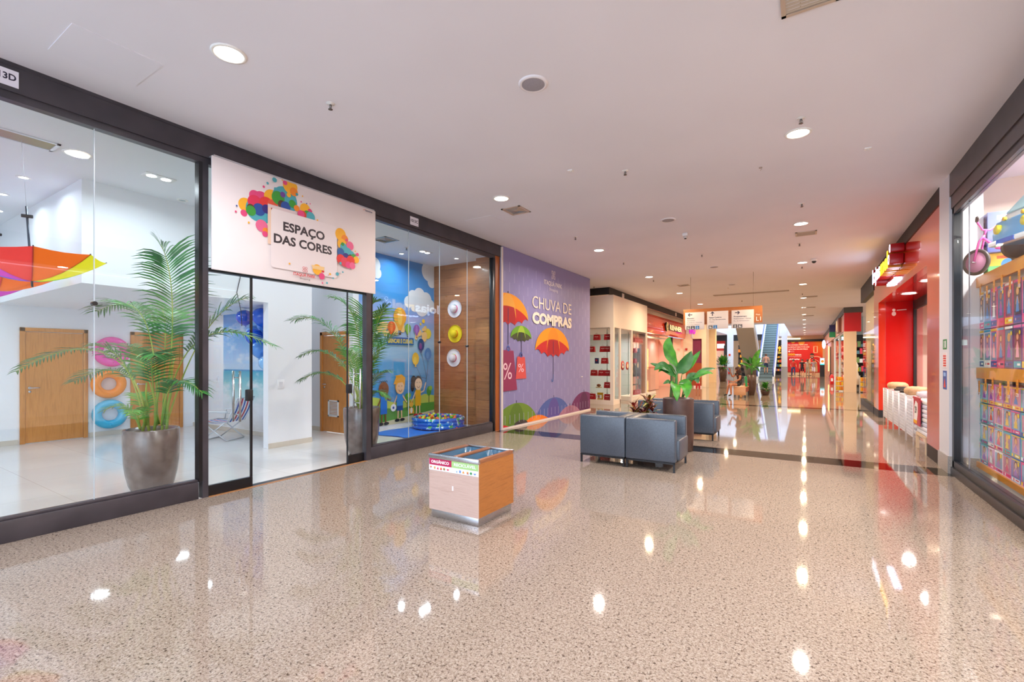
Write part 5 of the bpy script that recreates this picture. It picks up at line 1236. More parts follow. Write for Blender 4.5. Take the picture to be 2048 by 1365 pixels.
def std_r(k=1.0, slim=1.0):
    return {'pelvis': (.135*slim, .11), 'waist': (.115*slim, .09), 'chest': (.135*slim, .10), 'neck': .05, 'head0': .075, 'head1': .088, 'sh': .052, 'el': .038, 'wr': .026, 'pa': .030, 'hi': .085*slim, 'kn': .055, 'an': .036, 'to': .032}
def stand(H=1.65, lean=0, step=.12, arm=.0, elbow=.0):
    s_ = H/1.65; J = {'pelvis': (0, 0, .88), 'waist': (.01+lean*.3, 0, 1.05), 'chest': (.0+lean*.6, 0, 1.28), 'neck': (lean*.8, 0, 1.41), 'head0': (lean+.01, 0, 1.49), 'head1': (lean+.015, 0, 1.57)}
    for q_, sg in (('L', 1), ('R', -1)):
        J['sh'+q_] = (lean*.6, sg*.17, 1.35); J['el'+q_] = (lean*.4-.03+arm*.1*sg, sg*.22, 1.08); J['wr'+q_] = (lean*.3+.05+elbow, sg*.22, .88+elbow*.9); J['pa'+q_] = (lean*.3+.07+elbow*1.15, sg*.215, .81+elbow*1.1)
        J['hi'+q_] = (0, sg*.085, .84); J['kn'+q_] = (sg*step*.6+.02, sg*.09, .47); J['an'+q_] = (sg*step-.0, sg*.09, .085); J['to'+q_] = (sg*step+.12, sg*.10, .035)
    return {k: tuple(x*s_ for x in v) for k, v in J.items()}
def hairball(t, c, hr, f, m, back=.25, long=0):
    f = Vector(f); b = MB().use(m, True)
    if long:
        b.tube([c + Vector((0, 0, hr*1.1)), c - f*hr*.35 + Vector((0, 0, hr*.5)), c - f*hr*.75 - Vector((0, 0, hr*1.0)), c - f*hr*1.1 - Vector((0, 0, hr*3)), c - f*hr*1.2 - Vector((0, 0, hr*3+long*.6)), c - f*hr*1.1 - Vector((0, 0, hr*3+long))], [hr*.5, hr*1.12, hr*1.15, hr*1.15, hr*.95, hr*.4], 14)
    b.ball(c - f*hr*back + Vector((0, 0, hr*.22)), hr*1.12, 14, 10); b.build('hair', None, t)
BK, DK = mat('16161a', .6), mat('1c1a20', .6)
# seated woman (faces image left: -RV)
J = {'pelvis': (0, 0, .52), 'waist': (.0, 0, .68), 'chest': (.04, 0, .90), 'neck': (.08, 0, 1.03), 'head0': (.11, 0, 1.10), 'head1': (.13, 0, 1.18),
     'shL': (.05, .17, .97), 'elL': (.12, .22, .72), 'wrL': (.32, .14, .62), 'paL': (.39, .12, .62), 'shR': (.05, -.17, .97), 'elR': (.22, -.20, .80), 'wrR': (.34, -.12, 1.00), 'paR': (.37, -.10, 1.07),
     'hiL': (.04, .09, .50), 'knL': (.44, .11, .50), 'anL': (.42, .12, .09), 'toL': (.54, .13, .04), 'hiR': (.04, -.09, .50), 'knR': (.42, -.10, .50), 'anR': (.50, -.10, .09), 'toR': (.62, -.11, .04)}
def rg(a, b, tt, c):
    if a in ('chest', 'waist', 'pelvis') and b in ('waist', 'chest', 'shL', 'shR'): return DK
    if b == 'neck' and tt < .4: return DK
    if a in ('shL', 'shR') and tt < .35: return DK
    if a == 'pelvis' or (a in ('hiL', 'hiR') and tt < .45): return mat('101014', .6)
    if a in ('anL', 'anR'): return mat('26242a', .5)
    return SK1
rr = std_r(); 
t, body, c, hr = person('person', 'person with long dark hair seated on the bench holding up a phone', J, rr, rg, (-2.30, 21.45, .03), radians(212), None)
face(t, c, hr, (1, 0, 0), SK1); hairball(t, c, hr, (1, 0, 0), mat('3a1a10', .5), .3, .42)
w = Vector((-2.30, 21.45, 0)); rot = Matrix.Rotation(radians(212), 4, 'Z')
ph = rot @ Vector((.43, -.09, 1.12)) + w
o = MB().use(mat('2f8fd8', .3)).box(-.008, .008, -.04, .04, -.08, .08).build('phone', None, bevel=.004); o.location = ph; o.rotation_euler = (0, .5, radians(212)); tag(o, 'light blue phone held up by the seated woman', 'phone')
o = MB().use(mat('1faa6a', .5)).box(-.03, .03, -.12, .12, 0, .42).build('shopping_bag', None, bevel=.01); o.location = (-2.10, 21.85, .44); o.rotation_euler = (0, -.08, .3); tag(o, 'tall green shopping bag standing behind the seated woman', 'bag')
o = MB().use(mat('d8303a', .5), True).tube([(0, 0, 0), (.08, .02, .05), (.14, .03, .0)], [.05, .07, .04], 10).build('red_handbag', None); o.location = (-2.2, 22.1, .50); tag(o, 'red handbag behind the green bag on the bench', 'bag')
# child with raised arms
J = {k: v for k, v in stand(1.0, .02, .05).items()}
J.update({'elL': (.02, .17, .86), 'wrL': (.08, .10, .97), 'paL': (.10, .06, 1.0), 'elR': (.02, -.17, .86), 'wrR': (.08, -.10, .97), 'paR': (.10, -.06, 1.0)})
rr = {k: (tuple(x*.62 for x in v) if isinstance(v, tuple) else v*.66) for k, v in std_r().items()}; rr['head1'] = .085; rr['head0'] = .075
def rg(a, b, tt, c):
    if c.z < .53 and c.z > .30: return mat('b8202a', .6)
    if .53 <= c.z < .80 and b[:2] in ('wa', 'ch', 'sh', 'ne'): return mat('e8b0a0', .6)
    return SK1
t, body, c, hr = person('person', 'small child in a pink top and red shorts with both arms raised to the head', J, rr, rg, (-3.95, 21.5, 0), radians(120), hands=False); face(t, c, hr, (1, 0, 0), SK1); hairball(t, c, hr, (1, 0, 0), mat('5a2a18', .6), .3)
# far walkers
def walker(lab, loc, rz, top, bottom, shorts, skin, hairc, H=1.62, stp=.16, slim=1.0, arm=.3, elbow=0, bare_leg=True, longhair=0, extra=None):
    J = stand(H, .03, stp, arm, elbow); kz = J['knL'][2]; hz = J['pelvis'][2]; cut = kz*1.15 if shorts else .12
    def rg(a, b, tt, c):
        if c.z < .10: return mat('3a3236', .6)
        if a in ('shL', 'shR') and tt < .4: return mat(top, .7)
        if a[:2] in ('sh', 'el', 'wr') or b[:2] in ('el', 'wr', 'pa'): return skin
        if c.z > hz + .03 and b not in ('neck', 'head0', 'head1') and a not in ('neck', 'head0'): return mat(top, .7)
        if b == 'neck' and tt < .35: return mat(top, .7)
        if c.z > hz+.03: return skin
        return mat(bottom, .7) if c.z > cut else skin
    t, body, c, hr = person('person', lab, J, std_r(1, slim), rg, loc, rz, hands=True); face(t, c, hr, (1, 0, 0), skin); hairball(t, c, hr, (1, 0, 0), mat(hairc, .6), .3, longhair); return t
walker('person in a red top and blue jeans walking in front of the far red wall', (-.96, 51.0, 0), radians(-80), 'd0301f', '26436e', False, SK1, '1c1412', elbow=.12)
walker('person in a black strapless outfit with shorts beside the far red wall', (-.25, 50.0, 0), radians(-95), '16141c', '16141c', True, SK2, '2a1810')
walker('person in a grey top and white skirt at the right of the far group', (.62, 49.5, 0), radians(-100), '9a8a90', 'd8d0dc', True, SK1, '2a1c18', slim=1.15, elbow=.2)
walker('person in pale grey clothes blurred in the middle of the far group', (.16, 50.6, 0), radians(-90), 'b8ac98', 'a8a090', False, SK3, '1a1412', slim=1.1)
walker('person with a crossed dark strap and navy shorts standing at the foot of the escalator', (-2.66, 42.25, .445), radians(100), 'd8a088', '1a2a4a', True, SK2, '6a5040', H=1.62, elbow=.05, stp=.03)
# ================================================================ RIGHT HAND SHOPS
ORD = ['first', 'second', 'third', 'fourth', 'fifth', 'sixth', 'seventh', 'eighth', 'ninth', 'tenth', 'eleventh', 'twelfth']
M_OR = speck('shelf_orange', 'e08a12', 'ee9c1c', 3, .3, 2, .5); M_SHW = mat('cfc8c8', .4)
t = thing('display_shelving', 'tall shelving unit with orange front bands holding toys behind the right glass', 'shelf', (2.25, 7.2, 0))
for z0, z1 in ((.13, .20), (1.31, 1.45), (2.51, 2.65)):
    MB().use(M_OR).box(1.93, 1.955, 5.0, 9.08, z0, z1).build('front_band', None, t, w=True)
    MB().use(M_SHW).box(1.955, 2.65, 5.0, 9.08, z1-.03, z1).build('shelf_board', None, t, w=True)
MB().use(mat('b8b2b6', .5)).box(2.40, 2.43, 5.0, 9.08, .2, 2.5).build('back_panel', None, t, w=True)
for y in (5.02, 7.0, 9.05): MB().use(mat('3a3a42', .4)).box(2.43, 2.48, y-.02, y+.02, 0, 2.65).build('upright', None, t, w=True)
MB().use(M_WHITEP).box(1.955, 2.65, 5.0, 9.08, 0, .13).build('plinth', None, t, w=True)
Rt = random.Random(21)
PINKS = [('ee5aa8', 'pink'), ('d81e78', 'magenta'), ('b878d8', 'lilac'), ('f4e8f0', 'white'), ('4f96e0', 'light blue'), ('6a3a8c', 'purple'), ('48c0c8', 'turquoise'), ('f090b8', 'pale pink'), ('4a2a5c', 'plum'), ('e02a6a', 'raspberry')]
DR = ['e85a8a', 'f5d06a', 'a04ac0', '4a90d8', 'f0f0f4', 'e8483a', 'b88ad0', 'f5a8c0']
def toybox(y0, w, z0, h, d, style, label, x=1.965):
    pale = z0 < 1.3
    c, cn = style; t = thing('toy_box', label, 'toy box', (x, y0+w/2, z0))
    # front faces -X
    MB().use(mat(c, .3)).box(0, d, -w/2, w/2, 0, h).build('carton', None, t)
    A = Art((0, 0, 0), (0, -1, 0), (0, 0, 1)); k = Rt.randrange(4); dc = Rt.choice(DR); sk = Rt.choice(['f2c8a8', 'c88a64', 'f0b890']); hc = Rt.choice(['e8b84a', '5a3020', '2a1a18', 'b0562a'])
    A.rect(-w*.40, w*.40, h*.20, h*.90, (['d8a8cc', 'a8c4e8', 'e0a0be', 'b894c0'] if pale else ['8a5a86', '5f86b4', 'c86a92', '4f3550'])[k], rough=.12)
    hd = h*.73; A.disc(0, hd, w*.17, hc, ry=w*.19, n=14); A.disc(0, hd-w*.02, w*.12, sk, ry=w*.14, n=12)
    A.poly([(-w*.06, h*.62), (w*.06, h*.62), (w*.22, h*.26), (-w*.22, h*.26)], dc); A.line([(-w*.05, h*.6), (-w*.2, h*.44)], w*.05, sk); A.line([(w*.05, h*.6), (w*.2, h*.44)], w*.05, sk)
    A.rect(-w*.46, w*.46, h*.03, h*.17, Rt.choice(['ffffff', 'e83a8c', '3a4aa0', 'f5d03a', '30b0c0'])); A.disc(-w*.2, h*.1, w*.07, Rt.choice(DR), n=10); A.rect(w*.0, w*.36, h*.075, h*.125, Rt.choice(['5a2a6a', 'ffffff', 'e0305a']))
    A.rect(-w*.46, w*.46, h*.93, h*.985, Rt.choice(['ffffff', 'f0509a', '38a8d8', 'f5c83a']))
    if k % 2: A.disc(w*.3, h*.82, w*.1, 'ffd83a', n=10)
    A.build('box_print', None, t); return t
def row(z0, tiers, h, ws, base_lab, y1=9.04):
    y = y1; ci = 0; PK2 = [p for p in PINKS if p[1] in ('pink', 'white', 'pale pink', 'light blue', 'lilac', 'turquoise')] if z0 < 1 else PINKS
    for w in ws:
        st = Rt.choice(PK2)
        for k in range(tiers):
            s2 = st if Rt.random() < .7 else Rt.choice(PK2)
            toybox(y-w, w-.008, z0+k*h, h-.012, .22, s2, '%s, %s column from black jamb, %s tier up' % (base_lab % s2[1], ORD[ci], ORD[k]))
        y -= w; ci += 1
row(.20, 4, .265, [.26, .24, .28, .24, .30, .26, .27, .30, .25, .28, .25], '%s doll box, bottom shelf')
row(1.452, 2, .50, [.20, .21, .22, .26, .23, .25, .27, .24, .26, .28, .25, .2], '%s toy box, middle shelf')
pt = None
for i in range(20):
    lo = i >= 10; y = 8.9 - (i % 10)*.26 + (.05 if lo else 0); z = (1.13 if lo else 2.33) + .03*((i*7) % 3)
    if pt is None:
        pt = o = thing('price_tag', '', 'price tag', (0, 0, 0)); A = Art((0, 0, 0), (0, -1, 0), (0, 0, 1))
        MB().use(mat('f09a1e', .5)).box(-.003, 0, -.028, .028, 0, .15).build('tag_card', None, o); MB().use(mat('f4f0f0', .5)).box(-.003, 0, -.028, .028, -.035, 0).build('tag_foot', None, o)
        A = Art((-.003, 0, 0), (0, -1, 0), (0, 0, 1)); A.rect(-.008, .006, .05, .09, '5a3a1a'); A.rect(-.018, .018, .11, .12, 'c86a10'); A.rect(-.02, .02, -.028, -.02, 'c02030'); A.rect(-.02, .02, -.014, -.006, 'c02030'); A.build('tag_print', None, o)
    else: o = copy_tree(pt)
    o.location = (1.925, y, z)
    o['label'] = 'hanging orange price tag on the %s toy shelf, %s one from the black jamb' % ('bottom' if lo else 'middle', ORD[i % 10]); o['group'] = 'orange price tags on the toy shelves'
# boxes on top
def plainbox(lab, x0, x1, y0, y1, z0, z1, c, prints):
    t = thing('toy_carton', lab, 'box', ((x0+x1)/2, (y0+y1)/2, z0)); MB().use(mat(c, .35)).box(x0, x1, y0, y1, z0, z1).build('carton', None, t, w=True)
    A = Art((x0, y1, z0), (0, -1, 0), (0, 0, 1)); prints(A, y1-y0, z1-z0); A.build('side_print', None, t, w=True)
    A = Art((x0, y0, z0), (1, 0, 0), (0, 0, 1)); prints(A, x1-x0, z1-z0); A.build('front_print', None, t, w=True)
def pr(A, w, h):
    A.rect(0, w, 0, h*.12, '3a4a8c'); A.disc(w*.5, h*.5, w*.33, 'e07a2a', ry=h*.3); A.disc(w*.5, h*.5, w*.24, 'c8b8a8', ry=h*.2); A.rect(w*.2, w*.8, h*.8, h*.9, 'e8d8e0'); A.rect(w*.3, w*.6, h*.2, h*.25, 'e8e0e8')
plainbox('large dark blue ride-on toy carton on top of the shelving near the jamb', 2.02, 2.46, 8.50, 9.05, 2.96, 3.48, '5a66a0', pr)
plainbox('yellow and green carton on top of the shelving under the large blue one', 2.05, 2.45, 8.60, 9.0, 2.655, 2.955, 'e8c83a', lambda A, w, h: (A.rect(0, w, 0, h*.45, '4a9a5a'), A.disc(w*.5, h*.5, w*.2, '3a8ac8'), A.rect(w*.2, w*.8, h*.75, h*.88, 'e85a2a')))
# pink child's bicycle
t = thing('toy_bicycle', 'pink child bicycle with black tyres standing on top of the toy shelving', 'bicycle', (2.06, 8.15, 2.655)); t.rotation_euler = (0, 0, radians(125))
PK_ = mat('f05ab8', .25, coat=.4); PKL = mat('f5a8d0', .4)
for nm, x in (('front_wheel', .30), ('rear_wheel', -.28)):
    b = MB().use(mat('2a2628', .6), True).torus((x, 0, .17), .15, .022, 'Y', 32, 10); b.build(nm, None, t)
    MB().use(PKL, True).tube([(x, -.008, .17), (x, .008, .17)], .135, 24).build('wheel_disc', None, t); MB().use(M_CHROME, True).tube([(x, -.06, .17), (x, .06, .17)], .012, 8).build('axle', None, t)
b = MB().use(PK_, True)
b.tube([(.30, .035, .17), (.24, .03, .42), (.20, 0, .50)], .012, 8); b.tube([(.30, -.035, .17), (.24, -.03, .42), (.20, 0, .50)], .012, 8)
b.tube([(.21, 0, .46), (.05, 0, .30), (-.08, 0, .26)], .018, 8); b.tube([(-.08, 0, .20), (-.10, 0, .44)], .014, 8); b.tube([(-.08, 0, .22), (-.28, .03, .17)], .010, 8); b.tube([(-.10, 0, .38), (-.28, -.03, .17)], .009, 8)
b.build('bicycle_frame', None, t)
MB().use(PK_, True).tube([(.20, 0, .50), (.18, 0, .56)], .012, 8).tube([(.10, -.22, .66), (.14, -.16, .64), (.18, -.05, .56), (.18, .05, .56), (.14, .16, .64), (.10, .22, .66)], .012, 8).build('handlebar', None, t)
for s_ in (-1, 1): MB().use(M_BLACKM, True).tube([(.12, s_*.19, .65), (.06, s_*.25, .68)], .018, 8).build('grip', None, t)
MB().use(M_BLACKM).box(-.18, -.02, -.055, .055, .44, .48).build('saddle', None, t, bevel=.015)
# ride-on car
t = thing('ride_on_car', 'blue and white ride-on toy van with yellow headlights on top of the toy shelving', 'toy car', (2.32, 7.02, 2.655)); t.rotation_euler = (0, 0, radians(196))
CB, CW = mat('5aa8e0', .2, coat=.5), mat('eef2f8', .25, coat=.4)
prof = [(.48, .16), (.50, .30), (.47, .42), (.40, .50), (.24, .70), (.0, .72), (-.04, .48), (-.40, .46), (-.48, .36), (-.48, .16)]
MB().use(CW).prism(prof, (0, -.27, 0), (1, 0, 0), (0, 0, 1), (0, 1, 0), .54).build('upper_body', None, t, bevel=.03, seg=3)
MB().use(CB).prism([(.53, .13), (.535, .26), (.50, .40), (.30, .34), (-.50, .34), (-.50, .13)], (0, -.285, 0), (1, 0, 0), (0, 0, 1), (0, 1, 0), .57).build('lower_body', None, t, bevel=.025, seg=3)
MB().use(mat('a8d0dc', .1)).prism([(.435, .47), (.44, .48), (.27, .69), (.26, .68)], (0, -.22, 0), (1, 0, 0), (0, 0, 1), (0, 1, 0), .44).build('windscreen', None, t)
for s_ in (-1, 1):
    MB().use(mat('f0e23a', .15, coat=.5), True).tube([(.50, s_*.19, .30), (.545, s_*.19, .30)], .05, 18).build('headlight', None, t)
    MB().use(mat('f0c23a', .15), True).tube([(.50, s_*.13, .40), (.52, s_*.13, .40)], .022, 12).build('indicator_lamp', None, t)
    for x in (.30, -.30): MB().use(mat('1c1a1c', .5), True).tube([(x, s_*.24, .13), (x, s_*.33, .13)], .13, 24).use(mat('d8dce2', .3), True).tube([(x, s_*.32, .13), (x, s_*.337, .13)], .05, 14).build('wheel', None, t)
MB().use(CW).box(.50, .58, -.27, .27, .12, .18).build('bumper', None, t, bevel=.02)
MB().use(mat('2a62c8', .3)).box(.575, .588, -.12, .12, .125, .17).build('number_panel', None, t)
# red panel on the shop's cross wall
t = thing('wall_panel', 'plain red panel hanging high on the cream wall behind the toy shelving', 'panel', (2.75, 9.13, 3.0)); MB().use(mat('d02a2a', .5)).box(2.60, 2.95, 9.11, 9.135, 3.0, 3.72).build('panel', None, t, w=True)
# column stickers
A = lambda y0, y1, z0, z1, fn, lab: fn(y0, y1, z0, z1, lab)
def sticker(y0, y1, z0, z1, lab, c, dr):
    t = thing('wall_sticker', lab, 'sign', (1.658, (y0+y1)/2, z0)); MB().use(mat(c, .4)).box(1.656, 1.660, y0, y1, z0, z1).build('plate', None, t, w=True)
    a = Art((1.656, y1, z0), (0, -1, 0), (0, 0, 1)); dr(a, y1-y0, z1-z0); a.build('print', None, t, w=True)
sticker(8.70, 8.90, 1.70, 1.84, 'green emergency exit pictogram sticker on the white column', '1f8a4a', lambda a, w, h: (a.disc(w*.35, h*.75, h*.1, 'ffffff'), a.line([(w*.35, h*.62), (w*.4, h*.35), (w*.3, h*.12)], h*.12, 'ffffff'), a.rect(w*.6, w*.82, h*.15, h*.85, 'ffffff')))
sticker(8.70, 8.90, 1.44, 1.65, 'red and white fire notice sticker on the white column', 'f0e4e4', lambda a, w, h: [a.rect(w*.1, w*.9, h*(.1+.16*k), h*(.2+.16*k), 'd8342a') for k in range(5)])
sticker(8.70, 8.90, 1.14, 1.40, 'blue notice sticker, lowest on the white column', '2a5aa8', lambda a, w, h: (a.poly([(w*.2, h*.1), (w*.8, h*.1), (w*.5, h*.6)], 'e8503a'), a.rect(w*.2, w*.8, h*.7, h*.9, '9ac0f0')))
# ---- illuminated shop sign
t = thing('shop_sign', 'lit channel letters reading lojasmel, white and yellow, on the red portal', 'sign', (1.67, 13.4, 3.3))
WL = mat('dce8ff', .4, emit=5); YL_ = mat('ffc81e', .4, emit=3); RB = mat('b0101c', .3)
def chan(s_, y, z, w, h, face, side, nm, bold=.03, d=.22):
    A = Art((1.665, 0, 0), (0, -1, 0), (0, 0, 1)); A.text(s_, -y, z, w, h, side, bold=bold, depth=d); A.build(nm+'_returns', None, t, w=True)
    A = Art((1.665-d-.002, 0, 0), (0, -1, 0), (0, 0, 1)); A.text(s_, -y, z, w, h, face, bold=bold); A.build(nm+'_face', None, t, w=True)
chan('lojas', 14.95, 3.46, 1.40, .36, WL, RB, 'white_letters'); chan('mel', 13.50, 3.46, 1.15, .36, YL_, mat('e0a010', .3), 'yellow_letters', .045)
A = Art((1.665, 0, 0), (0, -1, 0), (0, 0, 1)); A.text('tudo para você', -13.9, 3.26, 1.1, .07, WL, bold=.02, depth=.06); A.build('small_letters', None, t, w=True)
b = MB().use(RB)
for y, z, r in ((12.2, 3.60, .13), (12.05, 3.80, .10)): b.box(1.44, 1.665, y-r, y+r, z-r*.8, z+r*.8)
b.build('balloon_blocks', None, t, w=True, bevel=.02)
A = Art((1.438, 0, 0), (0, -1, 0), (0, 0, 1)); A.ring(-12.2, 3.60, .09, .02, WL); A.ring(-12.05, 3.80, .07, .02, WL); A.build('balloon_rings', None, t, w=True)
t = thing('portal_decal', 'white circle and dart decal high on the inner red wall of the portal', 'decal', (1.95, 15.93, 2.8)); A = Art((0, 15.93, 0), (1, 0, 0), (0, 0, 1)); A.disc(1.99, 2.88, .035, 'f0d8d8'); A.disc(1.99, 2.78, .045, 'e8c8cc', ry=.06); A.line([(2.05, 2.87), (2.25, 2.88)], .02, 'f0e0e0'); A.build('decal_print', None, t, w=True)
# ---- wire baskets with goods
WIRE = mat('e8e8ea', .35, .2)
def basket(label, y, first=None):
    if first is not None: return copy_tree(first, (1.86, y, 0), label=label)
    t = thing('wire_basket', label, 'basket', (1.86, y, 0), 0, 'white wire baskets in front of the red portal'); w, d, h0, h1 = .34, .22, .16, .86
    b = MB().use(WIRE)
    def bar(a, c, r=.0032): b.tube([a, c], r, 4, False)
    for z in [h0 + (h1-h0)*k/12 for k in range(13)]:
        for s_ in (-1, 1): bar((s_*d, -w, z), (s_*d, w, z)); bar((-d, s_*w, z), (d, s_*w, z))
    for k in range(13):
        y_ = -w + 2*w*k/12
        for s_ in (-1, 1): bar((s_*d, y_, h0), (s_*d, y_, h1))
        bar((-d, y_, h0), (d, y_, h0))
    for k in range(1, 9):
        x_ = -d+2*d*k/9
        for s_ in (-1, 1): bar((x_, s_*w, h0), (x_, s_*w, h1))
    b.build('wire_mesh', None, t)
    for sx in (-1, 1):
        for sy in (-1, 1): MB().use(WIRE, True).tube([(sx*d, sy*w, 0), (sx*d, sy*w, h1)], .009, 8).build('leg', None, t)
    MB().use(WIRE, True).tube([(-d, -w, h1), (d, -w, h1), (d, w, h1), (-d, w, h1), (-d, -w, h1)], .007, 6).build('top_rim', None, t)
    return t
ys = [14.40, 13.62, 12.84, 12.06, 11.28]
bk = None
for i, y in enumerate(ys):
    bk_ = basket('white wire basket of bagged goods, %s from the far end of the row' % ORD[i], y, bk); bk = bk or bk_
def soft(name, lab, cat, loc, sc, m, seed=1, rz=0, group=None):
    R = random.Random(seed); b = MB().use(m, True).ball((0, 0, 0), 1, 16, 10)
    b.v = [(math.copysign(abs(x)**.6, x)*sc[0]*(1+R.uniform(-.05, .05)), math.copysign(abs(y)**.6, y)*sc[1]*(1+R.uniform(-.05, .05)), math.copysign(abs(z)**.7, z)*sc[2]*(1+R.uniform(-.08, .08))) for x, y, z in b.v]
    o = b.build(name, None, smooth=True); o.location = loc; o.rotation_euler = (0, 0, rz); tag(o, lab, cat, group); return o
PL = mat('e6e8ee', .15, coat=.5); BRN = speck('beige_cloth', 'b8916a', 'caa47c', 12, .8)
for i, y in enumerate(ys):
    for k in range(6): soft('packed_pillow', 'bagged white pillow in the %s wire basket from the far end, %s layer up' % (ORD[i], ORD[k]), 'pillow', (1.86, y, .225+.107*k), (.20, .31, .052), PL if k % 2 else mat('dadce6', .2, coat=.4), i*10+k, 0, 'bagged pillows in the wire baskets')
for i, (y, c, cn, s_) in enumerate(((14.4, 'b8916a', 'far', .0), (13.7, '2c2220', 'far-middle', .03), (12.95, '241c1c', 'middle', .0), (12.1, 'caa47c', 'near-middle', .02))):
    if c in ('b8916a', 'caa47c'): soft('folded_blanket', 'beige rolled blanket on top of the %s basket' % cn, 'blanket', (1.87, y, .93), (.19, .30, .09), BRN, i+60)
    else:
        for k in range(3): tag(MB().use(mat(c, .6), True).torus((1.80+.06*k, y-.18+.17*k, .885+.03*(k % 2)), .085, .028, 'Z', 18, 8).build('rolled_belt', None, origin=(1.80+.06*k, y-.18+.17*k, .885)), 'dark rolled loop of goods lying on top of the %s basket, %s of three' % (cn, ORD[k]), 'goods')
o = tag(MB().use(mat('e02a1a', .5)).box(-.08, .08, -.09, .09, 0, .05).build('red_package', None, bevel=.01), 'flat red package on top of the nearest wire basket', 'package'); o.location = (1.84, 11.38, .865)
soft('packed_pillow', 'loose bagged white pillow on top of the nearest wire basket', 'pillow', (1.88, 11.12, .93), (.17, .15, .06), PL, 99)
# folded towel stack on a pallet stand with the price board
t = thing('display_stand', 'low cream wooden stand under the stack of folded packs by the red jamb', 'stand', (1.86, 10.45, 0))
MB().use(mat('d8c0a0', .5)).box(1.66, 2.06, 10.05, 10.85, .24, .28).build('deck', None, t, w=True)
for x, y in ((1.68, 10.07), (1.68, 10.83), (2.04, 10.07), (2.04, 10.83)): MB().use(mat('e0cba8', .5)).box(x-.02, x+.02, y-.02, y+.02, 0, .24).build('leg', None, t, w=True)
for k in range(8):
    o = MB().use(mat(['dfe4ee', 'e8eaf0', 'c8d4e8', 'e4ece8'][k % 4], .3, coat=.3)).box(-.19, .19, -.38, .38, 0, .072).build('folded_pack', None, bevel=.025, seg=3); o.location = (1.86, 10.45, .281+.074*k); tag(o, 'folded white linen pack in the stack behind the price board, %s from below' % ORD[k], 'linen pack', 'linen packs stacked by the red jamb')
t = thing('price_board', 'red price board with a white tag reading 29 on the near end of the stand', 'sign', (1.63, 10.6, .45))
MB().use(mat('b8203a', .4)).box(1.638, 1.652, 10.38, 10.98, .42, .90).build('board', None, t, w=True)
A = Art((1.638, 0, 0), (0, -1, 0), (0, 0, 1)); A.poly([(-10.90, .46), (-10.62, .46), (-10.55, .62), (-10.55, .80), (-10.72, .84), (-10.85, .74)], 'f0f0ee'); A.poly([(-10.90, .44), (-10.62, .44), (-10.60, .50), (-10.90, .50)], 'f0b01a'); A.text('29', -10.80, .62, .17, .12, '222222', bold=.04); A.build('board_print', None, t, w=True)
# inside the red shop
t = thing('poster_stand', 'orange display panel with a dark photo just inside the red shop', 'panel', (3.1, 14.6, 0)); MB().use(mat('f0a01e', .4)).box(3.0, 3.8, 14.6, 14.64, 0, 1.6).build('panel', None, t, w=True); A = Art((0, 14.6, 0), (1, 0, 0), (0, 0, 1)); A.poly([(3.08, .75), (3.7, .7), (3.75, 1.5), (3.05, 1.45)], '3a4250'); A.poly([(3.2, .8), (3.5, .8), (3.55, 1.3)], 'b8c0d0'); A.build('photo_print', None, t, w=True)
t = thing('awning', 'green scalloped paper awning hung inside the red shop', 'awning', (4.0, 15.6, 2.2)); b = MB().use(mat('3a9a4a', .6))
for k in range(10): b.box(2.9+k*.3, 3.2+k*.3, 15.5, 15.52, 2.16-.03*sin(k*1.3), 2.5)
b.build('valance', None, t, w=True); MB().use(M_STEEL, True).tube([(2.9, 15.51, 2.49), (2.9, 15.51, 3.09)], .005, 5).tube([(5.8, 15.51, 2.49), (5.8, 15.51, 3.09)], .005, 5).build('hanger', None, t, w=True)
for k, (x, y) in enumerate(((3.2, 12.6), (3.9, 13.8), (4.6, 15.0))):
    t = thing('pendant_lamp', 'small red pendant lamp in the red shop, %s from the entrance' % ORD[k], 'lamp', (x, y, 2.7)); MB().use(mat('a01a1a', .4), True).lathe((0, 0, 0), [(.09, 0), (.03, .12), (.01, .14)], 16).build('shade', None, t); MB().use(M_BLACKM, True).tube([(0, 0, .13), (0, 0, .39)], .004, 5).build('cord', None, t); MB().use(gl_w, True).ball((0, 0, .01), .035, 10, 6).build('bulb', None, t)
# shelving with goods behind the far right glass
t = thing('display_shelving', 'dark shelving behind the clear shop window beyond the red portal', 'shelf', (2.9, 18.5, 0)); b = MB().use(mat('8a6a4a', .5))
for z in (.1, .55, 1.0, 1.45, 1.9, 2.35): b.box(2.3, 2.7, 17.0, 20.3, z, z+.03)
b.build('shelf_boards', None, t, w=True); MB().use(mat('c8b898', .5)).box(2.7, 2.74, 17.0, 20.3, 0, 2.6).build('back_panel', None, t, w=True)
Rg = random.Random(8); cc = ['3a3028', 'c83a2a', 'e8e0d0', '5a4a3a', 'b89a5a', '2a2a30']; cn = ['dark brown', 'red', 'cream', 'brown', 'tan', 'black']
for z in (.58, 1.03, 1.48, 1.93):
    for k in range(6):
        i = Rg.randrange(6); o = MB().use(mat(cc[i], .5)).box(-.1, .1, -.16, .16, 0, Rg.uniform(.15, .3)).build('shoe_box', None); o.location = (2.45, 17.4+k*.5, z); tag(o, cn[i] + ' box on the shelving beyond the red portal', 'box', cn[i] + ' boxes beyond the red portal')
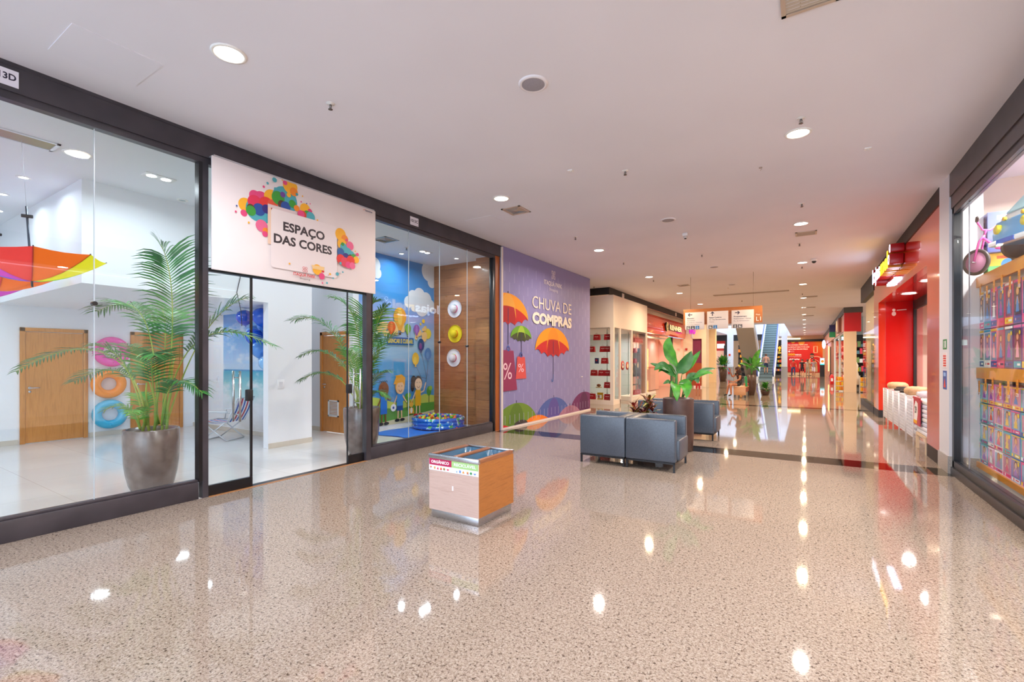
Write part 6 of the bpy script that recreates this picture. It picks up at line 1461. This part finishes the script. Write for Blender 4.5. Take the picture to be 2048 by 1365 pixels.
# ================================================================ THE FAR LEFT: WHITE KIOSK, RED STORE, ESCALATORS
KX = -5.60; KY = 15.50
t = struct_t('wall_kiosk', (KX, KY, 0)); M_KW = mat('efe2d8', .5)
MB().box(-8.6, KX, KY, KY+.06, 2.68, 3.80).box(KX-.06, KX, KY+.06, 19.55, 2.68, 3.80).box(-8.6, KX-.06, KY+.06, 19.55, 2.66, 2.70).build('upper_panel', M_KW, t, w=True)
MB().box(-8.6, KX, KY, KY+.45, 0, .15).box(KX-.9, KX, KY+.45, 16.25, 0, .15).box(KX-.55, KX, 17.6, 19.55, 0, .15).build('plinth', M_KW, t, w=True)
MB().box(KX-.12, KX, KY, KY+.12, .15, 2.68).box(KX-.06, KX, 16.18, 16.28, 0, 2.68).box(KX-.06, KX, 17.50, 17.60, 0, 2.68).box(KX-.06, KX, 19.47, 19.55, 0, 2.68).build('posts', M_KW, t, w=True)
MB().box(-8.6, KX-.6, 19.5, 19.55, 0, 2.68).box(-8.6, -8.55, KY, 19.55, 0, 2.68).build('inner_wall', mat('dfe8e8', .5), t, w=True)
t = struct_t('window_5', (KX, KY, 0))
MB().box(-8.6, KX-.12, KY+.02, KY+.03, .15, 2.68).build('glass_pane', GLASS, t, w=True); MB().box(KX-.03, KX-.02, KY+.12, 16.18, .15, 2.68).build('glass_pane', GLASS, t, w=True); MB().box(KX-.03, KX-.02, 17.6, 19.47, .15, 2.68).build('glass_pane', GLASS, t, w=True); MB().box(KX-.5, KX-.1, 17.45, 17.46, .02, 2.55).build('glass_door', GLASS, t, w=True)
for x, y in ((-6.6, 16.3), (-7.6, 17.6), (-6.4, 18.6)): lamp(x, y, 2.64, 14, (1, .96, .9), .15)
sh = thing('glass_shelving', 'glass shelves with red gift bags facing the corridor in the white kiosk window', 'shelf', (-6.6, 15.75, .15)); zs = [.57, .99, 1.42, 1.83, 2.25]
for z in zs: MB().box(-8.3, KX-.13, KY+.06, KY+.42, z-.01, z).build('glass_shelf', GLASS2, sh, w=True)
for x in (-5.98, -7.2): MB().use(mat('7a9a98', .3, .3)).box(x-.008, x+.008, KY+.40, KY+.42, .15, 2.66).build('upright', None, sh, w=True)
sh = thing('glass_shelving', 'glass shelves in the side window of the white kiosk', 'shelf', (KX-.25, 18.5, .15))
for z in zs: MB().box(KX-.42, KX-.06, 17.65, 19.45, z-.01, z).build('glass_shelf', GLASS2, sh, w=True)
for y in (18.4, 19.4): MB().use(mat('7a9a98', .3, .3)).box(KX-.43, KX-.41, y-.008, y+.008, .15, 2.66).build('upright', None, sh, w=True)
bag0 = None; RDB = mat('b01222', .4)
def giftbag(x, y, z, rz, lab, sc=1.0, group=None):
    global bag0
    if bag0 is None:
        bag0 = o = thing('gift_bag', lab, 'bag', (x, y, z), rz)
        b = MB().use(RDB); b.add([(-.125, -.05, 0), (.125, -.05, 0), (.125, .05, 0), (-.125, .05, 0), (-.11, -.04, .20), (.11, -.04, .20), (.11, .04, .20), (-.11, .04, .20)], [(0,3,2,1), (4,5,6,7), (0,1,5,4), (1,2,6,5), (2,3,7,6), (3,0,4,7)]); b.build('bag_body', None, o)
        MB().use(mat('8a1420', .5), True).tube([(-.04, -.043, .195)] + [(-.04+.08*k/6, -.043, .20+.05*sin(pi*k/6)) for k in range(1, 6)] + [(.04, -.043, .195)], .0035, 5).build('handle', None, o)
        A = Art((0, -.052, 0), (1, 0, 0), (0, .04, 1)); A.text('RENNER', -.065, .11, .13, .022, 'f0dcdc', bold=.03); A.rect(-.012, .012, .07, .078, 'e8b8b8'); A.build('bag_print', None, o)
    else: o = copy_tree(bag0, (x, y, z), rz, lab)
    o.scale = (sc, sc, sc)
    if group: o['group'] = group
    elif 'group' in o: del o['group']
def ux(u): return -5.69 - (1218-u)*.0180
rows = [(2.25, (1186, 1211)), (1.83, (1175, 1199, 1221)), (1.42, (1202,)), (.99, (1180, 1196, 1210)), (.57, (1208,)), (.15, (1176, 1210))]
names = ['top', 'second', 'third', 'fourth', 'fifth', 'bottom']
for i, (z, us) in enumerate(rows):
    for j, u in enumerate(us):
        x = min(ux(u), KX-.27); giftbag(x, KY+.17, z+.002, 0, 'red gift bag on the %s glass shelf of the kiosk front, %s from the hoarding' % (names[i], ORD[j]))
    for j in range(3): giftbag(-7.0-.45*j, KY+.2, z+.002, 0, 'red gift bag deep behind the hoarding in the kiosk front', 1, 'gift bags hidden behind the hoarding')
for z, n, lab in ((2.25, 4, 'top'), (1.83, 1, 'second'), (1.42, 1, 'third'), (.15, 3, 'bottom')):
    for j in range(n): giftbag(KX-.22, 18.6+.27*j, z+.002, pi/2, 'red gift bag, %s shelf of the kiosk side window, %s from the door' % (lab, ORD[j]), .95)
for y, z in ((15.85, .99), (15.85, .57), (15.80, .15), (16.05, .15)): giftbag(KX-.25, y, z+.002, pi/2, 'red gift bag beside the kiosk corner post, %s' % {.99: 'highest of its stack', .57: 'second highest', .15: 'on the plinth ' + ('near the post' if y < 16 else 'away from the post')}[z], .9)
def smallitem(name, lab, cat, x, y, z, w, d, h, c, art=None):
    t = thing(name, lab, cat, (x, y, z)); MB().use(mat(c, .4)).box(-w/2, w/2, -d/2, d/2, 0, h).build('package', None, t, bevel=.003)
    if art: A = Art((0, -d/2, 0), (1, 0, 0), (0, 0, 1)); art(A); A.build('package_print', None, t)
smallitem('gift_box', 'small dark blue box on the third shelf of the kiosk front', 'box', ux(1185), KY+.2, 1.421, .13, .08, .2, '26356e', lambda A: A.disc(0, .12, .035, 'c8303a'))
smallitem('book', 'yellow package with a white card on the bottom shelf of the kiosk front', 'package', ux(1191), KY+.25, .151, .2, .08, .24, 'c8980c', lambda A: (A.rect(-.09, .07, .04, .16, 'e8e8ec'), A.rect(-.07, -.01, .05, .15, 'a85a3a')))
smallitem('shoe_display', 'brown shoe display card on the fifth shelf of the kiosk front', 'shoe', ux(1189), KY+.2, .571, .19, .1, .03, 'e0b88a', None)
o = MB().use(mat('8a4a2a', .4), True).ball((0, 0, 0), 1, 14, 8, (.08, .04, .05)).build('leather_shoe', None); o.location = (ux(1189), KY+.2, .65); tag(o, 'brown leather shoe resting on its display card in the kiosk front', 'shoe')
for k, (z, c, l) in enumerate(((1.83, '3a3a44', 'dark bottle'), (.57, '8a7a6a', 'leaning grey framed card'))):
    smallitem('perfume_box', l + ' in the side window of the kiosk', 'package', KX-.22, 19.1, z+.001, .08, .12, .2, c)
t = thing('frisbee_display', 'round red and white disc hanging in the kiosk doorway', 'disc', (KX-.05, 16.6, 1.35)); MB().use(mat('b0202a', .4), True).tube([(-.012, 0, 0), (.012, 0, 0)], .17, 24).build('disc', None, t); A = Art((.013, 0, 0), (0, 1, 0), (0, 0, 1)); A.disc(0, 0, .10, 'f0e8d8'); A.disc(0, .02, .05, '3a5a9a'); A.build('disc_print', None, t); MB().use(mat('cccccc', .4), True).tube([(0, 0, .17), (0, 0, 1.31)], .002, 4).build('cord', None, t)
t = thing('frisbee_display', 'smaller red disc hanging beside the kiosk side window', 'disc', (KX-.04, 17.1, 1.33)); MB().use(mat('b82a2a', .4), True).tube([(-.01, 0, 0), (.01, 0, 0)], .15, 24).build('disc', None, t); A = Art((.011, 0, 0), (0, 1, 0), (0, 0, 1)); A.disc(0, 0, .09, 'e8d8b8'); A.build('disc_print', None, t); MB().use(mat('cccccc', .4), True).tube([(0, 0, .15), (0, 0, 1.33)], .002, 4).build('cord', None, t)
for y in (17.0, 25.4):
    t = thing('number_plate', 'small white number plate on the far dark beam, ' + ('above the white kiosk' if y < 20 else 'above the red store'), 'sign', (-5.765, y, 3.86)); MB().box(-5.77, -5.762, y-.12, y+.12, 3.85, 4.03).build('plate', mat('e8e0e0', .5), t, w=True)
# ---- red store
t = struct_t('wall_store_header', (-5.9, 24, 2.8)); b = MB().use(mat('d8361e', .12, coat=.8), True); N = 10; vs = []
for i in range(N+1):
    a = i/N; z = 2.76 + .86*a; x = -6.02 + .20*sin(pi*(1-a)*.62+.25)
    vs += [(x, 19.55, z), (x, 28.0, z)]
b.add(vs, [(2*i, 2*i+1, 2*i+3, 2*i+2) for i in range(N)]); b.box(-6.6, -6.02, 19.55, 28.0, 2.74, 2.76); b.build('curved_fascia', None, t, w=True)
MB().use(mat('b8a898', .5)).box(-6.1, -5.9, 19.55, 28, 3.62, 3.84).build('upper_band', None, t, w=True)
t = thing('shop_sign', 'raised letters RENNER with a round emblem on the curved red fascia', 'sign', (-5.8, 24.6, 3.1))
for nm, X, d, c in (('letter_returns', -5.84, .10, '1c1512'), ('letter_faces', -5.739, 0, 'f4e6b0')):
    A = Art((X, 0, 0), (0, 1, 0), (0, 0, 1)); A.text('RENNER', 24.0, 3.06, 2.7, .26, mat(c, .3, emit=0 if d else .5), bold=.05, depth=d)
    if d: A.build(nm, None, t, w=True)
    else: A.disc(23.55, 3.19, .22, 'f4e6b0'); A.disc(23.55, 3.19, .17, '8a6a2a'); A.ring(23.55, 3.19, .10, .04, 'f4e6b0', .6, 5.6); A.build(nm, None, t, w=True)
MB().use(mat('1c1512', .3), True).tube([(-5.84, 23.55, 3.19), (-5.74, 23.55, 3.19)], .22, 24).build('emblem', None, t, w=True)
struct('wall_store', MB().box(-7.4, -7.3, 19.55, 28, 0, 2.76).box(-7.3, -5.95, 27.9, 28.0, 0, 2.76), mat('f0c0b0', .5))
t = struct_t('window_6', (-6.0, 19.6, 0))
for y0, y1 in ((19.6, 21.2), (21.2, 22.3), (25.8, 27.6)): MB().box(-6.01, -6.0, y0+.01, y1-.01, .08, 2.74).build('glass_pane', GLASS, t, w=True)
MB().box(-6.05, -5.97, 19.55, 22.3, 0, .08).box(-6.05, -5.97, 25.8, 28, 0, .08).build('bottom_rail', M_WHITEP, t, w=True)
for x, y in ((-6.7, 20.5), (-6.7, 23.5), (-6.7, 26.5)): lamp(x, y, 2.72, 24, (1, .86, .74), .2)
struct('trim_14', MB().box(-6.35, -6.15, 20.9, 21.15, 0, 2.76), mat('5a4438', .4)); struct('trim_15', MB().box(-6.1, -6.0, 25.6, 25.72, 0, 2.76), M_BLACKM)
t = thing('framed_poster', 'black framed display panel inside the red store window', 'poster', (-7.0, 22.6, .9)); MB().use(M_BLACKM).box(-7.02, -6.98, 21.9, 23.3, .75, 1.95).build('frame', None, t, w=True); A = Art((-6.98, 0, 0), (0, 1, 0), (0, 0, 1)); A.rect(22.0, 23.2, .85, 1.85, '4a4038'); A.disc(22.4, 1.4, .12, 'c8a888'); A.disc(22.8, 1.3, .14, 'e0c8a8'); A.build('poster_print', None, t, w=True)
MB().use(M_STEEL, True).tube([(-7.0, 22.6, 0), (-7.0, 22.6, .76)], .02, 8).build('stand_pole', None, t, w=True)
t = thing('store_counter', 'pale pink counter inside the red store', 'counter', (-6.9, 24.2, 0)); MB().use(mat('f0b8a8', .4)).box(-7.1, -6.6, 23.6, 25.2, .02, 1.15).build('counter_body', None, t, w=True); MB().use(mat('e0705a', .3)).box(-7.12, -6.58, 23.58, 25.22, 1.15, 1.2).build('counter_top', None, t, w=True)
# cream portal with plum panel
struct('wall_portal_cream', MB().box(-5.95, -5.45, 28.0, 28.3, 0, CZ).box(-5.45, -4.95, 28.0, 28.3, 2.75, CZ).box(-4.95, -4.72, 28.0, 28.9, 0, CZ), M_CREAM)
struct('wall_plum', MB().box(-5.45, -4.95, 28.12, 28.2, 1.38, 2.75), mat('7a2a50', .5)); struct('wall_wood_panel', MB().box(-5.80, -4.95, 27.96, 28.12, .1, 1.38), M_WOODRED)
t = thing('hanging_sign', 'magenta and white lettered sign hanging below the direction sign', 'sign', (-5.5, 27.9, 2.95)); A = Art((0, 27.97, 0), (1, 0, 0), (0, 0, 1)); A.rect(-5.80, -5.64, 3.05, 3.40, 'dfe8f4'); A.text('VIVO', -5.64, 3.02, .36, .36, mat('c81ed8', .4, emit=.6), bold=.06); A.rect(-5.50, -5.38, 2.8, 3.0, 'dfe8f4'); A.build('sign_face', None, t, w=True)
tag(MB().use(mat('b81a1a', .4)).box(-5.83, -5.72, 27.94, 27.99, 2.10, 2.22).build('alarm_button', None, origin=(-5.77, 27.97, 2.1)), 'small dark red alarm box on the cream portal left of the plum panel', 'alarm')
# columns
def column(name, x0, x1, y0, y1, c, foot=None):
    struct(name, MB().box(x0, x1, y0, y1, foot or 0, CZ), mat(c, .5))
    if foot: struct('trim_'+name.split('_')[-1], MB().box(x0-.02, x1+.02, y0-.02, y1+.02, 0, foot), M_GRAN)
column('wall_column_cream', -5.72, -5.28, 35.0, 35.4, 'ecd2b0'); column('wall_column_granite', -5.98, -5.50, 46, 46.4, 'dfe4ea', .95); column('wall_column_white', -1.74, -1.31, 46, 46.4, 'e6e8ee', .98)
t = thing('fire_extinguisher', 'red fire extinguisher hung on the granite foot of the far column', 'extinguisher', (-5.82, 45.9, .28)); MB().use(mat('c81a1a', .3), True).lathe((0, 0, 0), [(.07, 0), (.08, .02), (.08, .45), (.05, .52), (.02, .55)], 16).build('cylinder', None, t); MB().use(M_BLACKM, True).tube([(0, 0, .54), (0, 0, .60), (.06, 0, .60)], .012, 6).tube([(.03, 0, .58), (.1, 0, .45), (.09, 0, .2)], .01, 6).build('valve_hose', None, t); MB().use(mat('1a7a3a', .4)).box(.03, .09, -.085, -.075, .15, .32).build('inspection_label', None, t)
tag(MB().use(mat('e0402a', .4)).box(-5.85, -5.70, 45.96, 45.99, 1.9, 2.1).build('fire_sign', None, origin=(-5.77, 45.97, 1.9)), 'small red fire sign on the far granite-footed column', 'sign')
# store backs in the distance
M_DK = mat('1a1614', .6)
struct('wall_far_store', MB().box(-11, -6.2, 52, 52.3, 2.5, 3.5), mat('b8201a', .4)); struct('wall_far_dark', MB().box(-11, -3.4, 52, 52.4, 3.5, CZ).box(-6.9, -6.3, 51.8, 52, 0, 3.6), M_DK); struct('wall_far_pink', MB().box(-11, -6.9, 52, 52.3, 0, 2.5), mat('e8b8a0', .5))
tag(Art((0, 51.98, 0), (1, 0, 0), (0, 0, 1)).rect(-7.7, -7.0, 2.75, 3.2, mat('d8e8e0', .4, emit=1.5)).build('lit_sign'), 'small white lit sign on the distant red store header', 'sign')
def goods(name, lab, x0, x1, y, zs_, cols, seed, dep=.3):
    t = thing(name, lab, 'shelf', ((x0+x1)/2, y+dep/2, 0)); MB().use(M_DK).box(x0, x1, y+dep, y+dep+.05, 0, 3.0).build('back_panel', None, t, w=True); R = random.Random(seed)
    b = MB().use(mat('3a2a20', .5)); g = MB()
    for z in zs_:
        b.box(x0, x1, y, y+dep, z-.03, z); x = x0+.03
        while x < x1-.08:
            w = R.uniform(.06, .16); g.use(mat(R.choice(cols), .5)); g.box(x, min(x+w, x1), y+.02, y+dep-.02, z, z+R.uniform(.15, .32)); x += w+.015
    b.build('shelf_boards', None, t, w=True); o = g.build('packed_goods', None, t, w=True); o['kind'] = 'stuff'; return t
goods('goods_shelf', 'dark shelf of orange and yellow goods behind the white escalator column', -3.4, -1.9, 56.2, (.4, .85, 1.3, 1.75, 2.2), ['e89a1e', '4a7a64', 'd8502a', '8a5a9a', 'c8b83a', '2a5a8a'], 2)
goods('goods_shelf', 'dark shelf of orange goods seen between the granite column and the sloping soffit', -5.6, -4.2, 50.5, (.3, .8, 1.3, 1.8, 2.3), ['f09a1e', 'e8b83a', 'f07a1e', '3a2a1e'], 3)
goods('goods_shelf', 'dark shelf with yellow goods left of the granite-footed column', -6.9, -6.1, 50.5, (.3, .8, 1.3, 1.8), ['f0a81e', 'e8c84a', '8a3a1e', '2a2018'], 4)
tag(Art((0, 56.499, 0), (1, 0, 0), (0, 0, 1)).poly([(-2.45, 2.85), (-2.3, 3.0), (-2.15, 2.85), (-2.2, 2.7), (-2.4, 2.7)], mat('f5a01e', .4, emit=1)).disc(-2.1, 3.02, .08, mat('f5a01e', .4, emit=1)).disc(-2.3, 2.58, .09, mat('f5a01e', .4, emit=1)).build('lit_logo'), 'orange lit emblem on the dark shop front beside the far white column', 'sign')
struct('wall_dark_front', MB().box(-3.6, -1.9, 56.5, 56.6, 2.4, 3.6), M_DK)
t = thing('cove_light', 'long warm cove light strip over the far red advertisement wall', 'light', (-1.5, 56.6, 3.72)); MB().use(glow('cove', (1, .75, .4), 7)).box(-2.6, -.45, 56.7, 56.8, 3.70, 3.80).build('light_strip', None, t, w=True); MB().use(M_CREAM).box(-2.62, -.43, 56.65, 57, 3.8, 3.84).build('housing', None, t, w=True)
# advertisement wall
A = Art((0, 57, 0), (1, 0, 0), (0, 0, 1)); A.clip = (-1.62, 1.48, .25, 3.45)
A.rect(-1.62, 1.48, .25, 3.45, 'c8140e')
for k in range(8): A.poly([(-.2+k*.2, 3.45), (1.48, 3.45), (1.48, 1.0+k*.22)], ['cc200e', 'd42c10', 'da3a10', 'e04a10', 'e65a10', 'ea6a12', 'ee7a14', 'f08818'][k])
A.disc(-1.1, 3.5, .2, 'f0a01e'); A.disc(-.35, 3.4, .28, 'e88a1a')
for j, (s_, w) in enumerate((('PRA CONHECER A NOVA LINHA', 1.75), ('GLOBOPLAY E SUA TV NA CASA', 1.9), ('TUDO PELO MELHOR PREÇO', 1.75))): A.text(s_, -1.55, 3.06-.22*j, w, .12, 'f4dccc', bold=.03)
A.disc(-1.45, 2.45, .1, 'f4e0d8'); A.text('plano', -1.3, 2.47, .3, .06, 'f0c8c0'); A.text('família', -1.3, 2.38, .3, .06, 'f0c8c0')
A.text('500', -1.55, 2.02, .62, .22, 'f5a81e', bold=.06); A.text('MEGA', -.9, 2.02, .55, .14, 'f8e8e0', bold=.03); A.line([(-1.55, 1.9), (-.35, 1.9)], .025, 'f0d0c8'); A.text('+', -1.0, 1.76, .06, .06, 'f0d0c8'); A.text('globoplay', -1.45, 1.58, .95, .13, 'ffffff', bold=.03)
A.line([(.72, 2.3), (.72, 2.95), (1.02, 2.95), (1.02, 2.3), (.72, 2.3)], .08, 'f4c898'); A.ring(.9, 1.3, .62, .07, 'f4c8a8', .2, pi); A.ring(.75, 1.1, .48, .05, 'e8a890', 0, pi)
A.poly([(.1, .3), (.15, 1.3), (.4, 1.55), (.75, 1.55), (1.0, 1.3), (1.05, .3)], 'c8a878'); A.poly([(.45, 1.55), (.7, 1.55), (.66, .9), (.5, .9)], 'd81a14'); A.disc(.57, 1.95, .17, 'a8684a', ry=.23); A.disc(.57, 1.84, .15, '2a1a16', ry=.16, a0=pi, a1=2*pi); A.disc(.57, 2.08, .19, '1c1210', ry=.15, a0=0, a1=pi); A.ring(.57, 1.86, .07, .03, 'f4f0ee', pi*1.15, pi*1.85)
A.rect(-1.62, 1.48, .25, .34, 'a81010'); o = A.build('advertisement_print'); o['kind'] = 'structure'
t = thing('screen_totem', 'black totem with a bright screen beside the far red advertisement', 'totem', (1.32, 52, 0)); MB().use(M_BLACK).box(1.13, 1.50, 52, 52.3, 0, 1.06).build('pedestal', None, t, w=True); MB().use(M_BLACK).box(1.13, 1.50, 52, 52.1, 1.06, 1.75).build('screen_case', None, t, w=True)
A = Art((0, 52, 0), (1, 0, 0), (0, 0, 1)); A.rect(1.15, 1.48, 1.1, 1.72, mat('bfe0f8', .3, emit=1.6)); A.disc(1.33, 1.42, .13, mat('d87a2a', .3, emit=.8)); A.rect(1.15, 1.48, 1.1, 1.2, mat('3ad0d8', .3, emit=1)); A.build('screen', None, t, w=True)
# ---- cafe tables far away
for k, (x, y) in enumerate(((-1.2, 54.6), (-.5, 55.2), (.3, 54.8))):
    t = thing('cafe_table', 'small dark cafe table in front of the far advertisement, %s from the left' % ORD[k], 'table', (x, y, 0)); MB().use(mat('3a1a14', .5), True).lathe((0, 0, 0), [(.2, 0), (.2, .02), (.03, .04), (.03, .72)], 14).build('pedestal', None, t); MB().use(mat('8a2a1e', .4), True).lathe((0, 0, .72), [(.3, 0), (.3, .03)], 18).build('table_top', None, t)
# ---- escalator
def escalator(name, lab, x0, x1, y0, rise, run, steps=True):
    t = thing(name, lab, 'escalator', ((x0+x1)/2, y0, 0)); n = 28; b = MB().use(mat('7f9294', .4, .4))
    b.box(x0+.12, x1-.12, y0-.9, y0, 0, .04)
    for k in range(n): b.box(x0+.12, x1-.12, y0+run*k/n, y0+run*(k+1)/n+.02, rise*(k+1)/n-.35, rise*(k+1)/n)
    b.build('steps', None, t, w=True)
    b = MB().use(mat('3f4a4c', .4))
    for k in range(n): b.box(x0+.12, x1-.12, y0+run*k/n-.004, y0+run*k/n, rise*(k+1)/n-.05, rise*(k+1)/n-.005)
    b.build('step_noses', None, t, w=True)
    for s_, x in ((-1, x0), (1, x1-.12)):
        MB().use(mat('e8ecf2', .3)).prism([(y0-.9, 0), (y0+.0, 0), (y0+run, rise-.5), (y0+run, rise+.25), (y0, .32), (y0-.9, .25)], (x, 0, 0), (0, 1, 0), (0, 0, 1), (1, 0, 0), .12).build('side_skirt', None, t, w=True)
        MB().use(GLASS2).prism([(y0-.8, .25), (y0, .3), (y0+run, rise+.25), (y0+run, rise+.95), (y0, 1.0), (y0-.8, .9)], (x+.05, 0, 0), (0, 1, 0), (0, 0, 1), (1, 0, 0), .012).build('glass_balustrade', None, t, w=True)
        MB().use(mat('2a3f9a', .4), True).tube([(x+.056, y0-.6, .3), (x+.056, y0-.95, .45), (x+.056, y0-1.0, .7), (x+.056, y0-.8, .93), (x+.056, y0, 1.02), (x+.056, y0+run, rise+1.0)], .045, 8).build('handrail', None, t, w=True)
    return t
escalator('escalator', 'escalator rising away with blue handrails and grey steps', -3.22, -2.02, 41.6, 6.2, 10.8)
t = thing('escalator_truss', 'beige sloping underside of the second escalator coming down beside the first', 'escalator', (-3.9, 44, 0))
MB().use(mat('b8a68c', .5)).prism([(47.2, 0), (46.0, 0), (38.4, 4.35), (38.4, 5.3), (47.2, .35)], (-4.48, 0, 0), (0, 1, 0), (0, 0, 1), (1, 0, 0), 1.2).build('truss_cladding', None, t, w=True)
for x in (-4.46, -3.34): MB().use(mat('2a3f9a', .4), True).tube([(x, 47.4, .9), (x, 46, 1.2), (x, 38.4, 5.6)], .045, 8).build('handrail', None, t, w=True)
for x in (-4.44, -3.32): MB().use(mat('e8eef4', .3)).prism([(47.2, .35), (46.8, .9), (38.4, 5.9), (38.4, 5.3)], (x, 0, 0), (0, 1, 0), (0, 0, 1), (1, 0, 0), .03).build('balustrade', None, t, w=True)
# ---- far right shops
t = struct_t('window_7', (1.7, 28.2, 0))
MB().box(1.72, 1.73, 28.3, 39.4, .25, 3.0).build('glass_pane', GLASS, t, w=True); MB().box(1.68, 1.8, 28.1, 39.4, 0, .25).box(1.68, 1.8, 33.9, 34.1, .25, 3.0).box(1.68, 1.8, 39.2, 39.4, .25, 3.0).box(1.68, 1.8, 28.1, 39.4, 2.95, 3.05).build('white_frame', mat('e8ecf0', .4), t, w=True)
goods('display_shelf', 'red shelf display behind the far white framed window', 1.95, 3.4, 41.5, (.4, .9, 1.4, 1.9, 2.4), ['d82a1a', 'e8503a', '3a2a2a', 'f0e0d8'], 6)
goods('display_shelf', 'colourful shelf display behind the cream column glass', 2.3, 4.9, 33.0, (.4, .9, 1.4, 1.9, 2.3), ['e83a5a', '5a8a9a', 'f0c83a', '7a9a5a', 'f0f0f4'], 7)
t = thing('roundel_sign', 'boxed cream roundel sign projecting from the far pink header', 'sign', (1.5, 31.2, 3.4)); MB().use(mat('8a5a4a', .4)).box(1.48, 1.66, 30.4, 32.6, 3.05, 3.78).build('sign_box', None, t, w=True); MB().use(mat('e8d0a8', .3, emit=.3), True).tube([(1.44, 31.5, 3.42), (1.48, 31.5, 3.42)], .3, 24).build('disc_face', None, t, w=True)
t = thing('blade_sign', 'small green and navy blade sign on the far right shop header', 'sign', (1.5, 36.5, 3.3)); MB().use(mat('2a2f6e', .4)).box(1.30, 1.62, 36.3, 36.4, 3.35, 3.8).build('navy_panel', None, t, w=True); MB().use(mat('1a8a5a', .4)).box(1.30, 1.62, 36.3, 36.4, 3.0, 3.35).build('green_panel', None, t, w=True)
t = thing('oval_sign', 'bright blue-white oval lit sign projecting at the far right', 'sign', (1.4, 50.5, 2.95)); MB().use(mat('a8c8ff', .3, emit=4), True).ball((0, 0, 0), .3, 14, 8, (.45, .3, 1.3)).build('lit_face', None, t); MB().use(M_BLACKM, True).tube([(.1, 0, 0), (.32, 0, 0)], .02, 6).build('bracket', None, t)
t = thing('neon_strip', 'upright yellow light strip at the edge of a far right shop', 'light', (1.62, 48, 0)); MB().use(glow('strip_yellow', (1, .8, .1), 3)).box(1.63, 1.69, 47.9, 48.0, .6, 2.7).build('light_tube', None, t, w=True)
struct('trim_16', MB().box(1.66, 1.70, 44.5, 45.3, 0, 2.6), M_DK)
t = thing('fire_extinguisher', 'red extinguisher standing on the floor by the far right shop window', 'extinguisher', (1.42, 36.0, 0)); MB().use(mat('d01a1a', .3), True).lathe((0, 0, 0), [(.11, 0), (.12, .02), (.12, .5), (.07, .6), (.03, .64)], 16).build('cylinder', None, t); MB().use(M_BLACKM, True).tube([(0, 0, .62), (0, 0, .7), (-.08, 0, .7), (-.13, 0, .5), (-.12, 0, .2)], .018, 6).build('valve_hose', None, t); MB().use(mat('e8e8e8', .4)).box(-.05, .05, -.125, -.115, .2, .4).build('label_plate', None, t)
for k, (x, y) in enumerate(((1.42, 28.2), (2.35, 27.7))):
    t = thing('snack_rack', 'wire rack of orange snack bags ' + ('left of the cream column' if k == 0 else 'right of the cream column'), 'rack', (x, y, 0)); b = MB().use(mat('e8e0d8', .4))
    for zz in (.05, .28, .51): b.box(-.16, .16, -.14, .14, zz, zz+.012)
    for sx in (-.16, .16): b.box(sx-.008, sx+.008, -.14, .14, 0, .8)
    b.build('rack_frame', None, t); R = random.Random(k)
    g = MB()
    for zz in (.065, .295, .525):
        for i in range(4): g.use(mat(R.choice(['f08a14', 'f5a81e', 'e86a14', 'f0c82a']), .3)); g.box(-.145+i*.075, -.08+i*.075, -.12, .1, zz, zz+.19)
    o = g.build('snack_bags', None, t, bevel=.01); o['kind'] = 'stuff'
t = thing('mannequin_display', 'pale mannequin with flowers in the far white framed window', 'display', (2.2, 30.5, .25)); MB().use(mat('f0d0b0', .4), True).lathe((0, 0, 0), [(.18, 0), (.2, .4), (.12, .75), (.16, 1.0), (.08, 1.2)], 16).build('torso_form', None, t); MB().use(M_LEAFD, True).ball((-.15, .1, .75), .14, 8, 6).build('greenery', None, t)
# ================================================================ SUB-PARTS: small fittings sit under the part that carries them
import re as _re
UNDER = {'soil': ('pot', 'planter'), 'box_print': ('carton',), 'side_print': ('carton',), 'front_print': ('carton',), 'tag_print': ('tag_card',), 'bubble_print': ('banner_cloth',), 'bag_print': ('bag_body',), 'handle': ('bag_body',),
    'level_print': ('timber_board',), 'ribs': ('canopy',), 'poster_print': ('frame',), 'lettering': ('plate',), 'print': ('plate',), 'board_print': ('board',), 'rocker': ('plate',), 'hat_band': ('straw_brim',), 'screen': ('screen_case',),
    'windscreen': ('upper_body',), 'headlight': ('upper_body',), 'indicator_lamp': ('upper_body',), 'number_panel': ('bumper',), 'inspection_label': ('cylinder',), 'label_print': ('label_strip',), 'package_print': ('package',), 'step_noses': ('steps',), 'photo_print': ('panel',)}
PAIR = {'panel_print': 'panel', 'armrest': 'armrest_tube', 'wheel_disc': ('front_wheel', 'rear_wheel'), 'axle': ('front_wheel', 'rear_wheel')}
_st = lambda n: _re.sub(r'\.\d+$', '', n)
_ch = {}
for o in bpy.data.objects:
    if o.parent is not None: _ch.setdefault(o.parent.name, []).append(o)
for o in [o for o in bpy.data.objects if o.type == 'EMPTY' and o.parent is None]:
    ks = _ch.get(o.name, []); by = {}
    for c in ks: by.setdefault(_st(c.name), []).append(c)
    for c in ks:
        for p in UNDER.get(_st(c.name), ()):
            if p in by: c.parent = by[p][0]; break
    for k, p in PAIR.items():
        ps = [x for q_ in ((p,) if isinstance(p, str) else p) for x in by.get(q_, [])]
        if len(ps) and len(by.get(k, [])) == len(ps):
            for a, c in zip(by[k], ps): a.parent = c
